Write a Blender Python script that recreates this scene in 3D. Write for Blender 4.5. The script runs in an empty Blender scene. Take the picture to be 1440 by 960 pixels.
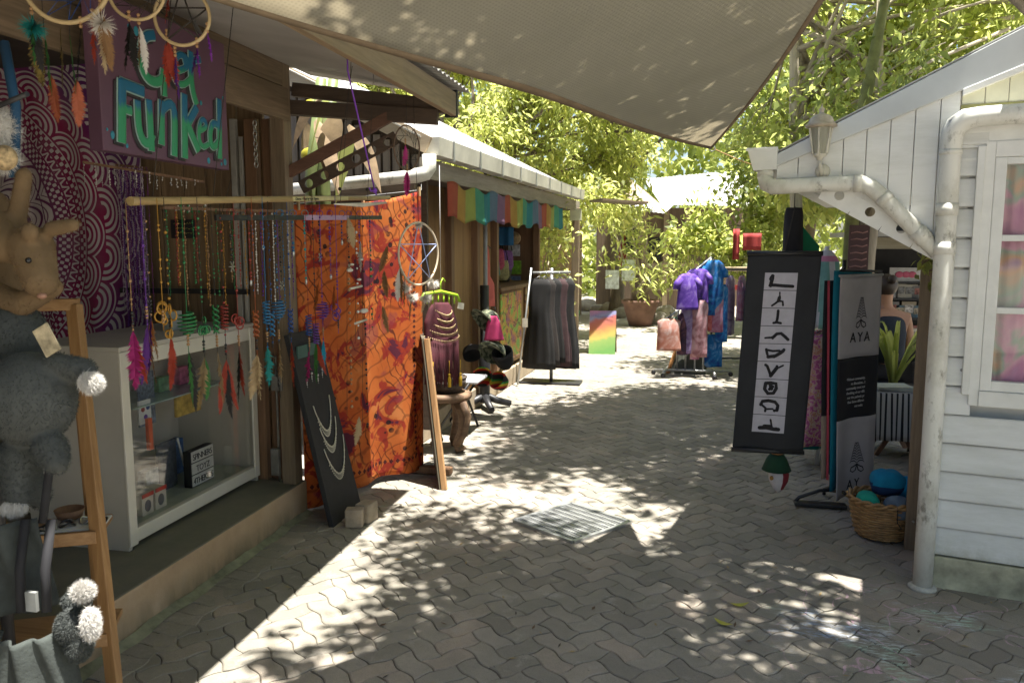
import bpy, bmesh, math, random
import numpy as np
from mathutils import Vector, Matrix, noise
R = math.radians
PI = math.pi
SC = bpy.context.scene
COL = SC.collection

# ------------------------------------------------------------------ camera
FPX, CX, CY, HEYE = 1120.0, 720.0, 480.0, 1.6
YAW, PITCH = R(12.0066), R(7.0243)
_r = Vector((math.cos(YAW), math.sin(YAW), 0))
_fh = Vector((-math.sin(YAW), math.cos(YAW), 0))
_d = _fh * math.cos(PITCH) + Vector((0, 0, -math.sin(PITCH)))
_u = _r.cross(_d)
EYE = Vector((0, 0, HEYE))
cam_d = bpy.data.cameras.new('camera')
cam = bpy.data.objects.new('camera', cam_d)
COL.objects.link(cam)
cam_d.sensor_width = 36
cam_d.lens = 28.0
cam_d.clip_start = 0.05
cam_d.clip_end = 600
cam_d.dof.use_dof = True
cam_d.dof.focus_distance = 4.6
cam_d.dof.aperture_fstop = 7.0
cam.matrix_world = Matrix(((_r.x, _u.x, -_d.x, 0), (_r.y, _u.y, -_d.y, 0), (_r.z, _u.z, -_d.z, HEYE), (0, 0, 0, 1)))
SC.camera = cam

# ------------------------------------------------------------------ light
SUNV = Vector((0.19, -0.07, 1.0)).normalized()       # towards the sun
w = bpy.data.worlds.new('World'); SC.world = w; w.use_nodes = True
nt = w.node_tree
bg = nt.nodes['Background']
sky = nt.nodes.new('ShaderNodeTexSky')
sky.sky_type = 'NISHITA'
sky.sun_disc = False
sky.sun_elevation = math.asin(SUNV.z)
sky.sun_rotation = math.atan2(SUNV.x, SUNV.y)
sky.air_density = 1.0
sky.dust_density = 2.0
nt.links.new(sky.outputs[0], bg.inputs[0])
bg.inputs[1].default_value = 0.066
sl = bpy.data.lights.new('sun', 'SUN')
sl.energy = 5.0
sl.angle = R(0.53)
sl.color = (1.0, 0.955, 0.88)
so = bpy.data.objects.new('sun', sl)
COL.objects.link(so)
so.rotation_euler = SUNV.to_track_quat('Z', 'Y').to_euler()
so.location = (2, -1, 12)
SC.view_settings.view_transform = 'Standard'
SC.view_settings.look = 'None'
SC.view_settings.exposure = 1.82
SC.view_settings.gamma = 1.0
SC.view_settings.use_curve_mapping = False
SC.render.engine = 'CYCLES'
cy = SC.cycles
cy.use_denoising = True
cy.max_bounces = 8
cy.diffuse_bounces = 4
cy.glossy_bounces = 3
cy.transmission_bounces = 6
cy.transparent_max_bounces = 12
cy.sample_clamp_indirect = 6
cy.caustics_reflective = False
cy.caustics_refractive = False

# ------------------------------------------------------------------ helpers
rnd = random.Random(7)
def V(*a): return Vector(a if len(a) > 1 else a[0])

def P(px, py, Y=None, X=None, Z=None):
    "a point of the photograph taken to a known depth (Y), side distance (X) or height (Z) in the place"
    v = _r * ((px - CX) / FPX) + _u * ((CY - py) / FPX) + _d
    if Y is not None: t = Y / v.y
    elif X is not None: t = X / v.x
    else: t = (Z - HEYE) / v.z
    return EYE + v * t

def PP(px, py, p, n):
    v = _r * ((px - CX) / FPX) + _u * ((CY - py) / FPX) + _d
    return EYE + v * ((Vector(p) - EYE).dot(n) / v.dot(n))

WM = {}          # world matrix of every object made here
def tag(o, label, cat, group=None, kind=None):
    if label: o['label'] = label
    if cat: o['category'] = cat
    if group: o['group'] = group
    if kind: o['kind'] = kind
    return o

def T(name, label, cat, loc=(0, 0, 0), group=None, rz=0):
    o = bpy.data.objects.new(name, None)
    o.empty_display_size = 0.1
    COL.objects.link(o)
    o.location = loc
    o.rotation_euler = (0, 0, rz)
    WM[o.name] = Matrix.Translation(Vector(loc)) @ Matrix.Rotation(rz, 4, 'Z')
    return tag(o, label, cat, group)

def dup(root, loc, rz=0, label=None, group=None):
    r = root.copy(); COL.objects.link(r); r.location = loc; r.rotation_euler = (0, 0, rz)
    WM[r.name] = Matrix.Translation(Vector(loc)) @ Matrix.Rotation(rz, 4, 'Z')
    if label: r['label'] = label
    if group: r['group'] = group
    for ch in list(root.children):
        c = ch.copy(); COL.objects.link(c); c.parent = r
        for g in list(ch.children):
            d = g.copy(); COL.objects.link(d); d.parent = c
    return r

class B:
    "collects shapes (world coordinates) for ONE mesh"
    def __init__(s):
        s.bm = bmesh.new(); s.mi = 0
    def _f(s, vs):
        try:
            f = s.bm.faces.new(vs); f.material_index = s.mi; return f
        except ValueError:
            return None
    def box(s, c, size, rz=0, M=None):
        if M is None: M = Matrix.Translation(Vector(c)) @ Matrix.Rotation(rz, 4, 'Z')
        x, y, z = size[0] / 2, size[1] / 2, size[2] / 2
        vs = [s.bm.verts.new(M @ Vector(p)) for p in ((-x, -y, -z), (x, -y, -z), (x, y, -z), (-x, y, -z), (-x, -y, z), (x, -y, z), (x, y, z), (-x, y, z))]
        for q in ((0, 3, 2, 1), (4, 5, 6, 7), (0, 1, 5, 4), (1, 2, 6, 5), (2, 3, 7, 6), (3, 0, 4, 7)):
            s._f([vs[i] for i in q])
        return s
    def span(s, a, b):
        a, b = Vector(a), Vector(b)
        return s.box((a + b) / 2, [abs(b[i] - a[i]) for i in range(3)])
    def bar(s, a, b, w, h, up=(0, 0, 1)):
        a, b = Vector(a), Vector(b)
        d = (b - a); L = d.length; d.normalize()
        up = Vector(up)
        if abs(d.dot(up)) > 0.99: up = Vector((0, 1, 0)) if abs(d.y) < .9 else Vector((1, 0, 0))
        sd = d.cross(up).normalized(); up = sd.cross(d)
        M = Matrix(((d.x, sd.x, up.x, 0), (d.y, sd.y, up.y, 0), (d.z, sd.z, up.z, 0), (0, 0, 0, 1)))
        M.translation = (a + b) / 2
        return s.box(None, (L, w, h), M=M)
    def tube(s, pts, r, seg=8, closed=False, caps=True):
        pts = [Vector(p) for p in pts]; n = len(pts)
        rs = r if isinstance(r, (list, tuple)) else [r] * n
        rings = []; ref = None
        for i, p in enumerate(pts):
            a = pts[i - 1] if (i > 0 or closed) else p
            b = pts[(i + 1) % n] if (i < n - 1 or closed) else p
            t = (b - a)
            t = t.normalized() if t.length > 1e-9 else Vector((0, 0, 1))
            if ref is None:
                ref = Vector((0, 0, 1)) if abs(t.z) < .9 else Vector((1, 0, 0))
            x = (ref - t * ref.dot(t))
            x = x.normalized() if x.length > 1e-6 else t.orthogonal().normalized()
            y = t.cross(x); ref = x
            rings.append([s.bm.verts.new(p + (x * math.cos(k * 2 * PI / seg) + y * math.sin(k * 2 * PI / seg)) * rs[i]) for k in range(seg)])
        for i in range(n if closed else n - 1):
            A, C = rings[i], rings[(i + 1) % n]
            for k in range(seg):
                f = s._f([A[k], A[(k + 1) % seg], C[(k + 1) % seg], C[k]])
                if f: f.smooth = True
        if caps and not closed:
            s._f(rings[0][::-1]); s._f(rings[-1])
        return s
    def lathe(s, prof, c=(0, 0, 0), seg=24, M=None, cap=True):
        M = M or Matrix.Translation(Vector(c))
        rings = [[s.bm.verts.new(M @ Vector((r * math.cos(k * 2 * PI / seg), r * math.sin(k * 2 * PI / seg), z))) for k in range(seg)] for r, z in prof]
        for A, C in zip(rings, rings[1:]):
            for k in range(seg):
                f = s._f([A[k], A[(k + 1) % seg], C[(k + 1) % seg], C[k]])
                if f: f.smooth = True
        if cap:
            s._f(rings[0][::-1]); s._f(rings[-1])
        return s
    def ball(s, c, r, seg=12, rings=8, M=None):
        rr = r if isinstance(r, (tuple, list)) else (r, r, r)
        M = (M or Matrix.Identity(4))
        mm = Matrix.Translation(Vector(c)) @ M @ Matrix.Diagonal((rr[0], rr[1], rr[2], 1))
        prof = [(max(1e-4, math.sin(PI * i / rings)), -math.cos(PI * i / rings)) for i in range(rings + 1)]
        return s.lathe(prof, M=mm, seg=seg, cap=False)
    def grid(s, fn, nu, nv, smooth=True, mi=None):
        vs = [[s.bm.verts.new(Vector(fn(i / nu, j / nv))) for j in range(nv + 1)] for i in range(nu + 1)]
        for i in range(nu):
            for j in range(nv):
                f = s._f([vs[i][j], vs[i + 1][j], vs[i + 1][j + 1], vs[i][j + 1]])
                if f:
                    f.smooth = smooth
                    if mi: f.material_index = mi(i / nu, j / nv)
        return s
    def poly(s, pts, thick=None, axis=None):
        "planar polygon, optionally extruded by the vector axis"
        vs = [s.bm.verts.new(Vector(p)) for p in pts]
        s._f(vs)
        if axis is not None:
            ax = Vector(axis)
            v2 = [s.bm.verts.new(v.co + ax) for v in vs]
            s._f(v2[::-1])
            n = len(vs)
            for i in range(n): s._f([vs[i], v2[i], v2[(i + 1) % n], vs[(i + 1) % n]])
        return s
    def obj(s, name, mats, parent=None, label=None, cat=None, group=None, kind=None, loc=None, bev=0, solid=0, sub=0, recalc=True, off=0):
        me = bpy.data.meshes.new(name)
        if recalc: bmesh.ops.recalc_face_normals(s.bm, faces=s.bm.faces)
        if parent is not None:
            M = WM[parent.name]
        else:
            M = Matrix.Translation(Vector(loc)) if loc is not None else Matrix.Identity(4)
        s.bm.transform(M.inverted())
        s.bm.to_mesh(me); s.bm.free()
        o = bpy.data.objects.new(name, me)
        COL.objects.link(o)
        for m in (mats if isinstance(mats, (list, tuple)) else [mats]): me.materials.append(m)
        if parent is not None:
            o.parent = parent
        elif loc is not None:
            o.location = loc
        WM[o.name] = M
        if solid:
            m = o.modifiers.new('s', 'SOLIDIFY'); m.thickness = solid; m.offset = off
        if bev:
            m = o.modifiers.new('b', 'BEVEL'); m.width = bev; m.segments = 2; m.limit_method = 'ANGLE'; m.angle_limit = R(40)
        if sub:
            m = o.modifiers.new('u', 'SUBSURF'); m.levels = sub; m.render_levels = sub
        return tag(o, label, cat, group, kind)

def raw(name, verts, faces, mats, parent=None, mis=None, label=None, cat=None, group=None, kind=None, loc=None, smooth=False):
    me = bpy.data.meshes.new(name)
    M = WM[parent.name] if parent is not None else (Matrix.Translation(Vector(loc)) if loc is not None else Matrix.Identity(4))
    Mi = np.array(M.inverted())
    v = np.asarray(verts, dtype=float)
    v = v @ Mi[:3, :3].T + Mi[:3, 3]
    me.from_pydata(v.tolist(), [], faces)
    o = bpy.data.objects.new(name, me); COL.objects.link(o)
    for m in (mats if isinstance(mats, (list, tuple)) else [mats]): me.materials.append(m)
    if mis is not None: me.polygons.foreach_set('material_index', mis)
    if smooth: me.polygons.foreach_set('use_smooth', [True] * len(me.polygons))
    if parent is not None: o.parent = parent
    elif loc is not None: o.location = loc
    WM[o.name] = M
    return tag(o, label, cat, group, kind)

# ------------------------------------------------------------------ materials
class NT:
    "little helper to write node trees as expressions"
    def __init__(s, name):
        s.m = bpy.data.materials.new(name); s.m.use_nodes = True
        s.t = s.m.node_tree; s.b = s.t.nodes['Principled BSDF']; s.out = s.t.nodes['Material Output']
        s._tc = None
    def n(s, typ, **kw):
        x = s.t.nodes.new('ShaderNode' + typ)
        for k, v in kw.items(): setattr(x, k, v)
        return x
    def put(s, sock, v):
        if v is None: return
        if isinstance(v, bpy.types.NodeSocket): s.t.links.new(v, sock)
        elif isinstance(v, (tuple, list)):
            sock.default_value = (*v, 1.0) if len(v) == 3 and len(sock.default_value) == 4 else v
        else: sock.default_value = v
    def co(s):
        if s._tc is None: s._tc = s.n('TexCoord').outputs['Object']
        return s._tc
    def xyz(s, v=None):
        x = s.n('SeparateXYZ'); s.put(x.inputs[0], v or s.co()); return x.outputs
    def vec(s, x, y, z=0.0):
        c = s.n('CombineXYZ')
        for i, q in enumerate((x, y, z)): s.put(c.inputs[i], q)
        return c.outputs[0]
    def m_(s, op, a, b=None, c=None):
        x = s.n('Math', operation=op)
        s.put(x.inputs[0], a)
        if b is not None: s.put(x.inputs[1], b)
        if c is not None: s.put(x.inputs[2], c)
        return x.outputs[0]
    def map(s, v=None, scale=(1, 1, 1), loc=(0, 0, 0), rot=(0, 0, 0)):
        x = s.n('Mapping'); s.put(x.inputs[0], v or s.co())
        x.inputs['Scale'].default_value = scale; x.inputs['Location'].default_value = loc; x.inputs['Rotation'].default_value = rot
        return x.outputs[0]
    def noise(s, v=None, scale=5, det=4, rough=.55, dist=0, col=False):
        x = s.n('TexNoise'); s.put(x.inputs['Vector'], v or s.co())
        x.inputs['Scale'].default_value = scale; x.inputs['Detail'].default_value = det
        x.inputs['Roughness'].default_value = rough; x.inputs['Distortion'].default_value = dist
        return x.outputs['Color' if col else 'Fac']
    def vor(s, v=None, scale=5, feat='F1', out='Distance', rand=1.0):
        x = s.n('TexVoronoi', feature=feat); s.put(x.inputs['Vector'], v or s.co())
        x.inputs['Scale'].default_value = scale; x.inputs['Randomness'].default_value = rand
        return x.outputs[out]
    def wave(s, v=None, scale=5, dist=2, det=2, dscale=1, typ='BANDS', axis='X'):
        x = s.n('TexWave', wave_type=typ); s.put(x.inputs['Vector'], v or s.co())
        if typ == 'BANDS': x.bands_direction = axis
        x.inputs['Scale'].default_value = scale; x.inputs['Distortion'].default_value = dist
        x.inputs['Detail'].default_value = det; x.inputs['Detail Scale'].default_value = dscale
        return x.outputs['Fac']
    def ramp(s, f, stops, interp='LINEAR'):
        x = s.n('ValToRGB'); s.put(x.inputs[0], f); cr = x.color_ramp; cr.interpolation = interp
        while len(cr.elements) < len(stops): cr.elements.new(.5)
        for e, (p, c) in zip(cr.elements, stops):
            e.position = p; e.color = (*c, 1) if isinstance(c, (tuple, list)) else (c, c, c, 1)
        return x.outputs[0]
    def mix(s, f, a, b, typ='MIX'):
        x = s.n('Mix', data_type='RGBA', blend_type=typ)
        s.put(x.inputs[0], f); s.put(x.inputs[6], a); s.put(x.inputs[7], b)
        return x.outputs[2]
    def bump(s, h, strength=.3, dist=.01):
        x = s.n('Bump'); s.put(x.inputs['Height'], h); x.inputs['Strength'].default_value = strength; x.inputs['Distance'].default_value = dist
        s.t.links.new(x.outputs[0], s.b.inputs['Normal']); return x
    def done(s, col=None, rough=.6, metal=0, spec=None, transl=0, tcol=None):
        s.put(s.b.inputs['Base Color'], col); s.put(s.b.inputs['Roughness'], rough); s.put(s.b.inputs['Metallic'], metal)
        if spec is not None: s.b.inputs['Specular IOR Level'].default_value = spec
        if transl:
            tr = s.n('BsdfTranslucent'); s.put(tr.inputs[0], tcol or col)
            mx = s.n('MixShader'); mx.inputs[0].default_value = transl
            s.t.links.new(s.b.outputs[0], mx.inputs[1]); s.t.links.new(tr.outputs[0], mx.inputs[2])
            s.t.links.new(mx.outputs[0], s.out.inputs['Surface'])
        return s.m

def lin(r, g, b):
    f = lambda c: (c / 255 / 12.92) if c / 255 <= .04045 else ((c / 255 + .055) / 1.055) ** 2.4
    return (f(r), f(g), f(b))
_mc = {}
def mat(name, col, rough=.6, var=.2, vs=6, bump=.15, bs=60, metal=0, spec=None, transl=0, stretch=(1, 1, 1), col2=None, bd=.004):
    if name in _mc: return _mc[name]
    k = NT(name)
    v = k.map(scale=stretch)
    f = k.noise(v, vs, 5, .6)
    lo = tuple(c * (1 - var) for c in col); hi = col2 or tuple(min(1, c * (1 + var)) for c in col)
    c = k.ramp(f, [(.3, lo), (.7, hi)])
    if bump: k.bump(k.noise(v, bs, 3, .6), bump, bd)
    _mc[name] = k.done(c, rough, metal, spec, transl)
    return _mc[name]

def wood(name, a, b, axis='Z', rough=.65, sc=1.0, dirt=0):
    if name in _mc: return _mc[name]
    k = NT(name)
    st = {'X': (.06, 1, 1), 'Y': (1, .06, 1), 'Z': (1, 1, .06)}[axis]
    v = k.map(scale=tuple(s * sc for s in st))
    g = k.noise(v, 55, 6, .65, .4)
    big = k.noise(k.map(scale=tuple(s * sc for s in st)), 9, 3, .5)
    c = k.ramp(g, [(.32, a), (.68, b)])
    c = k.mix(k.ramp(big, [(.4, 0.0), (.75, .55)]), c, tuple(q * .45 for q in a))
    if dirt:
        c = k.mix(k.ramp(k.noise(None, 3.5, 5, .7), [(.45, 0.0), (.8, dirt)]), c, (.16, .14, .11))
    k.bump(g, .25, .003)
    _mc[name] = k.done(c, rough)
    return _mc[name]
# ------------------------------------------------------------------ shared materials
def foliage(name, d, t, tr=.5, var=.35):
    k = NT(name)
    oi = k.n('NewGeometry').outputs['Random Per Island']
    lo = tuple(c * (1 - var) for c in d); hi = (d[0] * 1.5, d[1] * 1.25, d[2])
    c = k.ramp(oi, [(0, lo), (.75, d), (1, hi)])
    tc = k.ramp(oi, [(0, tuple(q * .6 for q in t)), (.7, t), (1, (t[0] * 1.25, t[1] * 1.1, t[2] * 1.2))])
    return k.done(c, .42, 0, .45, tr, tc)
LEAF_MANGO = foliage('leaf_yellow_green', (.15, .19, .055), (.84, .90, .28), .62)
LEAF_DARK = foliage('leaf_mid_green', (.10, .145, .045), (.62, .72, .2))
LEAF_FINE = foliage('leaf_fresh_green', (.12, .165, .045), (.74, .82, .24), .6)
LEAF_DRY = mat('dry_leaf', (.28, .2, .12), .8, .3, 12)
BARK = mat('bark', (.19, .15, .11), .9, .4, 10, .6, 30, stretch=(1, 1, .25), bd=.02)
BARK_PALE = mat('bark_pale', (.32, .28, .21), .9, .3, 10, .5, 30, stretch=(1, 1, .25), bd=.02)
BLACK = mat('black_paint', (.02, .02, .022), .45, .3, 20, .05)
BLACKCLOTH = mat('black_cloth', (.014, .014, .017), .85, .3, 8, .3, 250, bd=.001)
STEEL = mat('galvanised_steel', (.42, .43, .43), .42, .2, 9, .05, 40, metal=.7)
WPVC = None

def pvc():
    k = NT('white_pvc_pipe')
    n = k.noise(k.map(scale=(1, 1, .6)), 5, 6, .7)
    c = k.mix(k.ramp(n, [(.44, 0.0), (.72, .7)]), (.70, .70, .65), (.33, .31, .23))
    c = k.mix(k.ramp(k.noise(k.map(scale=(1, 1, .5), loc=(3, 1, 2)), 14, 6, .75), [(.56, 0.0), (.68, .7)]), c, (.1, .09, .06))
    k.bump(k.noise(None, 90, 3), .05, .002)
    return k.done(c, .42)
WPVC = pvc()
def white_boards():
    k = NT('white_weatherboard_paint')
    n = k.noise(k.map(scale=(.6, .6, 3)), 4, 6, .7)
    c = k.mix(k.ramp(n, [(.42, 0.0), (.8, .6)]), (.74, .75, .74), (.43, .44, .39))
    z = k.xyz()[2]
    low = k.m_('MULTIPLY', k.ramp(z, [(0.0, 1.0), (.28, 0.0)]), k.ramp(k.noise(None, 9, 5, .7), [(.4, 0.15), (.62, 1.0)]))
    c = k.mix(low, c, (.22, .22, .12))
    sp = k.ramp(k.vor(None, 8, 'F1'), [(.045, .8), (.075, 0.0)])
    c = k.mix(sp, c, (.12, .12, .11))
    k.bump(k.noise(k.map(scale=(1, 1, 6)), 30, 4), .12, .003)
    return k.done(c, .5)
WBOARD = white_boards()
WTRIM = mat('white_trim_paint', (.73, .74, .72), .5, .1, 6, .1, 40)
CREAM = mat('cream_gable_paint', (.66, .66, .5), .6, .15, 5, .1, 40)
OLIVE = mat('dark_olive_board', (.23, .23, .09), .8, .3, 8)  # dark olive tone varied by noise
GREYMETAL = mat('grey_flashing', (.5, .52, .52), .42, .1, 3, .03, 20, metal=.25)

# ------------------------------------------------------------------ ground and paving
def ground():
    k = NT('pale_dirt_ground')
    n = k.noise(None, 1.5, 6, .65); f = k.noise(None, 40, 4, .7)
    c = k.ramp(n, [(.3, (.30, .27, .22)), (.7, (.42, .385, .33))])
    c = k.mix(k.ramp(f, [(.35, .35), (.6, 0.0)]), c, (.17, .15, .12))
    k.bump(f, .5, .01)
    m = k.done(c, .9)
    b = B(); b.grid(lambda u, v: (-150 + 300 * u, -60 + 260 * v, -.012), 2, 2)
    b.obj('ground', m, kind='structure')
    b = B(); b.grid(lambda u, v: (-2.16 + 5.5 * u, 1.0 + 13.0 * v, -.0068), 2, 2)
    b.obj('paving_bed', mat('dark_joint_grit', (.12, .105, .082), .95, .4, 20, .5, 80), kind='structure')

    k = NT('concrete_paver')
    oi = k.n('NewGeometry').outputs['Random Per Island']
    base = k.ramp(oi, [(0, (.225, .20, .165)), (.35, (.31, .28, .23)), (.8, (.355, .315, .26)), (1, (.385, .315, .25))])
    n = k.noise(None, 2.2, 6, .7)
    c = k.mix(k.ramp(n, [(.35, .6), (.62, 0.0)]), base, (.17, .165, .135))
    st_ = k.noise(None, .75, 5, .65); c = k.mix(k.ramp(st_, [(.5, 0.0), (.68, .6)]), c, (.15, .15, .115))
    c = k.mix(k.ramp(k.noise(k.map(loc=(5, 3, 0)), 6, 6, .75), [(.56, 0.0), (.7, .7)]), c, (.40, .37, .32))
    g = k.noise(None, 260, 3, .8)
    c = k.mix(k.ramp(g, [(.35, .5), (.5, 0.0)]), c, (.11, .1, .085))
    c = k.mix(k.ramp(g, [(.62, 0.0), (.75, .45)]), c, (.52, .49, .44))
    # chalk scribbles near the white cottage
    x, y, z = k.xyz()
    st = k.noise(k.map(scale=(9, 42, 1), rot=(0, 0, .5)), 1.6, 4, .75)
    st2 = k.noise(k.map(scale=(40, 8, 1), rot=(0, 0, .3)), 1.3, 4, .75)
    area = k.ramp(k.noise(None, 2.6, 2, .5), [(.5, 0.0), (.58, 1.0)])
    ring = k.m_('LESS_THAN', k.m_('ABSOLUTE', k.m_('SUBTRACT', k.noise(k.map(loc=(3, 1, 0)), 3.2, 1.5, .4), .5)), .006)
    inx = k.m_('MULTIPLY', k.ramp(k.m_('MULTIPLY', k.m_('ADD', x, -.3), .8), [(0.0, 0.0), (.35, 1.0)]), k.ramp(k.m_('MULTIPLY', k.m_('SUBTRACT', 3.95, y), 1.2), [(0, 0.0), (.3, 1.0)]))
    ch = k.m_('MULTIPLY', k.m_('MULTIPLY', area, inx), k.ramp(st, [(.47, 0.0), (.6, .75)]))
    hue = k.ramp(k.noise(k.map(loc=(7, 2, 0)), 3.1, 1, .5), [(.36, (.35, .5, .75)), (.46, (.65, .68, .72)), (.54, (.4, .62, .45)), (.64, (.7, .4, .55))])
    c = k.mix(ch, c, hue)
    c = k.mix(k.m_('MULTIPLY', k.m_('MULTIPLY', ring, inx), k.ramp(st2, [(.4, 0.0), (.6, .6)])), c, (.7, .42, .55))
    k.bump(k.m_('ADD', g, k.m_('MULTIPLY', k.noise(None, 45, 4, .7), 1.6)), .35, .004)
    pm = k.done(c, .85)
    W, L, J, A, PER = .092, .184, .002, .0085, .165
    verts, faces = [], []
    r = random.Random(3)
    def warp(x, y):
        return x + A * math.sin(2 * PI * y / PER), y + A * math.sin(2 * PI * x / PER)
    ang = R(47); ca, sa = math.cos(ang), math.sin(ang)
    def paver(x0, y0, lx, ly, rot, keep):
        n1, n2 = (8, 5) if lx > ly else (5, 8)
        x0 += J; y0 += J; lx -= 2 * J; ly -= 2 * J
        out = [(x0 + lx * i / n1, y0) for i in range(n1)] + [(x0 + lx, y0 + ly * i / n2) for i in range(n2)] + [(x0 + lx * (1 - i / n1), y0 + ly) for i in range(n1)] + [(x0, y0 + ly * (1 - i / n2)) for i in range(n2)]
        out = [warp(*p) for p in out]
        if rot: out = [(p[0] * ca - p[1] * sa, p[0] * sa + p[1] * ca) for p in out]
        cx = sum(p[0] for p in out) / len(out); cyy = sum(p[1] for p in out) / len(out)
        if not keep(cx, cyy): return
        n = len(out); b0 = len(verts)
        tx, ty, dz = r.gauss(0, .007), r.gauss(0, .007), r.gauss(0, .0009)
        def zz(px, py): return dz + tx * (px - cx) + ty * (py - cyy)
        for px, py in out: verts.append((px, py, -.014))
        for px, py in out: verts.append((px, py, zz(px, py) - .0034 + (0 if rot else .002)))
        for px, py in out:
            dx, dy = cx - px, cyy - py; l = math.hypot(dx, dy)
            qx, qy = px + dx / l * .0055, py + dy / l * .0055
            verts.append((qx, qy, zz(qx, qy) + (0 if rot else .002)))
        for q in range(2):
            for i in range(n):
                j = (i + 1) % n
                faces.append((b0 + q * n + i, b0 + q * n + j, b0 + q * n + n + j, b0 + q * n + n + i))
        faces.append(tuple(b0 + 2 * n + i for i in range(n)))
    XS = -1.925
    def keep(x, y): return XS - .15 < x < 3.4 and 1.2 < y < 14.0
    # herringbone, 2:1 units, rotated against the lane
    for i in range(-100, 165):
        for j in range(-78, 118):
            # stair pattern of the herringbone
            m = (i - j) % 4
            if m == 0: paver(i * W, j * W, L, W, True, keep)
            elif m == 3: paver(i * W, j * W, W, L, True, keep)
    # header course along the shop step
    y = 1.0
    while y < 14:
        paver(-2.16, y, L, W, False, lambda a, b: True); y += W
    raw('paving', verts, faces, pm, kind='structure')
    # thin mortar bed beside the header course is the ground sheet itself
ground()

# fallen leaves, drain grate
def grate():
    t = T('drain_grate', 'galvanised steel drain grate with rows of small bars set in the paving', 'drain grate', (-.57, 4.42, 0))
    pl, pr, pb, ptp = P(723, 733, Z=.003), P(895, 738, Z=.003), P(806, 763, Z=.003), P(803, 709, Z=.003)
    b = B()
    ex = (pb - pl); ey = (ptp - pl)
    N1, N2 = 26, 9
    for i in range(N1 + 1):
        a = pl + ex * (i / N1); b.bar(a + V(0, 0, .004), a + ey + V(0, 0, .004), .0065, .012)
    b.obj('bearing_bar', STEEL, t)
    b = B()
    for j in range(1, N2):
        a = pl + ey * (j / N2); b.bar(a + V(0, 0, .0045), a + ex + V(0, 0, .0045), .016, .014)
    b.obj('cross_bar', STEEL, t)
    b = B()
    q = [pl, pb, pb + ey, pl + ey]
    for i in range(4): b.bar(q[i] + V(0, 0, .004), q[(i + 1) % 4] + V(0, 0, .004), .024, .02)
    b.obj('frame', STEEL, t)
grate()
yl = mat('yellow_fallen_leaf', (.42, .4, .05), .6, .2, 20)
for i, (px, py, rz, lab) in enumerate([(1040, 851, .3, 'yellow fallen leaf lying nearer the cottage, the upper of two on the paving'), (1017, 877, 2.6, 'yellow fallen leaf lying on the paving nearest the camera')]):
    p = P(px, py, Z=.006); b = B()
    b.grid(lambda u, v: (p.x + (math.cos(rz) * (u - .5) * .09 - math.sin(rz) * (v - .5) * .03 * math.sin(PI * u + .02)), p.y + math.sin(rz) * (u - .5) * .09 + math.cos(rz) * (v - .5) * .03 * math.sin(PI * u + .02), p.z + .012 * (u - .5) ** 2 * 4 + .004), 8, 3)
    b.obj('fallen_leaf', yl, label=lab, cat='leaf', loc=p)

def litter():
    rr = random.Random(17); b = B()
    for i in range(420):
        x, y = rr.uniform(-1.9, 2.0), 2.0 + 8 * rr.random() ** 1.4
        a, L = rr.uniform(0, 6.28), rr.uniform(.006, .024); d = V(math.cos(a), math.sin(a), rr.uniform(-.15, .15)) * L; s = V(-math.sin(a), math.cos(a), 0) * L * rr.uniform(.15, .4); p = V(x, y, .0055)
        b.mi = i % 3; b.poly([p - d, p + s, p + d, p - s])
    b.obj('leaf_litter', [mat('litter_brown', (.12, .075, .04), .9), mat('litter_straw', (.3, .22, .1), .9), mat('litter_dark', (.05, .04, .03), .9)], kind='stuff')
litter()

# ------------------------------------------------------------------ first shop on the left
OLDWOOD = wood('weathered_timber', (.16, .115, .07), (.30, .22, .14), 'Y', dirt=.3)
WOODX = wood('weathered_timber_across', (.13, .095, .06), (.24, .175, .11), 'X', dirt=.3)
WOODZ = wood('weathered_timber_upright', (.15, .11, .07), (.28, .205, .13), 'Z', dirt=.35)
WARMWOOD = wood('warm_brown_timber', (.16, .085, .045), (.27, .15, .08), 'Z')
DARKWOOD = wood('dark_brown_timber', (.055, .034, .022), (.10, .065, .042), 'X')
BOARDS = wood('rough_brown_boards', (.15, .095, .05), (.33, .225, .125), 'Z', dirt=.25)
CORR = mat('corrugated_iron', (.34, .33, .31), .5, .25, 4, .05, 30, metal=.25)
CONC = None
def conc():
    k = NT('worn_concrete_step')
    n = k.noise(None, 3, 6, .7); f = k.noise(None, 60, 4, .7)
    c = k.ramp(n, [(.3, (.33, .225, .14)), (.55, (.42, .30, .19)), (.75, (.46, .35, .245))])
    z = k.xyz()[2]
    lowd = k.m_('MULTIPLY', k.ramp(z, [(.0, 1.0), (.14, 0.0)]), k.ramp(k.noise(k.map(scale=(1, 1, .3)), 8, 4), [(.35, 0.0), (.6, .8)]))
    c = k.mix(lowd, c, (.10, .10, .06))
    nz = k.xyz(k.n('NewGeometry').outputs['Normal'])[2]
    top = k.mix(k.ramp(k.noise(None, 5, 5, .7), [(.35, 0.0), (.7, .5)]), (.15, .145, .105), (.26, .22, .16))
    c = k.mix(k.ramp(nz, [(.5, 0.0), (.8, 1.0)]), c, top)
    k.bump(f, .3, .004)
    return k.done(c, .85)
CONC = conc()

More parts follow.
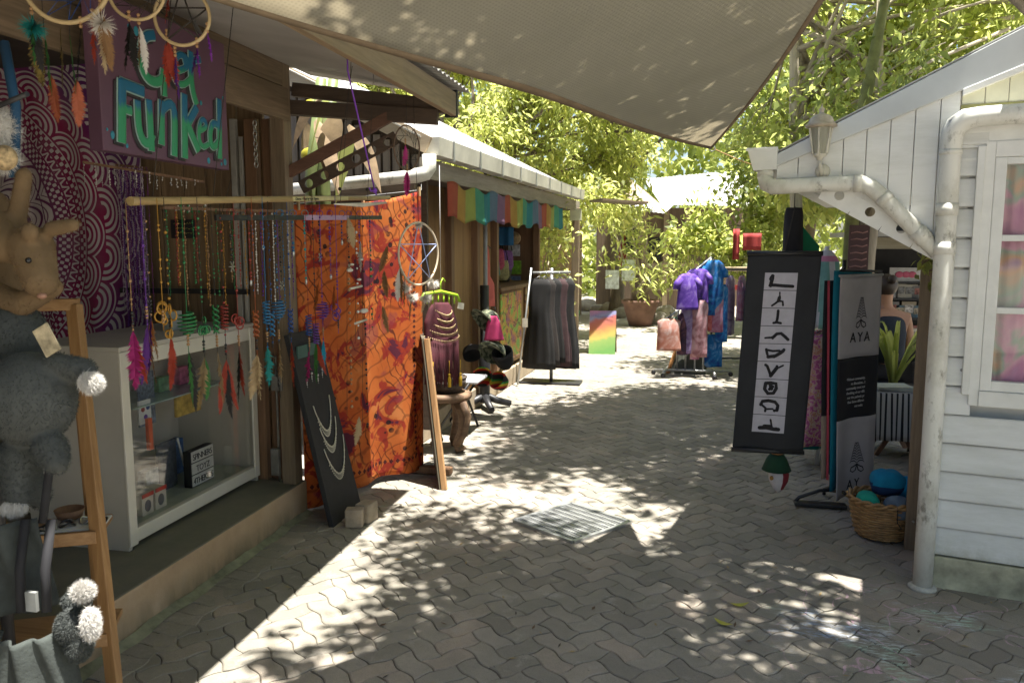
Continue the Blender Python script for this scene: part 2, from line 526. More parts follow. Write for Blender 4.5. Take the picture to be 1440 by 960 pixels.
def corr_sheet(b, p0, p1, q0, q1, amp=.008, pitch=.076):
    "corrugated sheet: ribs run p0->q0; width p0->p1"
    p0, p1, q0, q1 = map(Vector, (p0, p1, q0, q1))
    Wd = (p1 - p0).length; n = int(Wd / pitch * 6)
    nrm = (p1 - p0).cross(q0 - p0).normalized()
    if nrm.z < 0: nrm = -nrm
    b.grid(lambda u, v: p0.lerp(p1, u).lerp(q0.lerp(q1, u), v) + nrm * amp * math.cos(2 * PI * u * Wd / pitch), n, 2)

def holed(b, a, c, wdt, n, r, th, nrm):
    "flat board from a to c with n round holes"
    a, c, nrm = Vector(a), Vector(c), Vector(nrm).normalized()
    d = (c - a); L = d.length; d.normalize(); s = nrm.cross(d).normalized()
    cell = L / n
    for sd in (0, 1):
        o = nrm * (th * sd)
        for i in range(n):
            cen = a + d * (cell * (i + .5)) + o
            K = 20
            circ, sq = [], []
            for q in range(K):
                t = 2 * PI * q / K
                x, y = math.cos(t), math.sin(t)
                circ.append(b.bm.verts.new(cen + d * x * r + s * y * r))
                m = max(abs(x) / (cell / 2), abs(y) / (wdt / 2))
                sq.append(b.bm.verts.new(cen + d * x / m + s * y / m))
            for q in range(K):
                b._f([circ[q], circ[(q + 1) % K], sq[(q + 1) % K], sq[q]])
            if sd == 0:
                in_ = [b.bm.verts.new(v.co + nrm * th) for v in circ]
                for q in range(K): b._f([circ[q], circ[(q + 1) % K], in_[(q + 1) % K], in_[q]])
    for e in (-1, 1):
        p = s * e * wdt / 2
        vs = [b.bm.verts.new(x) for x in (a + p, c + p, c + p + nrm * th, a + p + nrm * th)]; b._f(vs)

def left_shop():
    t = T('jewellery_shop', 'open-fronted timber shop on a concrete step with a corrugated awning roof', 'shop', (-2.6, 3.0, 0))
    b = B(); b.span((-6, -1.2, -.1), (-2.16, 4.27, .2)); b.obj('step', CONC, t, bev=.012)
    # mortar fillet at the foot of the step
    b = B(); b.grid(lambda u, v: (-2.16 + .045 * v + .008 * math.sin(u * 90), -1.2 + 5.45 * u, .004 + .022 * (1 - v) + .004 * math.sin(u * 61)), 120, 2)
    b.obj('mortar_fillet', mat('mossy_mortar', (.2, .2, .13), .9, .4, 12, .5, 60), t)
    b = B(); b.box((-2.217, 4.2, 1.42), (.085, .09, 2.44)); b.obj('corner_post', WOODZ, t, bev=.004)
    b = B(); b.box((-2.42, 4.24, 1.25), (.07, .05, 2.1)); b.box((-2.335, 4.26, 1.25), (.05, .035, 2.1)); b.obj('door_jamb', WARMWOOD, t, bev=.003)
    b = B(); b.box((-2.52, 4.22, 1.25), (.035, .03, 2.1)); b.box((-2.475, 4.215, 1.2), (.02, .02, 2.0)); b.obj('sliding_track', mat('greyed_metal_track', (.33, .32, .29), .5, .2, 9), t, bev=.002)
    b = B(); b.box((-2.185, 1.5, 2.365), (.035, 5.42, .175)); b.obj('fascia_board', OLDWOOD, t, bev=.003)
    b = B(); b.box((-2.195, 1.5, 2.55), (.04, 5.42, .185)); b.obj('fascia_board', OLDWOOD, t, bev=.003)
    # end wall of upright boards, and the back wall
    b = B(); x = -4.6; r = random.Random(5)
    while x < -2.55:
        wd = r.uniform(.1, .17)
        b.box((x + wd / 2, 4.33 + r.uniform(-.006, .006), 1.4), (wd - .008, .025, 2.6)); x += wd
    b.obj('end_wall', BOARDS, t, bev=.002)
    b = B(); y = -1.2
    while y < 4.3:
        b.box((-4.65, y + .075, 1.5), (.025, .142, 2.7)); y += .15
    b.obj('back_wall', BOARDS, t, bev=.002)
    b = B(); b.box((-3.4, -1.2, 1.5), (2.4, .04, 2.7)); b.obj('near_wall', BOARDS, t)
    b = B(); b.box((-3.4, 1.55, 2.66), (2.4, 5.6, .02)); b.obj('ceiling', mat('dark_ceiling', (.06, .05, .04), .8), t)
    b = B(); b.bar((-3.3, 4.2, 1.32), (-2.45, 4.2, 1.32), .02, .03); b.obj('wall_rail', BLACK, t)
    # roof
    b = B(); corr_sheet(b, (-1.235, -1.5, 2.475), (-1.235, 4.62, 2.475), (-4.9, -1.5, 3.1), (-4.9, 4.62, 3.1))
    b.obj('roof', CORR, t, solid=.003)
    b = B(); b.span((-2.17, -1.45, 2.43), (-1.34, 4.5, 2.44)); b.bm.verts.ensure_lookup_table()
    for v in b.bm.verts:
        if v.co.x < -2: v.co.z += .15
    b.obj('soffit', mat('pale_grey_soffit', (.46, .44, .42), .7, .15, 3), t)
    b = B(); b.box((-1.3, 1.5, 2.385), (.035, 6.0, .13)); b.obj('eave_board', wood('eave_timber', (.24, .17, .10), (.40, .29, .18), 'Y', dirt=.35), t, bev=.003)
    b = B(); b.box((-1.315, 4.515, 2.39), (.075, .028, .15)); b.obj('eave_end_cap', BLACK, t, bev=.003)
    b = B(); b.bar((-2.2, 4.33, 2.47), (-1.32, 4.43, 2.36), .05, .075); b.bar((-2.2, 4.27, 2.36), (-1.36, 4.4, 2.30), .07, .08)
    b.obj('outrigger', DARKWOOD, t, bev=.003)
    b = B(); b.bar((-2.2, 4.22, 1.99), (-1.58, 4.36, 2.33), .05, .06); b.obj('brace', wood('red_brown_brace', (.11, .05, .03), (.17, .085, .05), 'X'), t, bev=.003)
    b = B(); holed(b, (-2.17, 4.34, 1.92), (-1.62, 4.44, 2.2), .075, 6, .026, .02, (.1, -1, 0.0)); b.obj('perforated_brace', DARKWOOD, t)
    # rusty pipe behind the post and bolt
    b = B(); b.tube([(-2.3, 4.2, .2), (-2.3, 4.2, .95)], .008, 6); b.box((-2.30, 4.16, .33), (.05, .03, .16)); b.box((-2.27, 4.17, .8), (.07, .05, .09))
    b.obj('door_bolt', mat('dirty_steel', (.22, .21, .19), .5, .3, 12, metal=.6), t, bev=.003)
    return t
SHOP = left_shop()

# ------------------------------------------------------------------ second hut on the left
H0 = V(-1.79, 5.5, 0); H1 = (V(-1.47, 11.6, 0) - H0).normalized(); HN = V(H1.y, -H1.x, 0)
def H(along, out, z): return H0 + H1 * along + HN * out + V(0, 0, z)
WHITEROOF = mat('white_metal_roof', (.62, .62, .6), .45, .15, 2.5, .03, 20, metal=.15)
def hut():
    t = T('craft_hut', 'timber craft hut with a steep pale metal roof and an open counter', 'hut', H(3, -1.5, 0))
    L = 6.15; pit = .5
    b = B(); corr_sheet(b, H(-.12, .0, 2.33), H(L, .0, 2.33), H(-.12, -2.3, 2.33 + 2.3 * pit), H(L, -2.3, 2.33 + 2.3 * pit), .009, .09)
    b.obj('roof', WHITEROOF, t, solid=.003)
    b = B(); corr_sheet(b, H(-.12, -4.6, 2.33), H(L, -4.6, 2.33), H(-.12, -2.3, 2.33 + 2.3 * pit), H(L, -2.3, 2.33 + 2.3 * pit), .009, .09)
    b.obj('roof_back', WHITEROOF, t, solid=.003)
    # square gutter
    gut = mat('cream_gutter', (.52, .5, .43), .5, .2, 4, .05, 30)
    b = B()
    prof = [(-.0, 2.33), (-.0, 2.21), (.11, 2.21), (.12, 2.335), (.112, 2.335), (.103, 2.218), (.008, 2.218), (.008, 2.33)]
    A = [b.bm.verts.new(H(-.05, o, z)) for o, z in prof]; C = [b.bm.verts.new(H(L - .3, o, z)) for o, z in prof]
    for i in range(len(prof)): b._f([A[i], A[(i + 1) % 8], C[(i + 1) % 8], C[i]])
    b.poly([H(-.05, o, z) for o, z in ((0, 2.33), (0, 2.21), (.11, 2.21), (.12, 2.335))], axis=H1 * -.004)
    b.obj('gutter', gut, t)
    for i in range(9):
        a = .25 + i * .66; b = B()
        b.bar(H(a, .124, 2.19), H(a, .124, 2.34), .006, .022, up=H1); b.bar(H(a, .127, 2.203), H(a, -.02, 2.193), .006, .022, up=H1)
        b.obj('gutter_bracket', STEEL, t)
    b = B(); b.bar(H(-.05, -.02, 2.13), H(L, -.02, 2.13), .03, .14); b.obj('fascia_board', wood('grey_fascia', (.24, .21, .17), (.36, .32, .26), 'Y', dirt=.3), t, bev=.003)
    b = B(); b.bar(H(-.08, .05, 2.275), H(-.08, -2.3, 2.275 + 2.3 * pit), .03, .12, up=(0, 0, 1)); b.obj('barge_board', wood('tan_barge', (.38, .29, .19), (.5, .4, .28), 'X'), t, bev=.003)
    b = B()
    o = -.12
    while o > -2.3:
        b.box(H(.1, o, 2.1 + (-o * pit + .1) / 2 - .05), (.055, .02, .15 - o * pit), rz=math.atan2(H1.y, H1.x) - PI / 2)
        o -= .075
    b.obj('gable_batten', wood('gable_battens', (.15, .12, .095), (.22, .185, .15), 'Z'), t)
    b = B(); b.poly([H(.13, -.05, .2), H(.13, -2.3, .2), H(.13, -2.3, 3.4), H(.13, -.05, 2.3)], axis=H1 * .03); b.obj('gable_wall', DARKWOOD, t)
    b = B(); b.bar(H(.05, -.1, 1.99), H(.05, -2.2, 1.99), .06, .1); b.obj('gable_beam', WOODX, t, bev=.003)
    # drain pipe crossing the gable
    b = B(); pts = [H(-.1, .06, 2.21), H(-.1, .06, 2.12), H(-.12, .04, 2.08), H(-.14, -.02, 2.065), H(-.14, -.12, 2.055), H(-.12, -1.0, 1.99)]
    b.tube(pts, [.05, .05, .052, .052, .045, .042], 12); b.obj('drain_pipe', WPVC, t)
    # front wall, opening, counter
    ply = wood('orange_plywood', (.27, .15, .06), (.38, .22, .09), 'Z')
    b = B(); b.bar(H(.15, -.3, 1.1), H(2.55, -.3, 1.1), .03, 2.1); b.obj('front_wall', ply, t)
    for a in (1.2, 1.95, 2.62):
        b = B(); b.box(H(a, -.27, 1.13), (.09, .09, 2.1)); b.obj('wall_post', WARMWOOD, t, bev=.004)
    b = B(); b.tube([H(2.15, -.22, .2), H(2.15, -.22, 2.08)], .022, 8); b.obj('conduit', mat('grey_conduit', (.34, .35, .36), .5), t)
    b = B(); b.bar(H(2.7, -.3, .66), H(4.55, -.3, .66), .03, .85); b.obj('counter_front', ply, t)
    b = B(); b.bar(H(2.66, -.45, 1.11), H(4.6, -.45, 1.11), .5, .04); b.obj('counter_top', WARMWOOD, t, bev=.004)
    b = B(); b.bar(H(4.62, -.3, 1.13), H(4.62, -2.3, 1.13), .06, 2.1); b.box(H(4.6, -.28, 1.13), (.08, .08, 2.1)); b.obj('end_wall', WARMWOOD, t)
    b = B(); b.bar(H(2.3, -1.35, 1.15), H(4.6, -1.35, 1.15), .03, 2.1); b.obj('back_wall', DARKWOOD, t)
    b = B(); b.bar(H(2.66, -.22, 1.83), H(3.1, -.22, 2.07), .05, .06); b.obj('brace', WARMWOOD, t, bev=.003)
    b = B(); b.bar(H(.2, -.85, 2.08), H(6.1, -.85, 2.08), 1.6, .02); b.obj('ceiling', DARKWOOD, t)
    b = B(); b.bar(H(.2, -.55, .1), H(4.75, -.55, .1), .62, .2); b.obj('plinth', mat('tan_render', (.36, .29, .2), .85, .25, 5, .3, 50), t, bev=.01)
    b = B(); b.box(H(6.0, -.03, 1.05), (.1, .1, 2.1)); b.obj('veranda_post', WOODZ, t, bev=.006)
    b = B(); b.box(H(5.82, .0, 2.0), (.16, .04, .16)); b.obj('notice_plate', CREAM, t)
    # little skillion at the far end
    b = B(); b.bar(H(L - .1, .25, 2.21), H(L + .25, .85, 2.17), .5, .03); b.obj('end_awning', WOODX, t)
    return t
hut()
# corrugated sheet standing on its own behind the veranda end was left out: it is not in view

# ------------------------------------------------------------------ white cottage on the right
WA = R(-13.5)
W1 = V(math.cos(WA), math.sin(WA), 0); W2 = V(-math.sin(WA), math.cos(WA), 0); WO = V(1.16, 3.95, 0)
def W(s, off, z): return WO + W1 * s + W2 * off + V(0, 0, z)
def WL(px, py, off=0.0):
    p = PP(px, py, WO + W2 * off, W2) - WO
    return p.dot(W1), p.z
def cottage():
    t = T('white_cottage', 'white weatherboard cottage with a gutter, drain pipes and small-paned window', 'cottage', W(.5, .3, 0), rz=WA)
    D = 4.5
    sw, zw = WL(1405, 232); s2, zb = WL(1403, 540)
    sw = (sw + s2) / 2
    # weatherboards, each one lapped
    b = B(); z = .15; n = 0; pitch = .1335
    smax = 3.0; fl, fr = sw - .085, sw + .75
    zt = zw + .11; zbt = zb - .1
    while z < 2.02:
        segs = [(.025, smax)] if (z + pitch < zbt or z > zt) else [(.025, fl + .01), (fr - .01, smax)]
        for a0, a1 in segs:
            q = [W(a0, 0.0, z + pitch - .0), W(a0, -.006, z + pitch - .006), W(a0, -.031, z + .02), W(a0, -.031, z + .010), W(a0, -.002, z + .006), W(a0, .01, z + .006)]
            b.poly(q, axis=W1 * (a1 - a0))
        z += pitch; n += 1
    b.obj('front_wall', WBOARD, t)
    b = B(); b.poly([W(.02, .1, 0), W(.02, .1, 2.15), W(smax, .1, 2.15), W(smax, .1, 0)], axis=W2 * .05)
    b.obj('wall_core', WTRIM, t)
    b = B(); b.span((0, 0, 0), (.001, .001, .001)); b.bm.clear()
    b.poly([W(.01, -.035, -.02), W(.01, -.035, .15), W(smax, -.035, .15), W(smax, -.035, -.02)], axis=W2 * .05)
    b.obj('base_course', mat('stained_base_course', (.42, .41, .3), .85, .5, 7, .3, 40), t, bev=.006)
    # side wall to the lane shop behind
    b = B(); b.poly([W(.028, 0.01, 0), W(.028, 2.6, 0), W(.028, 2.6, 2.1), W(.028, 0.01, 2.1)], axis=W1 * .05); b.obj('side_wall', WTRIM, t)
    # window
    f = B()
    zt2, zb2 = zw + .03, zb - .03
    for a, c in (((sw - .045, zb2), (sw, zt2)), ((fr - .05, zb2), (fr - .005, zt2)), ):
        f.poly([W(a[0], -.03, a[1]), W(c[0], -.03, a[1]), W(c[0], -.03, c[1]), W(a[0], -.03, c[1])], axis=W2 * .05)
    rows = [zt2, zt2 - .03, zb2 + .045, zb2]
    h = (zt2 - .03 - zb2 - .045) / 3
    bars = [(zt2 - .03, zt2), (zb2, zb2 + .045)] + [(zb2 + .045 + h * i - .014, zb2 + .045 + h * i + .014) for i in (1, 2)]
    for z0, z1 in bars:
        f.poly([W(sw, -.026, z0), W(fr - .05, -.026, z0), W(fr - .05, -.026, z1), W(sw, -.026, z1)], axis=W2 * .04)
    win = f.obj('window', WTRIM, t, bev=.003)
    g = B(); g.poly([W(fl, -.032, zb2 - .07), W(sw - .046, -.032, zb2 - .07), W(sw - .046, -.032, zt2 + .07), W(fl, -.032, zt2 + .07)], axis=W2 * .05)
    g.poly([W(fl - .03, -.05, zb2 - .02), W(fl, -.05, zb2 - .02), W(fl, -.05, zt2 + .05), W(fl - .03, -.05, zt2 + .05)], axis=W2 * .05)
    g.poly([W(sw - .046, -.033, zt2 + .001), W(fr, -.033, zt2 + .001), W(fr, -.033, zt2 + .07), W(sw - .046, -.033, zt2 + .07)], axis=W2 * .05)
    g.poly([W(sw - .046, -.04, zb2 - .07), W(fr, -.04, zb2 - .07), W(fr, -.04, zb2 - .001), W(sw - .046, -.04, zb2 - .001)], axis=W2 * .06)
    g.obj('window_surround', WTRIM, t, bev=.003)
    k = NT('window_glass')
    gl = k.n('BsdfGlossy'); gl.inputs['Roughness'].default_value = .03; tp = k.n('BsdfTransparent'); fr_ = k.n('LayerWeight'); fr_.inputs[0].default_value = .5
    mx = k.n('MixShader'); k.put(mx.inputs[0], k.m_('ADD', k.m_('MULTIPLY', k.m_('POWER', fr_.outputs['Facing'], 4.0), .9), .05)); k.t.links.new(tp.outputs[0], mx.inputs[1]); k.t.links.new(gl.outputs[0], mx.inputs[2]); k.t.links.new(mx.outputs[0], k.out.inputs[0])
    global GLASS; GLASS = k.m
    b = B(); b.poly([W(sw, .0, zb2), W(fr - .05, .0, zb2), W(fr - .05, .0, zt2), W(sw, .0, zt2)]); b.obj('pane', GLASS, win)
    k = NT('tie_dye_curtain')
    n = k.noise(k.map(scale=(1, 1, .8)), 3.2, 3, .5, 1.2)
    c = k.ramp(n, [(.3, (.3, .22, .36)), (.42, (.5, .22, .36)), (.52, (.6, .34, .42)), (.58, (.34, .42, .34)), (.66, (.6, .38, .25)), (.74, (.42, .3, .48))])
    k.bump(k.wave(k.map(scale=(1, 1, .1)), 6, 3), .4, .02)
    cm = k.done(c, .8)
    b = B(); b.grid(lambda u, v: W(sw - .02 + .8 * u, .035 + .012 * math.sin(u * 40), zb2 - .02 + (zt2 - zb2 + .04) * v), 60, 2); b.obj('curtain', cm, t)
    # eave wing: upright boards under the rake, left of the wall
    def rake(s): return 2.055 + (s + .74) * RS
    sA, zA = WL(1136, 216); sB, zB = WL(1440, 92)
    global RS; RS = (zB - zA) / (sB - sA)
    def rk(s): return zA + (s - sA) * RS
    x = -.74; b = B(); i = 0
    while x < .012:
        x1 = min(x + .098, .022)
        def low(s): return 1.93 - .02 if s < -.5 else max(1.56, 1.9 - (s + .5) * .66)
        b.poly([W(x + .0015, -.03, low(x)), W(x1 - .0015, -.03, low(x1)), W(x1 - .0015, -.03, rk(x1)), W(x + .0015, -.03, rk(x))], axis=W2 * .03)
        x = x1
    b.obj('eave_boarding', WBOARD, t, bev=.002)
    b = B(); b.poly([W(-.74, .004, 1.93), W(.022, .004, 1.93), W(.022, .004, rk(.022)), W(-.74, .004, rk(-.74))], axis=W2 * .01); b.obj('eave_backing', WTRIM, t)
    # perforated bracket below the wing
    b = B()
    a0 = W(-.52, -.028, 1.86); a1 = W(.02, -.028, 1.55)
    holed(b, a0, a1, .11, 4, .022, .022, W2); b.obj('perforated_bracket', WTRIM, t)
    b = B(); holed(b, W(-.74, -.026, 1.90), W(-.42, -.026, 1.885), .07, 4, .016, .022, W2); b.obj('perforated_bracket', WTRIM, t)
    # rake flashing, roof, cream gable boards and dark olive strip
    b = B()
    lo = lambda s: rk(s) - .006
    hi = lambda s: rk(s) + .05 + max(0, s + .75) * .105
    b.poly([W(-.75, -.05, lo(-.75)), W(smax, -.05, lo(smax)), W(smax, -.05, hi(smax)), W(-.75, -.05, hi(-.75))], axis=W2 * .04)
    b.obj('rake_flashing', GREYMETAL, t, bev=.004)
    b = B(); b.poly([W(.026, -.056, rk(.026) - .03), W(smax, -.056, rk(smax) - .03), W(smax, -.056, rk(smax) - .002), W(.026, -.056, rk(.026) - .002)], axis=W2 * .05); b.obj('rake_trim', WTRIM, t, bev=.003)
    b = B(); corr_sheet(b, W(-.78, -.04, hi(-.75) - .01), W(-.78, D, hi(-.75) - .01), W(smax, -.04, hi(smax) - .01), W(smax, D, hi(smax) - .01)); b.obj('roof', WHITEROOF, t, solid=.003)
    b = B(); x = .026
    while x < smax:
        b.poly([W(x + .0015, -.02, 2.2), W(x + .0865, -.02, 2.2), W(x + .0865, -.02, rk(x + .088) - .02), W(x + .0015, -.02, rk(x) - .02)], axis=W2 * .02); x += .088
    b.obj('gable_boarding', CREAM, t, bev=.002)
    b = B(); b.poly([W(.024, -.03, 2.13), W(smax, -.03, 2.13), W(smax, -.03, 2.199), W(.024, -.03, 2.199)], axis=W2 * .03); b.obj('olive_strip', OLIVE, t)
    b = B(); b.poly([W(.024, -.022, 2.015), W(smax, -.022, 2.015), W(smax, -.022, 2.129), W(.024, -.022, 2.129)], axis=W2 * .02); b.obj('frieze_board', WTRIM, t)
    # eave gutter running back along the lane side (square, white)
    b = B()
    pr = [(-.86, 2.045), (-.845, 1.95), (-.735, 1.95), (-.735, 2.05), (-.743, 2.05), (-.743, 1.958), (-.838, 1.958), (-.852, 2.045)]
    A = [b.bm.verts.new(W(s, -.06, z)) for s, z in pr]; Cc = [b.bm.verts.new(W(s, D, z)) for s, z in pr]
    for i in range(8): b._f([A[i], A[(i + 1) % 8], Cc[(i + 1) % 8], Cc[i]])
    b.poly([W(s, -.06, z) for s, z in ((-.875, 2.05), (-.845, 1.95), (-.735, 1.95), (-.735, 2.05))], axis=W2 * .006)
    b.poly([W(s, -.062, z) for s, z in ((-.882, 2.057), (-.882, 2.043), (-.734, 2.043), (-.734, 2.057))], axis=W2 * .012)
    b.obj('gutter', WTRIM, t, bev=.002)
    b = B(); b.poly([W(-.735, -.02, 1.96), W(-.735, D, 1.96), W(.1, D, 1.96), W(.1, -.02, 1.96)], axis=V(0, 0, .012)); b.obj('eave_soffit', WTRIM, t)
    # drain pipe: gutter -> elbow -> level run -> slanting run -> into the tall downpipe
    def wp(px, py, off=-.075): s, z = WL(px, py, off); return W(s, off, z)
    r = .035
    p = [W(-.79, -.02, 1.95), W(-.79, -.03, 1.915), W(-.78, -.05, 1.885), W(-.75, -.072, 1.868), wp(1110, 262), wp(1160, 259), wp(1212, 258), wp(1224, 263), wp(1240, 276), wp(1290, 326), wp(1318, 354, -.05)]
    rr = [r, r * 1.06, r * 1.08, r * 1.06, r, r, r * 1.03, r * 1.06, r * 1.03, r, r]
    b = B(); b.tube(p, rr, 16); b.obj('slanting_drain_pipe', WPVC, t)
    for a, c in ((0, 1), (6, 5), (8, 9)):
        d = (p[c] - p[a]).normalized(); b = B(); b.tube([p[a], p[a] + d * .035], r * 1.13, 16); b.obj('pipe_collar', WPVC, t)
    e = (p[10] - p[9]).normalized(); b = B(); b.tube([p[9] - e * .01, p[9] + e * .05], r * 1.16, 16)
    b.obj('pipe_collar', WPVC, t)
    b = B(); r2 = .042
    v0 = W(-.006, -.075, 0); q = [v0 + V(0, 0, z) for z in (-.01, .6, 1.2, 1.8, 2.02)]
    q += [W(-.004, -.078, 2.07), W(.009, -.082, 2.105), W(.044, -.086, 2.13), W(.094, -.086, 2.138), W(1.0, -.085, 2.155), W(3.0, -.085, 2.2)]
    b.tube(q, [r2] * 4 + [r2 * 1.0, r2 * 1.1, r2 * 1.13, r2 * 1.1, r2, r2, r2], 18); b.obj('downpipe', WPVC, t)
    for z0 in (1.55, 1.72, 1.985):
        b = B(); b.tube([v0 + V(0, 0, z0), v0 + V(0, 0, z0 + .055 if z0 < 1.9 else z0 + .02)], r2 * 1.09, 18)
        b.obj('pipe_collar', WPVC, t)
    b = B(); b.lathe([(r2 + .02, 0), (r2 + .02, .01), (r2 + .004, .02)], v0, 18); b.obj('pipe_foot', mat('chipped_mortar', (.45, .44, .4), .9, .3, 30, .5), t)
    b = B(); corr_sheet(b, W(.27, -.1, 2.66), W(2.6, -.1, 2.66), W(.27, -1.9, 2.62), W(2.6, -1.9, 2.62)); b.obj('added_shade_roof', CORR, t, solid=.003)  # unseen roof and post, added to cast a sharp shade edge on the paving
    b = B(); b.bar(W(2.5, -1.85, 0), W(2.5, -1.85, 2.6), .09, .09); b.obj('added_roof_post', WTRIM, t)
    return t
GLASS = None; RS = .3
cottage()

# brown door post of the gift shop behind and its contents are built with the objects

# ------------------------------------------------------------------ shade sail
def sail():
    Tp = P(1000, 208, Y=4.36)
    A = P(268, -12, X=-1.27)
    Cn = V(1.23, 1.58, 3.17)
    k = NT('beige_shade_cloth')
    x, y, z = k.xyz()
    wv = k.m_('MULTIPLY', k.m_('SINE', k.m_('MULTIPLY', x, 1500)), k.m_('SINE', k.m_('MULTIPLY', y, 1500)))
    rib = k.m_('SINE', k.m_('MULTIPLY', k.m_('ADD', x, k.m_('MULTIPLY', y, .55)), 420))
    n = k.noise(None, 2.2, 6, .65)
    c = k.ramp(n, [(.3, (.31, .295, .245)), (.7, (.41, .39, .325))])
    c = k.mix(k.ramp(k.m_('MULTIPLY', k.m_('SINE', k.m_('MULTIPLY', k.m_('ADD', x, k.m_('MULTIPLY', y, .3)), 330)), k.m_('SINE', k.m_('MULTIPLY', k.m_('SUBTRACT', y, k.m_('MULTIPLY', x, .3)), 330))), [(.1, 0.0), (.6, .6)]), c, (.15, .13, .10))
    c = k.mix(k.ramp(k.noise(k.map(scale=(1, 2.5, 1)), 1.3, 6, .7), [(.55, 0.0), (.75, .45)]), c, (.2, .175, .13))
    c = k.mix(k.ramp(k.vor(None, 9, 'F1'), [(.018, .7), (.035, 0.0)]), c, (.08, .06, .04))
    k.bump(k.m_('ADD', rib, wv), .35, .0012)
    m = k.done(c, .9, 0, .1, .45, (.66, .61, .5))
    t = T('shade_sail', 'beige mesh shade sail stretched overhead and tied down at one corner', 'shade sail', Tp)
    cen = (Tp + A + Cn) / 3
    def edge(a, c, u, bow=.085):
        p = a.lerp(c, u); mid = (cen - p); mid.z *= .2
        return p + mid.normalized() * (4 * u * (1 - u)) * bow * (a - c).length * .55 + V(0, 0, -.05 * 4 * u * (1 - u))
    N = 28
    b = B(); ev = []
    bot = [edge(Tp, A, i / N) for i in range(N + 1)]
    rgt = [edge(Tp, Cn, i / N) for i in range(N + 1)]
    def fn(u, v):
        # ruled patch: from tip (v=0) outwards; u across
        i = v * N; i0 = min(N - 1, int(i)); f = i - i0
        a = bot[i0].lerp(bot[i0 + 1], f); c = rgt[i0].lerp(rgt[i0 + 1], f)
        p = a.lerp(c, u)
        far = edge(A, Cn, u) - A.lerp(Cn, u)
        return p + far * v * v + V(0, 0, -.05 * 4 * u * (1 - u) * v + .008 * math.sin(7 * u + 9 * v) * math.sin(PI * u) * min(1, v * 3))
    b.grid(fn, 28, 40); b.obj('cloth', m, t, solid=.0015)
    hem = mat('brown_hem', (.19, .14, .09), .85, .2, 9, .2, 120, transl=.1)
    for pts in (bot, rgt):
        b = B(); dn = V(0, 0, -.004)
        inn = [(p + ((cen - p).normalized() * .035)) for p in pts]
        pts2 = pts
        b.grid(lambda u, v: (pts2[int(round(u * N))].lerp(inn[int(round(u * N))], v)) + dn + V(0, 0, -.002), N, 1)
        b.obj('hem', hem, t, solid=.004)
    b = B(); ring = [Tp + V(.006 + .014 * math.cos(a), .0, .014 * math.sin(a) - .004) for a in np.linspace(0, 2 * PI, 13)[:-1]]
    b.tube(ring, .0025, 6, closed=True); b.obj('corner_ring', STEEL, t)
    b = B(); e = W(-.83, .3, 1.98); b.tube([Tp + V(.01, 0, -.004), Tp.lerp(e, .5) + V(0, 0, -.006), e], .0028, 6); b.obj('rope', mat('orange_rope', (.4, .24, .1), .8), t)
sail()
# ------------------------------------------------------------------ trees and plants
def leaf_arrays(clumps, L, wr, rng, droop=.5, per=9):
    "clumps: list of (centre, radius, n leaves). Sprigs of drooping leaves through each clump's volume"
    vs, fs = [], []
    base = 0
    for (c, rad, n) in clumps:
        ns = max(1, int(n / per))
        d = rng.normal(size=(ns, 3)); d /= np.linalg.norm(d, axis=1)[:, None]
        rr = rng.random(ns) ** .45
        sp = np.array(c) + d * rr[:, None] * np.array(rad)
        outd = d
        m = ns * per
        o = np.repeat(sp, per, axis=0) + rng.normal(size=(m, 3)) * L * .75
        od = np.repeat(outd, per, axis=0)
        dr = od * .5 + rng.normal(size=(m, 3)) * .75; dr[:, 2] -= droop
        dr /= np.linalg.norm(dr, axis=1)[:, None]
        up = rng.normal(size=(m, 3)) * .55; up[:, 2] += 1.0
        sd = np.cross(dr, up); sd /= np.linalg.norm(sd, axis=1)[:, None] + 1e-9
        nn = np.cross(sd, dr)
        Ls = L * rng.uniform(.65, 1.25, m)[:, None]
        w_ = Ls * wr * .5
        p0 = o
        p1 = o + dr * Ls * .42 + sd * w_ + nn * Ls * .05
        p2 = o + dr * Ls + nn * Ls * -.10
        p3 = o + dr * Ls * .42 - sd * w_ + nn * Ls * .05
        vs.append(np.stack([p0, p1, p2, p3], 1).reshape(-1, 3))
        ii = base + np.arange(m)[:, None] * 4 + np.arange(4)[None, :]
        fs.append(ii); base += m * 4
    return np.concatenate(vs), np.concatenate(fs)

def fast_mesh(name, v, f, m, parent):
    me = bpy.data.meshes.new(name)
    Mi = np.array(WM[parent.name].inverted())
    v = v @ Mi[:3, :3].T + Mi[:3, 3]
    n, k = f.shape
    me.vertices.add(len(v)); me.vertices.foreach_set('co', v.astype(np.float32).ravel())
    me.loops.add(n * k); me.loops.foreach_set('vertex_index', f.astype(np.int32).ravel())
    me.polygons.add(n); me.polygons.foreach_set('loop_start', np.arange(0, n * k, k, dtype=np.int32))
    me.polygons.foreach_set('loop_total', np.full(n, k, dtype=np.int32))
    me.update(calc_edges=True); me.materials.append(m)
    o = bpy.data.objects.new(name, me); COL.objects.link(o); o.parent = parent
    WM[o.name] = WM[parent.name]
    return o

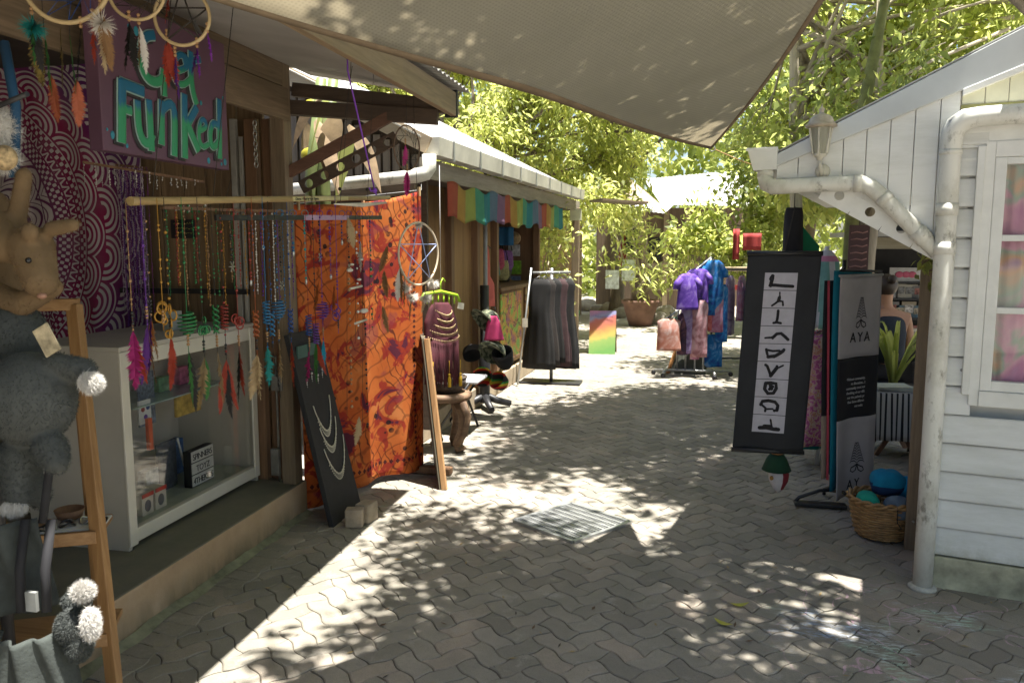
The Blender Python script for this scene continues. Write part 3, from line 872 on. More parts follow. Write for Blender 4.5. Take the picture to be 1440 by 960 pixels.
def tree(name, label, base, height, clumps, L, wr, leafm, barkm, trunk_r=.12, seed=1, lean=(0, 0), group=None, droop=.5, cat='tree', per=9, stems=1):
    rng = np.random.default_rng(seed)
    rr = random.Random(seed)
    base = Vector(base)
    t = T(name, label, cat, base, group)
    top = base + V(lean[0], lean[1], height)
    b = B()
    for sidx in range(stems):
        off = V(rr.uniform(-.1, .1), rr.uniform(-.1, .1), 0) * (0 if stems == 1 else 2)
        pts = [base.lerp(top, i / 6) + off + V(rr.uniform(-1, 1), rr.uniform(-1, 1), 0) * trunk_r * (.6 if 0 < i else 0) for i in range(7)]
        b.tube(pts, [trunk_r * (1.25 if i == 0 else 1 - .09 * i) for i in range(7)], 9)
    b.obj('trunk', barkm, t)
    b = B()
    for (c, rad, n) in clumps:
        c = Vector(c)
        s0 = base.lerp(top, rr.uniform(.55, .98))
        mid = s0.lerp(c, .5) + V(rr.uniform(-.2, .2), rr.uniform(-.2, .2), rr.uniform(0, .25))
        r0 = trunk_r * .42
        b.tube([s0, s0.lerp(mid, .5) + V(0, 0, .05), mid, c], [r0, r0 * .75, r0 * .5, r0 * .18], 6)
        for q in range(5):
            d = Vector((rr.uniform(-1, 1), rr.uniform(-1, 1), rr.uniform(-.7, .8)))
            e = c + Vector((d.x * rad[0], d.y * rad[1], d.z * rad[2])) * .9
            st = mid.lerp(c, rr.uniform(.3, 1))
            b.tube([st, st.lerp(e, .5) + V(0, 0, .05), e], [r0 * .3, r0 * .2, r0 * .07], 5)
    b.obj('limbs', barkm, t)
    v, f = leaf_arrays(clumps, L, wr, rng, droop, per)
    fast_mesh('crown', v, f, leafm, t)
    return t

def blobs(rr, box, n, rad, leaves):
    out = []
    for i in range(n):
        c = [rr.uniform(box[q][0], box[q][1]) for q in range(3)]
        s = rr.uniform(.7, 1.25)
        out.append((c, (rad * s, rad * s, rad * s * .75), int(leaves * s * s)))
    return out
r1 = random.Random(11)
# trees closing the lane, nearest first
tree('mango_tree', 'bright yellow-green leafy tree rising right behind the craft hut roof', (-3.6, 12.8, 0), 3.2,
     blobs(r1, ((-5.6, -.9), (11.8, 14.0), (2.2, 5.0)), 52, .55, 860), .125, .36, LEAF_MANGO, BARK, .14, 3, droop=.75)
tree('mango_tree', 'tall pale-leaved tree between the hut roof and the far shop', (-1.4, 17.5, 0), 4,
     blobs(r1, ((-3.4, .6), (15.5, 18.5), (4.3, 7.6)), 36, .8, 620), .17, .36, LEAF_MANGO, BARK, .15, 5, droop=.7)
tree('shade_tree', 'dense mid-green tree over the clothes racks, its trunk rising above the cottage roof', (1.28, 9.9, 0), 5.2,
     blobs(r1, ((.6, 3.6), (9.6, 11.8), (2.2, 5.4)), 46, .62, 460), .125, .5, LEAF_FINE, BARK_PALE, .09, 8, lean=(-.1, 0))
tree('shade_tree', 'spreading tree standing furthest right beyond the cottage roof', (5.6, 12.0, 0), 4.8,
     blobs(r1, ((3.4, 7.6), (10.8, 14), (2.2, 6.4)), 48, .8, 430), .15, .48, LEAF_FINE, BARK, .17, 9)
tree('shade_tree', 'tree with dark foliage hanging over the far tin roof', (2.4, 16.5, 0), 4.2,
     blobs(r1, ((1.0, 4.4), (14.5, 17.5), (2.1, 5.4)), 34, .8, 420), .16, .48, LEAF_DARK, BARK, .15, 12)
tree('leafy_sapling', 'leafy green sapling in front of the far shop, behind the tie-dye shirts', (.7, 15.0, 0), 2.2,
     blobs(r1, ((.05, 1.5), (14.4, 15.6), (1.0, 2.6)), 16, .42, 220), .14, .5, LEAF_FINE, BARK_PALE, .05, 13, cat='tree')
tree('shade_tree', 'broad tree at the far left, seen under the awning above the hut roof', (-8, 14.5, 0), 4,
     blobs(r1, ((-10.5, -5), (13, 16.5), (2.6, 6.5)), 26, 1.0, 380), .2, .4, LEAF_MANGO, BARK, .18, 14)
def bare_branches():
    t = T('bare_tree', 'thin pale bare tree with slanting branches above the cottage roof', 'tree', (3.3, 9.6, 0)); rr = random.Random(2)
    a = P(1236, 140, Y=9.6); b = B(); b.tube([V(a.x, 9.6, 0), a, P(1238, -60, Y=9.7)], [.06, .045, .035], 9); b.obj('trunk', BARK_PALE, t)
    b = B()
    for (x0, y0, x1, y1, r) in ((1236, 120, 1120, 205, .014), (1420, 40, 1190, 150, .02), (1440, 22, 1260, 62, .024), (1380, 30, 1160, 215, .012), (1300, 60, 1180, 170, .01), (1236, 60, 1440, -15, .02), (1236, 110, 1330, 60, .012), (1440, 75, 1240, 168, .012), (1210, 60, 1130, 130, .01)):
        p, q = P(x0, y0, Y=9.6 + rr.uniform(-.3, .5)), P(x1, y1, Y=9.5 + rr.uniform(-.5, .4)); b.tube([p, p.lerp(q, .5) + V(0, 0, .05), q], [r, r * .8, r * .4], 6)
    b.obj('limbs', BARK_PALE, t)
bare_branches()
# the crown that overhangs the lane and dapples its paving
tree('overhanging_tree', 'tall tree whose high crown overhangs the lane and dapples the paving', (3.6, 7.6, 0), 5.0,
     blobs(r1, ((-.25, 3.0), (4.6, 8.6), (5.0, 6.3)), 38, .68, 640), .14, .42, LEAF_FINE, BARK, .13, 21, lean=(-.5, -.2))
tree('overhanging_tree', 'tree leaning in from the right over the sail and cottage roof', (4.6, 2.6, 0), 4.6,
     blobs(r1, ((-.15, 2.6), (1.5, 3.7), (4.4, 5.4)), 22, .55, 600), .14, .42, LEAF_FINE, BARK, .13, 23, lean=(-.8, .1))
edge = [((x + .9, y - .33, 4.85), (.34, .34, .25), 95) for x, y in ((-1.0, 3.35), (-.75, 3.65), (-1.05, 2.95), (-.5, 3.95), (.1, 4.05), (.35, 4.0), (-1.2, 2.75))]  # leaf clumps added so their shadows roughen the sail's shadow edge
tree('overhanging_tree', 'slender leafy branch added over the sail to break up its shadow edge', (4.9, 1.4, 0), 4.5, edge, .13, .42, LEAF_FINE, BARK, .1, 29, lean=(-1.2, .6))
# unseen tree added behind the camera to block sky light
for i, (x, y, lab) in enumerate(((4.8, -4.5, 'unseen tree added behind the viewpoint to block the sky on the cottage side'),)):
    tree('shade_tree', lab, (x, y, 0), 5, blobs(r1, ((x - 3, x + 3), (y - 2.4, y + 2.4), (3.2, 8.5)), 34, 1.15, 260), .26, .5, LEAF_DARK, BARK, .2, 40 + i)
# far wood behind everything
def far_wood():
    rng = np.random.default_rng(4); rr = random.Random(4)
    t = T('far_wood', None, None, (0, 34, 0)); t['kind'] = 'stuff'
    cl = []
    for i in range(260):
        x = rr.uniform(-26, 30); y = rr.uniform(24, 34)
        cl.append(((x, y, rr.uniform(.3, 11) if i % 3 else rr.uniform(.2, 2.5)), (2.1, 1.6, 1.7), 300))
    v, f = leaf_arrays(cl, .42, .5, rng, .5)
    t2 = fast_mesh('foliage', v, f, LEAF_FINE, t); t2['kind'] = 'stuff'
far_wood()
# ------------------------------------------------------------------ helpers for wares
def flat(name, c, rough=.6, **k): return mat(name, c, rough, k.pop('var', .15), k.pop('vs', 12), k.pop('bump', .05), **k)
SILVER = flat('silver_metal', (.6, .6, .58), .3, metal=.9)
CORD = flat('dark_cord', (.03, .025, .02), .8)
WHITEFEATHER = flat('white_feather', (.72, .68, .62), .8, transl=.3)
CREAMF = flat('cream_feather', (.5, .37, .21), .8, transl=.3)
def fcol(n, c): return flat(n + '_feather', c, .7, transl=.3)
FE = dict(magenta=fcol('magenta', (.46, .03, .2)), purple=fcol('purple', (.11, .02, .2)), red=fcol('red', (.38, .05, .025)), green=fcol('green', (.05, .19, .045)), black=fcol('black', (.02, .018, .016)),
          cream=CREAMF, teal=fcol('teal', (.015, .26, .25)), orange=fcol('orange', (.42, .13, .03)), turquoise=fcol('turquoise', (.01, .27, .42)), brown=fcol('brown', (.28, .15, .06)), white=WHITEFEATHER, violet=fcol('violet', (.35, .04, .55)))
BD = {n: flat(n + '_beads', c, .3) for n, c in dict(gold=(.42, .21, .025), green=(.02, .18, .055), red=(.26, .03, .02), orange=(.33, .08, .02), blue=(.01, .06, .24), sky=(.02, .15, .32), purple=(.12, .03, .27), black=(.02, .02, .02), white=(.75, .74, .7), wood=(.35, .2, .09), teal=(0, .3, .3)).items()}

def feather(b, base, tip, wd, rr, fluff=0.0, up=None):
    base, tip = Vector(base), Vector(tip)
    d = tip - base; L = d.length; d.normalize()
    s = d.cross(Vector((rr.uniform(-1, 1), rr.uniform(-1, 1), .2))).normalized()
    n = s.cross(d)
    bow = rr.uniform(-.12, .12) * L
    N = 34; wd *= 1.25
    def ax(t): return base + d * L * t + s * bow * t * t
    for i in range(N):
        t = i / N
        prof = math.sin(PI * min(1, t * .93 + .09)) ** .7
        for sg in (-1, 1):
            w_ = wd * prof * rr.uniform(.85, 1.08) * (1 + fluff * rr.uniform(0, .5))
            a, c = ax(t), ax(t + 3.2 / N)
            e = ax(t) + s * sg * w_ + d * L * rr.uniform(.13, .17) + n * w_ * rr.uniform(-.5, .5) * (.4 + fluff)
            b.poly([a, c, e])
    b.tube([ax(0), ax(.5), ax(1)], [.0012, .001, .0004], 4)

def fluffball(b, c, r, n, rr, thin=.004):
    for i in range(n):
        d = Vector((rr.gauss(0, 1), rr.gauss(0, 1), rr.gauss(0, 1))).normalized()
        d.z = d.z * .8 - .45; d.normalize()
        s = d.orthogonal().normalized() * thin
        a = Vector(c) + d * r * rr.uniform(.0, .3)
        e = Vector(c) + d * r * rr.uniform(.7, 1.15)
        b.poly([a - s, a + s, e])

def text_mesh(name, s, m, parent, org, xdir, zdir, size, ext=.0015, align='LEFT', spacing=1.0):
    cu = bpy.data.curves.new('tmp', 'FONT'); cu.body = s; cu.size = size; cu.extrude = ext; cu.align_x = align; cu.space_character = spacing
    o = bpy.data.objects.new('tmp', cu); COL.objects.link(o)
    bpy.context.view_layer.update()
    me = bpy.data.meshes.new_from_object(o.evaluated_get(bpy.context.evaluated_depsgraph_get()))
    bpy.data.objects.remove(o); bpy.data.curves.remove(cu)
    x = Vector(xdir).normalized(); z = Vector(zdir).normalized(); y = x.cross(z) * -1
    M = Matrix(((x.x, z.x, y.x, 0), (x.y, z.y, y.y, 0), (x.z, z.z, y.z, 0), (0, 0, 0, 1))); M.translation = Vector(org)
    me.transform(WM[parent.name].inverted() @ M)
    me.materials.clear(); me.materials.append(m); me.name = name
    o = bpy.data.objects.new(name, me); COL.objects.link(o); o.parent = parent; WM[o.name] = WM[parent.name]
    return o

def cloth(fn, nu, nv, name, m, parent=None, solid=.002, **kw):
    b = B(); b.grid(fn, nu, nv); return b.obj(name, m, parent, solid=solid, **kw)

# ------------------------------------------------------------------ shop sign
def shop_sign():
    t = T('hanging_sign', 'purple board with bubble letters reading Get Funked hung under the shop fascia', 'sign', (-2.02, 2.9, 2.2))
    x = -2.0
    b = B(); b.span((x - .055, 2.5, 1.925), (x, 3.3, 2.47)); b.obj('board', mat('dull_purple_paint', (.125, .06, .095), .55, .15, 4, .08, 40), t, bev=.003)
    def sp(px, py, o=.0): p = P(px, py, X=x); return Vector((x + o, p.y, p.z))
    words = {'Get': [([(214, 50), (204, 50), (197, 60), (195, 78), (198, 98), (206, 112), (218, 117), (227, 111), (228, 100)], 5.5), ([(227, 103), (229, 134)], 5),
                     ([(243, 101), (262, 96), (262, 83), (251, 75), (243, 85), (240, 102), (246, 118), (257, 120), (266, 111)], 3.7), ([(266, 74), (266, 106), (269, 130), (274, 146)], 4.5), ([(256, 87), (279, 84)], 4)],
             'Funked': [([(169, 114), (169, 199)], 7), ([(168, 117), (199, 129)], 6.5), ([(172, 153), (182, 156)], 5), ([(191, 143), (192, 180), (199, 200), (208, 203), (212, 190)], 5.5), ([(207, 142), (211, 211)], 5.5),
                        ([(225, 143), (225, 202)], 5.5), ([(226, 154), (235, 145), (244, 150), (243, 218)], 5.5), ([(257, 134), (258, 221)], 5.5), ([(274, 152), (260, 178)], 5), ([(261, 174), (277, 211)], 5.2),
                        ([(278, 184), (288, 180), (287, 170), (281, 167), (277, 182), (278, 200), (284, 208), (291, 203)], 3.1), ([(306, 141), (307, 222)], 4.6), ([(305, 177), (297, 172), (293, 186), (294, 203), (299, 208), (305, 200)], 4)]}
    edge = flat('pale_teal_edge', (.30, .45, .42), .5)
    blk = flat('black_lettering', (.022, .02, .022), .5)
    for wd, strokes in words.items():
        for layer, (dx, dy, grow, off) in enumerate(((-3.0, 3.2, 1.18, .003), (0, 0, 1.14, .0055), (0, 0, .92, .0085))):
            b = B()
            for pts, hw in strokes:
                w3 = [sp(px + dx, py + dy) for px, py in pts]
                # smooth the path
                q = [w3[0]]
                for i in range(len(w3) - 1):
                    for f in (.33, .67, 1):
                        q.append(w3[i].lerp(w3[i + 1], f))
                for _ in range(2 if len(w3) > 3 else 0):
                    q = [q[0]] + [(q[i - 1] + q[i] * 2 + q[i + 1]) / 4 for i in range(1, len(q) - 1)] + [q[-1]]
                r = hw / 325 * 1.2 * grow * (P(pts[0][0], pts[0][1], X=x).y / 2.9)
                d0 = (q[0] - q[1]).normalized() * r * .25; d1 = (q[-1] - q[-2]).normalized() * r * .25
                b.tube([q[0] + d0] + q + [q[-1] + d1], r, 12)
            for v in b.bm.verts: v.co.x = x + off + (v.co.x - x) * (.10 if layer < 2 else .12)
            if layer == 2:
                k = NT('blue_to_green_' + wd.lower()); z = k.xyz()[2]
                z0 = (sp(225, 88).z if wd == 'Get' else sp(240, 165).z) - 2.2
                f = k.m_('ADD', z, k.m_('MULTIPLY', k.noise(k.map(scale=(1, 30, 1)), 3, 2), .05))
                c = k.ramp(f, [(0, (.02, .3, .13)), (1, (.01, .155, .27))])
                mr = k.n('MapRange'); k.put(mr.inputs[0], f); mr.inputs[1].default_value = z0 + .012; mr.inputs[2].default_value = z0 + .035
                c = k.mix(mr.outputs[0], (.03, .29, .13), (.008, .135, .25))
                b.obj('lettering', k.done(c, .5), t)
            else:
                b.obj('letter_shadow' if layer == 0 else 'letter_edge', blk if layer == 0 else edge, t)
    for px, py, r in ((191, 44, 6), (180, 37, 2.5), (158, 190, 5), (282, 145, 3.5), (313, 138, 2.5), (293, 226, 4.5), (311, 231, 2.5), (316, 228, 5), (178, 205, 3), (150, 182, 2), (185, 50, 2)):
        p = sp(px, py); b = B(); b.ball((x + .002, p.y, p.z), (.003, r / 420, r / 330), 10, 6); b.obj('paint_drop', flat('teal_drops', (.03, .25, .33), .5), t)
    for y in (2.6, 3.2):
        b = B(); b.bar((x - .03, y, 2.46), (x - .12, y, 2.62), .012, .012); b.obj('hanger', STEEL, t)
shop_sign()

# ------------------------------------------------------------------ mandala tapestry
def tapestry():
    c0 = P(-45, 330, Y=4.25)
    k = NT('mandala_print')
    x, y, z = k.xyz()
    r = k.m_('MULTIPLY', k.m_('SQRT', k.m_('ADD', k.m_('MULTIPLY', x, x), k.m_('MULTIPLY', z, z))), .84)
    th = k.m_('ARCTAN2', z, x)
    def petals(n, f, amp):   # scalloped rings
        s = k.m_('ABSOLUTE', k.m_('SINE', k.m_('MULTIPLY', th, n)))
        return k.m_('FRACT', k.m_('ADD', k.m_('MULTIPLY', r, f), k.m_('MULTIPLY', s, -amp)))
    def lt(a, v): return k.m_('LESS_THAN', a, v)
    def band(a, c): return k.m_('MULTIPLY', k.m_('GREATER_THAN', r, a), k.m_('LESS_THAN', r, c))
    def mx(*a):
        o = a[0]
        for q in a[1:]: o = k.m_('MAXIMUM', o, q)
        return o
    def arcs(a, _): return k.ramp(a, [(0, 1.0), (.16, 0.0), (.26, 1.0), (.36, 0.0), (.46, 1.0), (.54, 0.0), (.64, 1.0), (.74, 0.0), (.80, 1.0)], 'CONSTANT')
    big = k.m_('MULTIPLY', lt(petals(8, 11, 1.1), .42), band(.0, .56))
    big2 = k.m_('MULTIPLY', lt(k.m_('FRACT', k.m_('ADD', k.m_('MULTIPLY', petals(8, 11, 1.1), 3.0), k.m_('MULTIPLY', th, 0.0))), .3), band(.0, .56))
    dots = k.m_('MULTIPLY', k.m_('GREATER_THAN', k.m_('MULTIPLY', k.m_('SINE', k.m_('MULTIPLY', th, 110)), k.m_('SINE', k.m_('MULTIPLY', r, 150))), -.1), k.m_('MAXIMUM', band(.57, .64), band(.69, .73)))
    rings = mx(band(.56, .572), band(.636, .645), band(.682, .69), band(.735, .745), band(.50, .508))
    zig = k.m_('MULTIPLY', lt(k.m_('FRACT', k.m_('ADD', k.m_('MULTIPLY', r, 20), k.m_('ABSOLUTE', k.m_('SINE', k.m_('MULTIPLY', th, 44))))), .5), band(.645, .682))
    row = k.m_('FLOOR', k.m_('MULTIPLY', r, 9.5)); fu = k.m_('SUBTRACT', k.m_('FRACT', k.m_('ADD', k.m_('MULTIPLY', th, 22 / (2 * PI)), k.m_('MULTIPLY', row, .5))), .5)
    fv = k.m_('FRACT', k.m_('MULTIPLY', r, 9.5)); fd = k.m_('SQRT', k.m_('ADD', k.m_('POWER', k.m_('MULTIPLY', k.m_('ABSOLUTE', fu), 1.35), 2.0), k.m_('MULTIPLY', k.m_('MULTIPLY', fv, fv), .72)))
    outer = k.m_('MULTIPLY', arcs(fd, 1), k.m_('GREATER_THAN', r, .745)) if True else k.m_('MULTIPLY', arcs(k.m_('FRACT', k.m_('ADD', k.m_('MULTIPLY', r, 14), k.m_('MULTIPLY', k.m_('POWER', k.m_('ABSOLUTE', k.m_('SINE', k.m_('MULTIPLY', th, 14))), .75), -1.0))), 9.0), k.m_('GREATER_THAN', r, .745))
    f = mx(k.m_('ABSOLUTE', k.m_('SUBTRACT', big, k.m_('MULTIPLY', big2, .9))), dots, rings, zig, outer)
    ink = k.ramp(r, [(.3, (.055, .02, .085)), (.55, (.14, .01, .09)), (.7, (.24, .012, .075)), (.85, (.3, .015, .09)), (.97, (.13, .02, .15))])
    c = k.mix(f, (.62, .56, .57), ink)
    c = k.mix(k.ramp(k.noise(None, 7, 4), [(.4, 0.0), (.75, .25)]), c, (.3, .25, .3))
    k.bump(k.noise(k.map(scale=(1, 1, .35)), 6, 3), .3, .03)
    m = k.done(c, .9)
    xr = P(203, 300, Y=4.25).x
    b = B(); b.grid(lambda u, v: (-4.55 + (xr + 4.55) * u, 4.25 + .018 * math.sin(u * 31 + v) * (1 - v * .5) - .01, .98 + 1.75 * v), 90, 20)
    b.obj('wall_tapestry', m, None, 'white and magenta mandala tapestry hung at the back of the jewellery shop', 'tapestry', loc=c0)
tapestry()
def strands(name, label, cat, pa, pb, z1, n, cols, seed, dz=.12, r=.004):
    rr = random.Random(seed); pa, pb = Vector(pa), Vector(pb)
    t = T(name, label, cat, (pa + pb) / 2)
    for q, m in enumerate(cols):
        b = B()
        for i in range(n):
            if i % len(cols) != q: continue
            p = pa.lerp(pb, (i + .5) / n) + V(rr.uniform(-.01, .01), rr.uniform(-.015, .015), 0)
            ze = z1 + rr.uniform(0, dz); z = p.z
            b.tube([p, V(p.x, p.y, ze)], .0012, 4)
            while z > ze:
                b.ball((p.x + rr.uniform(-.003, .003), p.y, z), r * rr.uniform(.6, 1.4), 6, 4); z -= r * rr.uniform(2.2, 5)
        b.tube([pa, pb], .002, 4); b.obj('bead_strands', m, t)
    b = B(); b.bar(pa, pb, .012, .012); b.obj('hanging_rail', WARMWOOD, t)
strands('bead_curtain', 'purple and lilac bead strands hanging beside the mandala tapestry', 'bead curtain', P(163, 232, Y=4.1), P(203, 236, Y=4.12), P(180, 462, Y=4.1).z, 30, [BD['purple'], flat('lilac_beads', (.42, .32, .42), .5), flat('plum_beads', (.2, .04, .2), .5)], 2)
strands('earring_row', 'row of pale crystal earrings on a slanting stick beneath the purple sign', 'earrings', P(116, 228, Y=3.35), P(287, 256, Y=3.75), P(260, 270, Y=3.7).z, 18, [SILVER, BD['white']], 4, .05, .0035)
strands('earring_row', 'row of small green glass earrings above the chalkboard note', 'earrings', P(238, 290, Y=3.9), P(292, 289, Y=4.0), P(262, 300, Y=3.9).z, 14, [BD['green'], BD['white']], 5, .02, .005)
strands('bead_curtain', 'fine strings of green, red and amber beads across the shop front behind the bamboo pole', 'bead curtain', P(228, 292, X=-2.1), P(345, 296, X=-2.1), P(290, 440, X=-2.1).z, 15, [BD['green'], BD['red'], BD['gold'], BD['wood']], 12, .14, .0042)
strands('bead_curtain', 'fine strings of blue, white and violet beads beside the shop corner post', 'bead curtain', P(350, 296, X=-2.05), P(412, 297, X=-2.05), P(380, 440, X=-2.05).z, 9, [BD['sky'], BD['white'], BD['purple']], 13, .14, .0042)
def note():
    p = P(258, 322, Y=4.28); t = T('chalkboard_note', 'small black price note with yellow handwriting on the board wall', 'note', p)
    b = B(); b.box(p, (.16, .012, .11)); b.obj('card', BLACK, t)
    b = B(); rr = random.Random(3)
    for row in range(3):
        x = -.06 + row * .012
        while x < .055:
            b.tube([p + V(x, -.0085, .028 - row * .026), p + V(x + .008, -.0085, .04 - row * .026 - rr.uniform(0, .02)), p + V(x + .012, -.0085, .03 - row * .026)], .0013, 4); x += .017
    b.obj('handwriting', flat('yellow_chalk', (.5, .5, .12), .8), t)
note()
def wall_hanger():
    p = P(362, 175, Y=4.2); t = T('metal_link_chain', 'short steel chain hanging between the boards and the sliding track', 'chain', p)
    z = p.z
    for i in range(9):
        b = B(); a = i * PI / 2
        b.tube([V(p.x + .011 * math.cos(q) * math.cos(a), p.y - .03 + .011 * math.cos(q) * math.sin(a), z - i * .028 + .018 * math.sin(q)) for q in np.linspace(0, 2 * PI, 11)[:-1]], .003, 5, closed=True)
        b.obj('link', SILVER, t)
wall_hanger()

# ------------------------------------------------------------------ glass display cabinet
def cabinet():
    X0, X1, Y0, Y1, Z0, Z1 = -2.96, -2.44, 3.06, 4.2, .2, 1.12
    t = T('display_cabinet', 'white glass-fronted display cabinet standing on the shop step', 'cabinet', (-2.7, 3.6, .2))
    lam = mat('cream_laminate', (.50, .465, .40), .45, .08, 3, .04)
    b = B(); b.span((X0, Y0, Z0), (X1, Y0 + .022, Z1)); b.span((X0, Y1 - .02, Z0), (X1, Y1, Z1)); b.span((X0, Y0 + .023, Z0), (X0 + .018, Y1 - .021, Z1)); b.obj('carcass', lam, t, bev=.002)
    b = B(); b.span((X0, Y0 - .006, Z1), (X1 + .012, Y1 + .006, Z1 + .022)); b.obj('top', lam, t, bev=.003)
    b = B(); b.span((X0 + .02, Y0 + .024, Z0 + .02), (X1 - .03, Y1 - .022, Z0 + .085)); b.obj('floor_panel', flat('pale_green_laminate', (.42, .45, .36), .3), t)
    b = B()
    b.span((X1 - .028, Y0 + .024, Z0 + .03), (X1 + .01, Y1 - .022, Z0 + .095)); b.span((X1 - .026, Y0 + .024, Z1 - .075), (X1 + .006, Y1 - .022, Z1 - .002))
    b.span((X1 + .0005, Y0 - .003, Z0 + .02), (X1 + .013, Y0 + .05, Z1 - .002)); b.span((X1 + .0005, Y1 - .05, Z0 + .03), (X1 + .013, Y1 + .003, Z1 - .002))
    b.obj('front_frame', mat('white_enamel_frame', (.66, .62, .53), .35, .06, 4, .03), t, bev=.004)
    b = B(); b.span((X1 - .012, Y0 + .05, Z0 + .09), (X1 - .008, Y1 - .05, Z1 - .075)); b.obj('glass_front', GLASS, t)
    b = B(); b.span((X0 + .02, Y0 + .3, .79), (X0 + .36, Y1 - .022, .797)); b.obj('glass_shelf', flat('shelf_glass', (.35, .45, .42), .1), t)
    # goods inside
    def card(name, px, py, X, wd, h, d, m, lab, cat, z=None, grp=None):
        p = P(px, py, X=X); z = p.z if z is None else z
        o = T(name, lab, cat, (X, p.y, z), grp)
        b = B(); b.span((X - d, p.y - wd / 2, z), (X, p.y + wd / 2, z + h)); b.obj('carton', m, o, bev=.002)
        return o, p.y, z
    zf = Z0 + .086
    o, y, z = card('letter_board', 284, 640, -2.56, .21, .2, .045, BLACK, 'lightbox sign reading spinners toyz 4thekids inside the glass cabinet', 'letter board', zf)
    white = flat('letterboard_white', (.62, .62, .58), .4)
    for i, s in enumerate(('SPINNERS', 'TOYZ', '4THEKIDS')):
        b = B(); zz = z + .2 - .066 * (i + 1); b.span((-2.5595, y - .1, zz + .004), (-2.556, y + .1, zz + .063)); b.obj('letter_strip', white, o)
        text_mesh('lettering', s, BLACK, o, (-2.5555, y, zz + .015), (0, 1, 0), (0, 0, 1), .047, .001, 'CENTER', .86 if i != 1 else 1)
    for i, (px, lab) in enumerate(((207, 'red and white toy carton at the front corner of the glass cabinet'), (226, 'red and yellow toy carton beside the letter board in the cabinet'))):
        o, y, z = card('toy_carton', px, 690, -2.52, .085, .11, .07, flat('carton_white', (.55, .5, .42), .4), lab, 'toy box', zf, 'toy cartons in the cabinet')
        b = B(); b.span((-2.5195, y - .042, z + .09), (-2.516, y + .042, z + .109)); b.obj('red_band', flat('carton_red', (.5, .04, .03), .4), o)
        b = B(); b.ball((-2.5195, y, z + .045), (.003, .024, .03), 12, 8); b.obj('toy_picture', flat('grey_print', (.12, .12, .14), .4), o)
    card('photo_card', 205, 535, -2.7, .13, .28, .01, flat('blue_grey_print', (.12, .15, .2), .5, var=.8, vs=60), 'blue-grey printed card standing at the left of the cabinet shelf', 'card', .66)
    o, y, z = card('spinner_card', 205, 590, -2.62, .09, .12, .01, flat('white_card', (.6, .6, .6), .5), 'white card with coloured spinner pictures in the cabinet', 'card', .70)
    for dy, dz, n in ((-.018, .075, 'red'), (.02, .08, 'blue'), (.0, .035, 'purple')):
        b = B(); b.ball((-2.6185, y + dy, z + dz), (.002, .015, .013), 10, 6); b.obj('picture', BD[n], o)
    o, y, z = card('easel_frame', 235, 640, -2.68, .16, .26, .012, flat('dark_print', (.07, .08, .1), .4, var=.6, vs=40), 'dark framed print leaning in the cabinet behind the toy cartons', 'picture', zf)
    b = B(); b.bar((-2.67, y + .08, z + .26), (-2.64, y + .12, z), .012, .01); b.obj('easel_leg', white, o)
    o, y, z = card('small_box', 322, 590, -2.72, .05, .05, .05, white, 'small white box on the right end of the cabinet glass shelf', 'box', .798)
    o, y, z = card('yellow_packet', 268, 600, -2.66, .22, .13, .02, flat('yellow_print', (.55, .38, .1), .4, var=.5, vs=20), 'yellow printed packet in the middle of the cabinet', 'packet', .66)
    o, y, z = card('orange_packet', 212, 600, -2.56, .03, .16, .02, flat('orange_print', (.6, .1, .03), .4), 'narrow orange packet hanging near the cabinet left edge', 'packet', .58)
    for nm, px, py, X, wd, h, col, lab, zz in (('green_tin', 232, 560, -2.75, .09, .08, (.1, .25, .12), 'small green tin on the left of the cabinet glass shelf', .798), ('pink_box', 262, 560, -2.78, .1, .1, (.5, .15, .25), 'pink box in the middle of the cabinet glass shelf', .798), ('striped_box', 295, 575, -2.74, .12, .07, (.5, .45, .4), 'cream striped box right of the pink one on the glass shelf', .798), ('blue_packet', 248, 640, -2.8, .14, .2, (.08, .16, .35), 'blue packet standing at the back of the cabinet floor', zf), ('red_packet', 318, 640, -2.82, .12, .18, (.4, .06, .05), 'red packet at the far right of the cabinet floor', zf), ('small_white_carton', 215, 680, -2.64, .1, .16, (.5, .5, .48), 'white carton just behind the red and white toy cartons', zf)):
        card(nm, px, py, X, wd, h, .05, flat(nm + '_print', col, .45, var=.55, vs=35), lab, 'packet', zz)
    o, y, z = card('soap_box', 250, 470, -2.62, .09, .1, .06, flat('clear_acrylic', (.35, .38, .36), .2), 'small acrylic box on top of the display cabinet', 'box', Z1 + .023)
cabinet()

# ------------------------------------------------------------------ bamboo pole and hanging charms
PX = -1.65
PA = P(183, 283, X=PX); PB = P(547, 278, X=PX)
def pole_at(px):
    p = P(px, 280, X=PX); f = (p.y - PA.y) / (PB.y - PA.y); return PA.lerp(PB, f)
def bamboo():
    t = T('bamboo_pole', 'long bamboo pole slung under the shop eave to carry the feathered charms', 'pole', PA)
    BAM = wood('dry_bamboo', (.30, .2, .08), (.46, .33, .15), 'Y', .45)
    b = B(); N = 40; pts = [PA.lerp(PB, i / N) for i in range(N + 1)]
    b.tube(pts, [.0125 + (.0018 if i % 7 == 0 else 0) for i in range(N + 1)], 12); b.obj('culm', BAM, t)
    a, c = pole_at(408), pole_at(486)
    b = B(); b.bar(a + V(.0115, 0, .0), c + V(.0115, 0, .0), .006, .018); lab = b.obj('paper_label', flat('buff_label', (.5, .44, .22), .7), t)
    text_mesh('lettering', 'Charms + Made by Magic Gypsies', BLACK, t, a + V(.0155, .02, -.004), (c - a), (0, 0, 1), .0165, .0004)
    for px in (215, 300, 470):
        q = pole_at(px); b = B(); b.tube([q + V(0, 0, .015), V(q.x + .1, q.y + .02, 2.43)], .0016, 5); b.obj('hanging_cord', CORD, t)
bamboo()

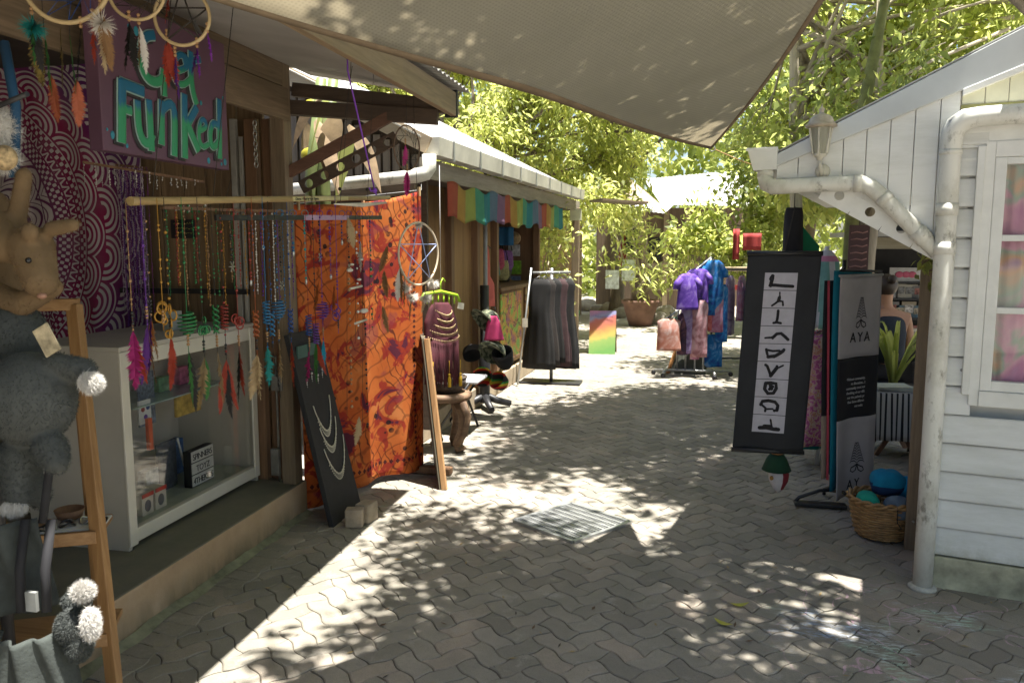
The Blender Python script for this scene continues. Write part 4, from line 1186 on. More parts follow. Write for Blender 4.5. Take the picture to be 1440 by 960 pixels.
CH = [  # px at pole, bead colours, ornament (kind, colour, py), feather colours, feather px, py
 (178, 'wood', None, ('magenta', 'red'), 169, 500, 'magenta and red feather charm at the far left end of the bamboo pole'),
 (192, 'purple', None, ('purple', 'brown'), 188, 490, 'purple and brown feather charm second from the left end of the pole'),
 (205, 'wood', None, ('purple', 'orange', 'brown'), 209, 480, 'charm of purple, orange and brown feathers by the cabinet corner'),
 (209, 'gold', ('loops', 'gold', 437), (), 0, 0, 'long golden bead string ending in yellow wire loops'),
 (219, 'gold', ('loops', 'gold', 455), ('red',), 225, 505, 'golden wire loop string with a single red feather'),
 (245, 'green', ('heart', 'green', 457), ('green', 'black'), 243, 527, 'green wire heart charm with green and black feathers'),
 (270, 'green', ('loops', 'green', 452), ('cream', 'green'), 265, 537, 'green wire flower charm with a cream feather tipped green'),
 (296, 'green', ('twist', 'green', 450), ('cream',), 297, 527, 'green twisted wire charm with one cream feather'),
 (310, 'red', ('coil', 'red', 447), ('red', 'black', 'red'), 307, 540, 'red coil charm with a bunch of red and black feathers'),
 (327, 'red', ('loops', 'red', 454), ('black', 'red'), 323, 527, 'red looped wire charm with black and red feathers'),
 (344, 'orange', ('twist', 'orange', 456), ('cream', 'cream'), 344, 531, 'orange twisted charm with two broad cream feathers'),
 (361, 'sky', ('coil', 'sky', 440), ('teal',), 359, 520, 'pale blue coil charm with a teal feather'),
 (373, 'blue', ('twist', 'sky', 456), ('black', 'black'), 374, 527, 'blue twisted charm with long black feathers'),
 (388, 'sky', ('heart', 'sky', 437), ('cream', 'brown'), 389, 515, 'small blue heart charm with a cream feather'),
 (403, 'blue', ('twist', 'blue', 452), ('red', 'orange'), 404, 512, 'deep blue twisted charm with a red feather beside the shop post'),
 (421, 'red', ('coil', 'blue', 458), ('magenta',), 415, 527, 'dark blue coil charm with a magenta feather'),
 (432, 'black', ('coil', 'purple', 470), ('green', 'red'), 430, 512, 'violet coil charm with green and red feathers above the black board'),
 (449, 'purple', ('heart', 'purple', 438), ('turquoise',), 455, 508, 'violet wire heart charm with a turquoise feather'),
 (466, 'purple', ('loops', 'purple', 440), (), 0, 0, 'violet wire loop string at the lane end of the pole'),
]
def charm(i, rec):
    px, bc, orn, fs, fx, fy, lab = rec
    rr = random.Random(100 + i)
    p = pole_at(px) + V(rr.uniform(-.01, .03), 0, -.01)
    t = T('feather_charm' if fs else 'wire_charm', lab, 'charm', p, 'charms hanging from the bamboo pole')
    zb = P(fx, fy - 28, X=PX).z if fs else P(px, orn[2] + 30, X=PX).z
    zo = P(px, orn[2], X=PX).z if orn else None
    b = B(); b.tube([p + V(0, 0, .02), V(p.x, p.y, zb)], .0013, 5); b.obj('cord', BD[bc] if rr.random() < .5 else CORD, t)
    b = B(); z = p.z - rr.uniform(.02, .06); b.tube([p, V(p.x, p.y, zb + .02)], .0008, 4)
    while z > zb:
        if zo is None or abs(z - zo) > .05:
            if rr.random() < .5: b.ball((p.x, p.y, z), rr.uniform(.0022, .0056), 8, 6)
        z -= rr.uniform(.012, .035)
    b.obj('beads', BD[bc], t)
    b = B(); zz = zb + .03
    for q in range(4): b.ball((p.x, p.y, zz + q * .011), rr.uniform(.004, .006), 8, 6)
    b.obj('bead_cap', BD['wood'] if i % 2 else BD['black'], t)
    if orn:
        kind, oc, py = orn; b = B(); c = V(p.x, p.y, zo)
        if kind == 'coil': b.tube([c + V(.013 * math.cos(a), .013 * math.sin(a), .045 - a / 44 * .09) for a in np.linspace(0, 44, 90)], .0028, 5)
        elif kind == 'twist':
            for ph in (0, PI): b.tube([c + V(.009 * math.cos(a + ph), .011 * math.sin(a + ph), .05 - a / 16 * .1) for a in np.linspace(0, 16, 50)], .0035, 5)
        elif kind == 'heart': b.tube([c + V((.004 + .026 * math.sin(min(PI, a / 40 * PI) ** .8)) * math.cos(a), (.004 + .026 * math.sin(min(PI, a / 40 * PI) ** .8)) * math.sin(a), -.04 + a / 40 * .08) for a in np.linspace(0, 40, 110)], .003, 5)
        else:
            for q in range(5):
                o = V(rr.uniform(-.012, .012), rr.uniform(-.018, .018), rr.uniform(-.04, .035)); ax = rr.uniform(0, PI); rad = rr.uniform(.011, .018)
                b.tube([c + o + V(rad * math.cos(a) * math.cos(ax), rad * math.cos(a) * math.sin(ax), rad * math.sin(a)) for a in np.linspace(0, 2 * PI, 13)[:-1]], .0028, 5, closed=True)
        b.obj('wire_ornament', BD[oc], t)
    for q, fc in enumerate(fs):
        b = B(); base = V(p.x, p.y, zb + .01); L = rr.uniform(.14, .19) * (1 if fc != 'black' else 1.15)
        sp = (q - (len(fs) - 1) / 2) * .035
        feather(b, base, base + V(rr.uniform(-.02, .02), sp + rr.uniform(-.012, .012), -L), .02 if fc in ('cream', 'teal', 'magenta') else .0125, rr, .5 if fc in ('cream', 'magenta', 'teal') else .2)
        b.obj('feather', FE[fc], t)
for i, rec in enumerate(CH): charm(i, rec)

def earring_bar():
    a, c = P(303, 306, X=-1.7), P(536, 306, X=-1.7)
    t = T('earring_bar', 'narrow black display bar with a lilac middle hung just under the bamboo pole', 'display bar', (a + c) / 2)
    m0, m1 = a.lerp(c, .42), a.lerp(c, .72)
    b = B(); b.bar(a, c, .012, .022); b.obj('bar', BLACK, t, bev=.002)
    b = B(); b.bar(m0 + V(0, .0005, 0), m1 - V(0, .0005, 0), .013, .0235); b.obj('lilac_sleeve', flat('lilac_paper', (.42, .28, .42), .6), t)
    for f in (.02, .98): q = a.lerp(c, f); b = B(); b.tube([q, q + V(.05, 0, .14)], .0012, 4); b.obj('cord', CORD, t)
    rr = random.Random(9)
    cols = ['red', 'red', 'orange', 'sky', 'sky', 'teal', 'purple', 'purple', 'blue', 'purple', 'purple', 'blue']
    names = ['red bead and crystal drop first from the left on the black bar', 'red drop with a clear star second on the black bar', 'orange bead drop third on the black bar', 'sky blue crystal snowflake drop fourth on the bar', 'sky blue drop with two crystals beside the lilac sleeve', 'teal bead drop at the left end of the lilac sleeve',
             'purple ring drop near the left of the lilac sleeve', 'purple crystal drop in the middle of the lilac sleeve', 'blue drop with a crystal cross on the lilac sleeve', 'long purple bead drop past the lilac sleeve', 'short purple hook drop near the bar right end', 'dark blue drop last on the bar right end']
    for i, cn in enumerate(cols):
        q = a.lerp(c, .06 + .9 * i / 12 + rr.uniform(-.015, .015))
        o = T('crystal_drop', names[i], 'crystal drop', q, 'crystal drops on the black bar')
        L = rr.uniform(.12, .3)
        b = B(); b.tube([q + V(.01 * math.cos(x) + .004, .014 * math.cos(x), .014 * math.sin(x) + .02) for x in np.linspace(0, 2 * PI, 11)[:-1]], .0016, 5, closed=True); b.obj('hook', BD[cn], o)
        b = B(); b.tube([q, q - V(0, 0, L)], .0009, 4); z = 0.02
        while z < L:
            b.ball(q - V(0, 0, z), rr.uniform(.003, .007), 7, 5); z += rr.uniform(.011, .03)
        b.obj('beads', BD[cn] if i % 3 else BD['black'], o)
        b = B(); e = q - V(0, 0, L)
        if i % 3 == 0:
            for s in range(6): b.bar(e, e + V(0, .022 * math.cos(s * PI / 3), .022 * math.sin(s * PI / 3)), .004, .004)
        else: b.ball(e, (.007, .007, .014), 6, 4)
        b.obj('crystal', SILVER, o)
earring_bar()

# ------------------------------------------------------------------ orange printed cloth
def batik():
    A0, A1 = V(-2.21, 4.3, 0), V(-1.73, 5.2, 0)
    ang = math.atan2(A1.y - A0.y, A1.x - A0.x); Lc = (A1 - A0).length
    k = NT('orange_batik')
    v = k.map(rot=(0, 0, -ang)); x, y, z = k.xyz(v)
    p = k.vec(x, z, 0)
    base = k.ramp(k.noise(p, 3, 4, .6), [(.3, (.55, .12, .03)), (.55, (.68, .21, .055)), (.75, (.76, .33, .12))])
    sw = k.wave(k.map(p, rot=(0, 0, .9)), 3.4, 11, 2, .9)
    c = k.mix(k.ramp(sw, [(.01, .5), (.09, 0.0)]), base, (.16, .035, .02))
    s2 = k.wave(k.map(p, loc=(3, 1, 0), rot=(0, 0, -.5)), 5, 14, 3, .7); c = k.mix(k.m_('MULTIPLY', k.ramp(s2, [(.03, .8), (.08, 0.0)]), k.ramp(k.noise(p, 2.3, 2), [(.45, 0.0), (.52, 1.0)])), c, (.1, .025, .02))
    bl = k.noise(k.map(p, loc=(4, 2, 0)), 5.5, 3, .55, 1.2)
    c = k.mix(k.ramp(bl, [(.54, 0.0), (.57, .85)]), c, (.38, .035, .03))
    c = k.mix(k.ramp(bl, [(.63, 0.0), (.65, .9)]), c, (.12, .03, .06))
    pv = k.vor(k.map(p, loc=(1, 5, 0)), 15, 'F1')
    c = k.mix(k.m_('MULTIPLY', k.ramp(pv, [(.24, .9), (.28, 0.0)]), k.ramp(k.noise(p, 1.7, 2), [(.5, 0.0), (.56, 1.0)])), c, (.02, .02, .025))
    c = k.mix(k.m_('MULTIPLY', k.ramp(k.noise(k.map(p, loc=(9, 9, 0)), 2.1, 2, .5, 2), [(.62, 0.0), (.66, .5)]), 1.0), c, (.3, .06, .09))
    def bord(coord, at, wd, along):
        e = k.m_('ABSOLUTE', k.m_('SUBTRACT', coord, at))
        tri = k.m_('ABSOLUTE', k.m_('SUBTRACT', k.m_('FRACT', k.m_('MULTIPLY', along, 26)), .5))
        return k.m_('LESS_THAN', e, k.m_('MULTIPLY', k.m_('SUBTRACT', tri, .16), wd * 2.6))
    bd = k.m_('MAXIMUM', k.m_('MULTIPLY', bord(x, Lc - .085, .02, z), k.m_('GREATER_THAN', z, .13)), k.m_('MULTIPLY', bord(z, .14, .02, x), k.m_('LESS_THAN', x, Lc - .085)))
    c = k.mix(k.m_('MULTIPLY', bd, .9), c, (.06, .02, .03))
    k.bump(k.noise(p, 420, 2), .1, .001)
    m = k.done(c, .8, 0, .2, .38)
    nrm = V(math.sin(ang), -math.cos(ang), 0)
    def fn(u, v):
        zt = 1.82 + .13 * u; zb = .006 + .03 * math.sin(u * 2.6) + .012 * u
        drape = (1 - v) * .022 + .012
        q = A0.lerp(A1, u) + nrm * (drape * math.sin(u * 17 + .8 * math.sin(v * 3)) * (.45 + .55 * (1 - v)) + .025 * math.sin(u * 6 + 1) * (1 - v) + .05 * math.sin(u * PI) * v)
        return q + V(0, 0, zb + (zt - zb) * v - .03 * math.sin(u * PI) * v)
    b = B(); b.grid(fn, 90, 60)
    b.obj('printed_sarong', m, None, 'orange batik sarong with red and black print hanging to the paving', 'sarong', loc=A0, solid=.0015)
    t = T('sarong_line', 'thin wire line holding up the orange sarong between the shop post and the hut', 'line', A0)
    b = B(); b.tube([V(-2.2, 4.22, 1.83), A0 + V(0, 0, 1.825), A1 + V(0, 0, 1.955), H(.0, -.04, 2.06)], .003, 5); b.obj('wire', STEEL, t)
    for u in (.03, .5, .97):
        q = A0.lerp(A1, u) + V(0, 0, 1.82 + .13 * u - .03 * math.sin(u * PI)); b = B(); b.box(q + nrm * .01, (.012, .02, .06), rz=ang); b.obj('clothes_peg', flat('peg_wood', (.45, .33, .18)), t)
batik()

# ------------------------------------------------------------------ leaning black jewellery board, bricks
def board():
    bl, br = V(-1.895, 4.05, .0), V(-1.90, 4.46, .0)
    up = V(-2.12, 4.02, 1.10) - bl; n = (br - bl).cross(up).normalized()
    if n.x < 0: n = -n
    t = T('jewellery_board', 'tall black board of silver necklaces leaning beside the orange sarong', 'display board', bl)
    b = B(); taper = .08
    pts = [bl, br, br + up - (br - bl) * taper, bl + up + (br - bl) * .0]
    b.poly(pts, axis=n * -.03); b.obj('panel', mat('black_velvet', (.02, .02, .022), .8, .2, 20, .1, 200), t, bev=.003)
    def q(a, h, o=.006): return bl + (br - bl) * a + up * h + n * o
    rr = random.Random(8)
    for j, (a0, a1, h0, dip) in enumerate(((.2, .75, .62, .16), (.24, .78, .5, .13), (.22, .9, .39, .17))):
        pts = [q(a0 + (a1 - a0) * s, h0 - dip * (1 - (2 * s - 1) ** 2) ** .8 + .02 * s) for s in np.linspace(0, 1, 29)]
        b = B(); b.tube(pts, .0035, 6)
        for i in range(3, 26):
            p = pts[i]; L = .012 + .022 * math.sin(PI * i / 28)
            b.tube([p, p - V(0, 0, L)], .0012, 4); b.ball(p - V(0, 0, L), .0045, 6, 4)
            if i % 2: b.ball(p, .006, 6, 4)
        b.obj('necklace', flat('pale_silver', (.6, .57, .48), .35, metal=.4), t)
    for j, a in enumerate((.2, .38, .55, .72)):
        b = B(); p = q(a, .76 + .02 * (j % 2)); b.ball(p, .007, 8, 6); b.tube([p, p - V(0, 0, .05)], .0015, 4)
        for s in range(4): b.ball(p - V(0, 0, .02 + s * .013), .005, 6, 4)
        b.obj('earring', SILVER, t)
    for j, a in enumerate((.25, .6)):
        b = B(); p = q(a, .9); b.box(p, (.008, .12, .07)); b.obj('pendant_card', flat('dark_teal_card', (.05, .12, .11), .5), t)
board()
BRICK = mat('concrete_block', (.34, .28, .21), .9, .25, 14, .5, 60)
for (px, py, rz, lab, sz) in ((497, 741, .25, 'concrete paver stood on end against the foot of the black board, nearer the lane edge', (.1, .075, .105)), (514, 733, -.15, 'concrete paver stood behind the first one beside the black board', (.09, .11, .11))):
    p = P(px, py, Z=0); b = B(); b.box(p + V(0, .02, sz[2] / 2), sz, rz=rz)
    b.obj('paver_block', BRICK, None, lab, 'paver', 'loose pavers at the board', loc=p, bev=.008)

# ------------------------------------------------------------------ dreamcatchers
def hoop(b, c, rad, ax, r=.005, sq=1.0):
    x = Vector(ax).normalized()
    b.tube([c + x * rad * sq * math.cos(a) + V(0, 0, rad * math.sin(a)) for a in np.linspace(0, 2 * PI, 41)[:-1]], r, 8, closed=True)
def dreamcatcher(lab, c, rad, ax, hm, webm, top, hangs, star=True, sq=1.0, seed=1, hr=.005, fluff_top=None):
    rr = random.Random(seed); c = Vector(c); x = Vector(ax).normalized()
    t = T('dreamcatcher', lab, 'dreamcatcher', c, 'dreamcatchers hung along the shop eave')
    b = B(); hoop(b, c, rad, ax, hr, sq); b.obj('hoop', hm, t)
    def on(a, k=1.0): return c + x * rad * sq * k * math.cos(a) + V(0, 0, rad * k * math.sin(a))
    b = B()
    if star:
        for i in range(5): b.tube([on(PI / 2 + i * 4 * PI / 5), on(PI / 2 + (i + 1) * 4 * PI / 5)], .0028, 5)
    else:
        for i in range(12): b.tube([on(i * PI / 6), on(i * PI / 6 + PI / 2.6, .55), on((i + 2) * PI / 6)], .0012, 4)
    b.obj('web', webm, t)
    b = B(); b.tube([on(PI / 2), Vector(top)], .0016, 5); b.obj('hanging_cord', CORD, t)
    if fluff_top:
        b = B(); fluffball(b, on(PI / 2) - V(0, 0, .01), .032, 300, rr, .0014); b.obj('down_tuft', fluff_top, t)
    for (a, drop, cols, L, wd) in hangs:
        s = on(a); e = s - V(0, 0, drop)
        b = B(); b.tube([s, e], .0012, 4)
        for q in range(3): b.ball(e + V(0, 0, .006 + q * .011), .0055, 8, 6)
        b.obj('drop_cord', BD['wood'], t)
        for j, fc in enumerate(cols):
            b = B(); o = V(rr.uniform(-.02, .02), rr.uniform(-.02, .02), 0)
            if fc.endswith('*'): fluffball(b, e - V(0, 0, .03), .042, 420, rr, .0014)
            else: feather(b, e, e + o - V(0, 0, L * rr.uniform(.85, 1.15)), wd, rr, .25)
            b.obj('feather' if not fc.endswith('*') else 'down_tuft', FE[fc.strip('*')], t)
CANE = flat('pale_cane', (.5, .38, .2), .5)
AXC = (_r.x, _r.y, 0)
dreamcatcher('big cane dreamcatcher at the top left corner with white down and long feathers', P(92, -34, Y=2.0), .125, AXC, CANE, BD['blue'], P(92, -130, Y=2.0), [(-.75, .01, ('white*', 'brown', 'brown', 'cream'), .14, .014), (-2.5, .03, ('teal*', 'black', 'green'), .15, .014), (-1.3, .02, ('black',), .17, .012), (-1.0, .015, ('red', 'orange'), .12, .012)], False, 1, 3, .0065)
dreamcatcher('middle cane dreamcatcher with a black feather and a silver feather above the sign', P(192, -13, Y=2.15), .082, AXC, CANE, CORD, P(192, -100, Y=2.15), [(-1.9, .01, ('black', 'black'), .14, .013), (-1.55, .015, ('brown', 'white'), .12, .011)], False, 1, 4, .005)
dreamcatcher('pentagram dreamcatcher with red and violet feathers in front of the purple sign', P(256, 24, Y=2.3), .085, AXC, CANE, CORD, P(256, -90, Y=2.3), [(-.45, .012, ('violet',), .075, .016), (-1.05, .02, ('violet', 'purple'), .075, .016), (-2.2, .0, ('red', 'red'), .13, .016), (-1.9, .04, ('purple', 'brown'), .12, .012), (1.9, -.02, ('red',), .12, .016)], True, 1, 5, .0055)
dreamcatcher('large white star dreamcatcher with white down tufts in front of the tasselled top', P(589, 357, Y=4.25), .172, (-.35, -.94, 0), flat('white_wrapped_cane', (.6, .5, .36), .6), flat('pale_blue_web', (.38, .46, .75), .6), P(578, 60, Y=4.25), [(-.3, .02, ('white', 'brown'), .15, .02), (-.75, .03, ('white*', 'brown'), .16, .018), (-2.4, .02, ('white*', 'cream'), .17, .013), (-1.9, .05, ('white*', 'cream'), .12, .013), (-1.2, .04, ('white*', 'brown'), .14, .015)], True, 1, 6, .006, WHITEFEATHER)
dreamcatcher('small oval magenta-feathered dreamcatcher turned edge-on below the roof corner', P(572, 208, Y=4.05), .115, (-.75, -.66, 0), flat('brown_cane', (.12, .07, .04), .6), CORD, P(571, 100, Y=4.05), [(PI / 2 - .1, .1, ('magenta', 'magenta'), .1, .016), (-PI / 2, .0, ('magenta', 'magenta'), .11, .016)], False, .62, 7, .004)

def leather_deco():
    for i, (px, py, lab) in enumerate(((62, 95, 'left of two painted leather drops with green and orange feathers by the tapestry'), (98, 100, 'right one of two painted leather drops, nearer the purple sign'))):
        c = P(px, py - 50, Y=2.1); t = T('leather_drop', lab, 'ornament', c, 'painted leather drops')
        b = B(); b.tube([c + V(0, 0, .3), c], .0015, 4); b.obj('cord', CORD, t)
        rr = random.Random(30 + i)
        b = B(); feather(b, c + V(-.03, 0, .02), c + V(-.035, 0, -.14), .022, rr); b.obj('wing', flat('gold_black_leather', (.18, .13, .03), .6, var=.9, vs=60), t)
        b = B(); feather(b, c, c + V(.01, 0, -.17), .016, rr); b.obj('green_strip', FE['green'], t)
        b = B(); feather(b, c + V(.005, .01, -.12), c + V(.01, .01, -.25), .016, rr, .2); b.obj('rust_feather', flat('rust_feather', (.36, .09, .04), .7), t)
leather_deco()

def shell_mobile():
    top = P(505, 300, X=-1.6); t = T('shell_mobile', 'driftwood and shell mobile with pale feathers hanging in front of the orange sarong', 'mobile', top)
    a, c = P(470, 287, X=-1.6), P(543, 285, X=-1.6)
    drift = flat('bleached_driftwood', (.62, .56, .46), .7)
    b = B(); b.tube([a, a.lerp(c, .5) + V(0, 0, -.008), c], [.003, .012, .005], 8); b.obj('driftwood', drift, t)
    rr = random.Random(12)
    sup = [(P(468, 200, X=-1.6), a.lerp(c, .1)), (P(500, 180, X=-1.6), a.lerp(c, .6))]
    for s, e in sup: b = B(); b.tube([V(s.x + .1, s.y, 2.42), e], .0012, 4); b.ball(e + V(0, 0, .07), .009, 8, 6); b.obj('hanging_cord', CORD, t)
    for j, (px, py1) in enumerate(((488, 585), (500, 480), (510, 600), (520, 470))):
        s = P(px, 290, X=-1.6); e = P(px, py1, X=-1.6); b = B(); b.tube([s, e], .001, 4); b.obj('string', CORD, t)
        b = B(); z = s.z - .1; b.tube([s, e], .0007, 4)
        while z > e.z:
            if rr.random() < .55: b.ball((s.x, s.y, z), rr.uniform(.004, .008), 7, 5)
            z -= rr.uniform(.02, .045)
        b.obj('beads', (BD['wood'], BD['white'], BD['black'], BD['green'])[j], t)
    for px, py, r in ((492, 380, .028), (505, 393, .02), (512, 437, .038), (495, 372, .018), (508, 365, .018)):
        c0 = P(px, py, X=-1.59); b = B(); b.ball(c0, (r * .5, r, r * .32), 12, 6); b.obj('shell', flat('white_shell', (.68, .64, .56), .35), t)
    for px, py in ((507, 453), (500, 405)):
        c0 = P(px, py, X=-1.6); b = B(); b.tube([c0 - V(0, .07, 0), c0 + V(0, .08, .006)], .006, 7); b.obj('stick', drift, t)
    for px, py, n in ((489, 305, 'cream'), (507, 340, 'white'), (540, 380, 'brown'), (505, 585, 'cream'), (545, 345, 'brown'), (538, 430, 'brown'), (448, 395, 'orange'), (470, 400, 'orange')):
        c0 = P(px, py, X=-1.6); b = B(); feather(b, c0, c0 + V(rr.uniform(-.03, .03), rr.uniform(-.03, .03), -.14), .017, rr, .4); b.obj('feather', FE[n], t)
shell_mobile()
def purple_cord():
    a, c = P(489, 100, X=-1.5), P(527, 268, X=-1.5)
    t = T('purple_cord', 'bright violet cord with a knot hanging from the awning above the bamboo pole', 'cord', a)
    m = flat('violet_cord', (.22, .06, .5), .6)
    b = B(); b.tube([V(a.x, a.y, 2.43), a, c], .004, 6); b.obj('strand', m, t)
    b = B(); b.ball(c, .013, 8, 6); b.tube([c, c + V(0, -.05, -.006), c + V(0, -.07, .008)], .0035, 6); b.tube([c, c + V(0, .02, -.02)], .0035, 6); b.obj('knot', m, t)
purple_cord()

# ------------------------------------------------------------------ soft toys at the near left
def fur_mat(name, c, c2):
    k = NT(name); oi = k.n('NewGeometry').outputs['Random Per Island']
    return k.done(k.ramp(oi, [(0, c), (1, c2)]), .85, 0, .15)
def plush(name, lab, cat, loc, body, furm, basem, extras, nblade=9000, flen=.011, seed=1, group=None):
    "body: list of (centre, radii) ellipsoids or capsules ((a),(b),ra,rb); merged to one skin, covered with short fur"
    t = T(name, lab, cat, loc, group)
    ell = []
    for e in body:
        if len(e) == 2: ell.append((Vector(e[0]), Vector(e[1])))
        else:
            a, c, ra, rb = Vector(e[0]), Vector(e[1]), e[2], e[3]
            n = max(3, int((c - a).length / (min(ra, rb) * .5)))
            for i in range(n + 1):
                r = ra + (rb - ra) * i / n; ell.append((a.lerp(c, i / n), Vector((r, r, r))))
    b = B()
    for c, r in ell: b.ball(c, tuple(r), 16, 12)
    o = b.obj('body', basem, t)
    m = o.modifiers.new('r', 'REMESH'); m.mode = 'VOXEL'; m.voxel_size = .007; m.use_smooth_shade = True
    m = o.modifiers.new('s', 'SMOOTH'); m.iterations = 14; m.factor = .5
    rng = np.random.default_rng(seed)
    C_ = np.array([c for c, r in ell]); R_ = np.array([r for c, r in ell])
    area = np.array([(r[0] * r[1] + r[1] * r[2] + r[0] * r[2]) for r in R_]); pr = area / area.sum()
    idx = rng.choice(len(ell), nblade, p=pr)
    d = rng.normal(size=(nblade, 3)); d /= np.linalg.norm(d, axis=1)[:, None]
    pts = C_[idx] + d * R_[idx] * .97
    nrm = d / R_[idx]; nrm /= np.linalg.norm(nrm, axis=1)[:, None]
    keep = np.ones(nblade, bool)
    for i in range(len(ell)):
        q = (pts - C_[i]) / (R_[i] * .95); keep &= ~(((q * q).sum(1) < 1) & (idx != i))
    pts, nrm = pts[keep], nrm[keep]; n = len(pts)
    dr = nrm + rng.normal(size=(n, 3)) * .45; dr[:, 2] -= .35; dr /= np.linalg.norm(dr, axis=1)[:, None]
    L = flen * rng.uniform(.6, 1.3, n)[:, None]
    sd = np.cross(dr, rng.normal(size=(n, 3))); sd /= np.linalg.norm(sd, axis=1)[:, None]
    wv = .0008
    v = np.stack([pts - sd * wv, pts + sd * wv, pts + dr * L], 1).reshape(-1, 3)
    fast_mesh('fur', v, np.arange(n * 3).reshape(-1, 3), furm, t)
    for (nm, c, r, m_) in extras:
        b = B(); b.ball(c, r, 12, 8); b.obj(nm, m_, t)
    return t
EYEM = flat('black_toy_eye', (.01, .01, .01), .1)
def K(px, py, Y=1.85): return P(px, py, Y=Y)
s_ = 1 / 520.0
TAN = fur_mat('tan_plush', (.14, .088, .042), (.25, .165, .085)); TANB = flat('tan_backing', (.17, .11, .055), .9)
plush('toy_kangaroo', 'tan plush kangaroo hanging with folded arms at the left edge', 'soft toy', K(20, 380),
      [(K(44, 348, 1.85), K(57, 396, 1.80), .060, .044), (K(-35, 310, 1.98), K(-25, 420, 1.95), .11, .11),
       (K(20, 330, 1.9), K(34, 246, 1.9), .028, .022), (K(-25, 300, 1.85), K(10, 345, 1.84), .04, .05), (K(-40, 405, 1.86), K(30, 428, 1.83), .045, .034), (K(30, 428, 1.83), K(76, 404, 1.86), .034, .026),
       (K(72, 322), K(103, 316), .022, .019), (K(42, 326, 1.8), (.026, .02, .027))], TAN, TANB,
      [('eye', K(40, 366, 1.765), .008, EYEM), ('nose', K(59, 416, 1.755), (.013, .01, .008), flat('pinkish_nose', (.3, .16, .11), .6))], 30000, .0055, 3)
GREYF = fur_mat('grey_plush', (.04, .046, .045), (.105, .115, .108)); GREYB = flat('grey_backing', (.06, .066, .064), .9)
WHF = fur_mat('white_plush', (.55, .53, .5), (.8, .78, .74)); WHB = flat('white_backing', (.55, .53, .5), .9)
kt = plush('toy_koala', 'big grey plush koala with white-tufted ears hanging below the kangaroo', 'soft toy', K(40, 570, 1.75),
      [(K(42, 560, 1.75), (.118, .11, .125)), (K(20, 470, 1.85), (.09, .08, .09)), (K(112, 520, 1.78), (.05, .03, .035)), (K(75, 510, 1.75), K(108, 518, 1.77), .03, .03), (K(30, 640, 1.75), K(28, 695, 1.72), .058, .038), (K(70, 630, 1.72), K(80, 650, 1.7), .045, .03), (K(55, 690, 1.76), (.03, .03, .05))], GREYF, GREYB, [], 30000, .008, 5)
AXC_ = _r * .8 + V(0, 0, -.35)
def tuft(parent, c, rad, m, n, L, seed, dv=(0, 0, -1)):
    rng = np.random.default_rng(seed); d = rng.normal(size=(n, 3)); d /= np.linalg.norm(d, axis=1)[:, None]
    p = np.array(c) + d * np.array(rad) * rng.random(n)[:, None] ** .4; dr = d * .25 + rng.normal(size=(n, 3)) * .33 + np.array(dv); dr /= np.linalg.norm(dr, axis=1)[:, None]
    sd = np.cross(dr, rng.normal(size=(n, 3))); sd /= np.linalg.norm(sd, axis=1)[:, None]
    v = np.stack([p - sd * .0006, p + sd * .0006, p + dr * L * rng.uniform(.35, 1.0, n)[:, None]], 1).reshape(-1, 3)
    fast_mesh('white_tuft', v, np.arange(n * 3).reshape(-1, 3), m, parent)
tuft(kt, K(125, 537, 1.75), (.03, .022, .026), WHF, 12000, .022, 6, tuple(AXC_) )
tuft(kt, K(20, 712, 1.7), (.034, .03, .02), WHF, 4000, .02, 7)
b = B(); q = K(66, 478, 1.72); b.box(q, (.05, .004, .075), M=Matrix.Translation(q) @ Matrix.Rotation(-.5, 4, 'Y')); b.obj('swing_tag', flat('buff_tag', (.45, .38, .25), .6, var=.5, vs=40), kt)
wt = plush('toy_possum', 'small white fluffy plush with a spotted cloth belly at the top left edge', 'soft toy', K(0, 200, 1.9), [(K(0, 180, 1.9), (.04, .04, .055)), (K(4, 220, 1.88), (.035, .03, .035))], WHF, WHB, [], 4000, .022, 9)
b = B(); b.ball(K(6, 222, 1.85), (.034, .03, .034), 14, 10); b.obj('cloth_belly', flat('spotted_cloth', (.45, .33, .18), .8, var=.6, vs=70), wt)
# koala backpack at the bottom
bp = plush('koala_backpack', 'grey cloth backpack with a koala head and white ear tufts at the bottom left', 'backpack', K(60, 900, 1.62),
      [(K(102, 880, 1.62), (.04, .04, .045)), (K(112, 905, 1.62), (.03, .035, .045)), (K(100, 845, 1.64), (.022, .02, .022))], GREYF, GREYB, [], 11000, .007, 11)
tuft(bp, K(116, 832, 1.62), (.026, .024, .024), WHF, 10000, .017, 12, (.4, -.1, .3))
tuft(bp, K(126, 876, 1.6), (.02, .02, .042), WHF, 11000, .017, 13, (.5, .1, -.35))
GRCL = mat('grey_green_fleece', (.042, .05, .046), .9, .35, 14, .5, 90)
b = B(); c0 = K(50, 985, 1.6)
b.grid(lambda u, v: c0 + _r * ((u - .5) * .25 * (.62 + .5 * (1 - v) ** .7)) + V(0, 0, .27 * v - .08) - _fh * (.07 * math.sin(PI * u) + .012 * math.sin(u * 21 + 3 * v)), 40, 20)
b.obj('bag_body', GRCL, bp, solid=.006)
for px in (30, 66):
    b = B(); b.tube([K(px, 860, 1.6), K(px - 2, 800, 1.62), K(px + 6, 730, 1.66)], .012, 6); b.obj('shoulder_strap', BLACKCLOTH, bp)
sb = T('cloth_satchel', 'dark grey-green cloth satchel hanging between the koala and the backpack', 'bag', K(30, 780, 1.7))
b = B(); c1 = K(20, 850, 1.68)
b.grid(lambda u, v: c1 + _r * ((u - .5) * .22 * (.75 + .3 * (1 - v))) + V(0, 0, .24 * v) - _fh * (.06 * math.sin(PI * u) + .01 * math.sin(u * 17 + 4 * v)), 30, 16)
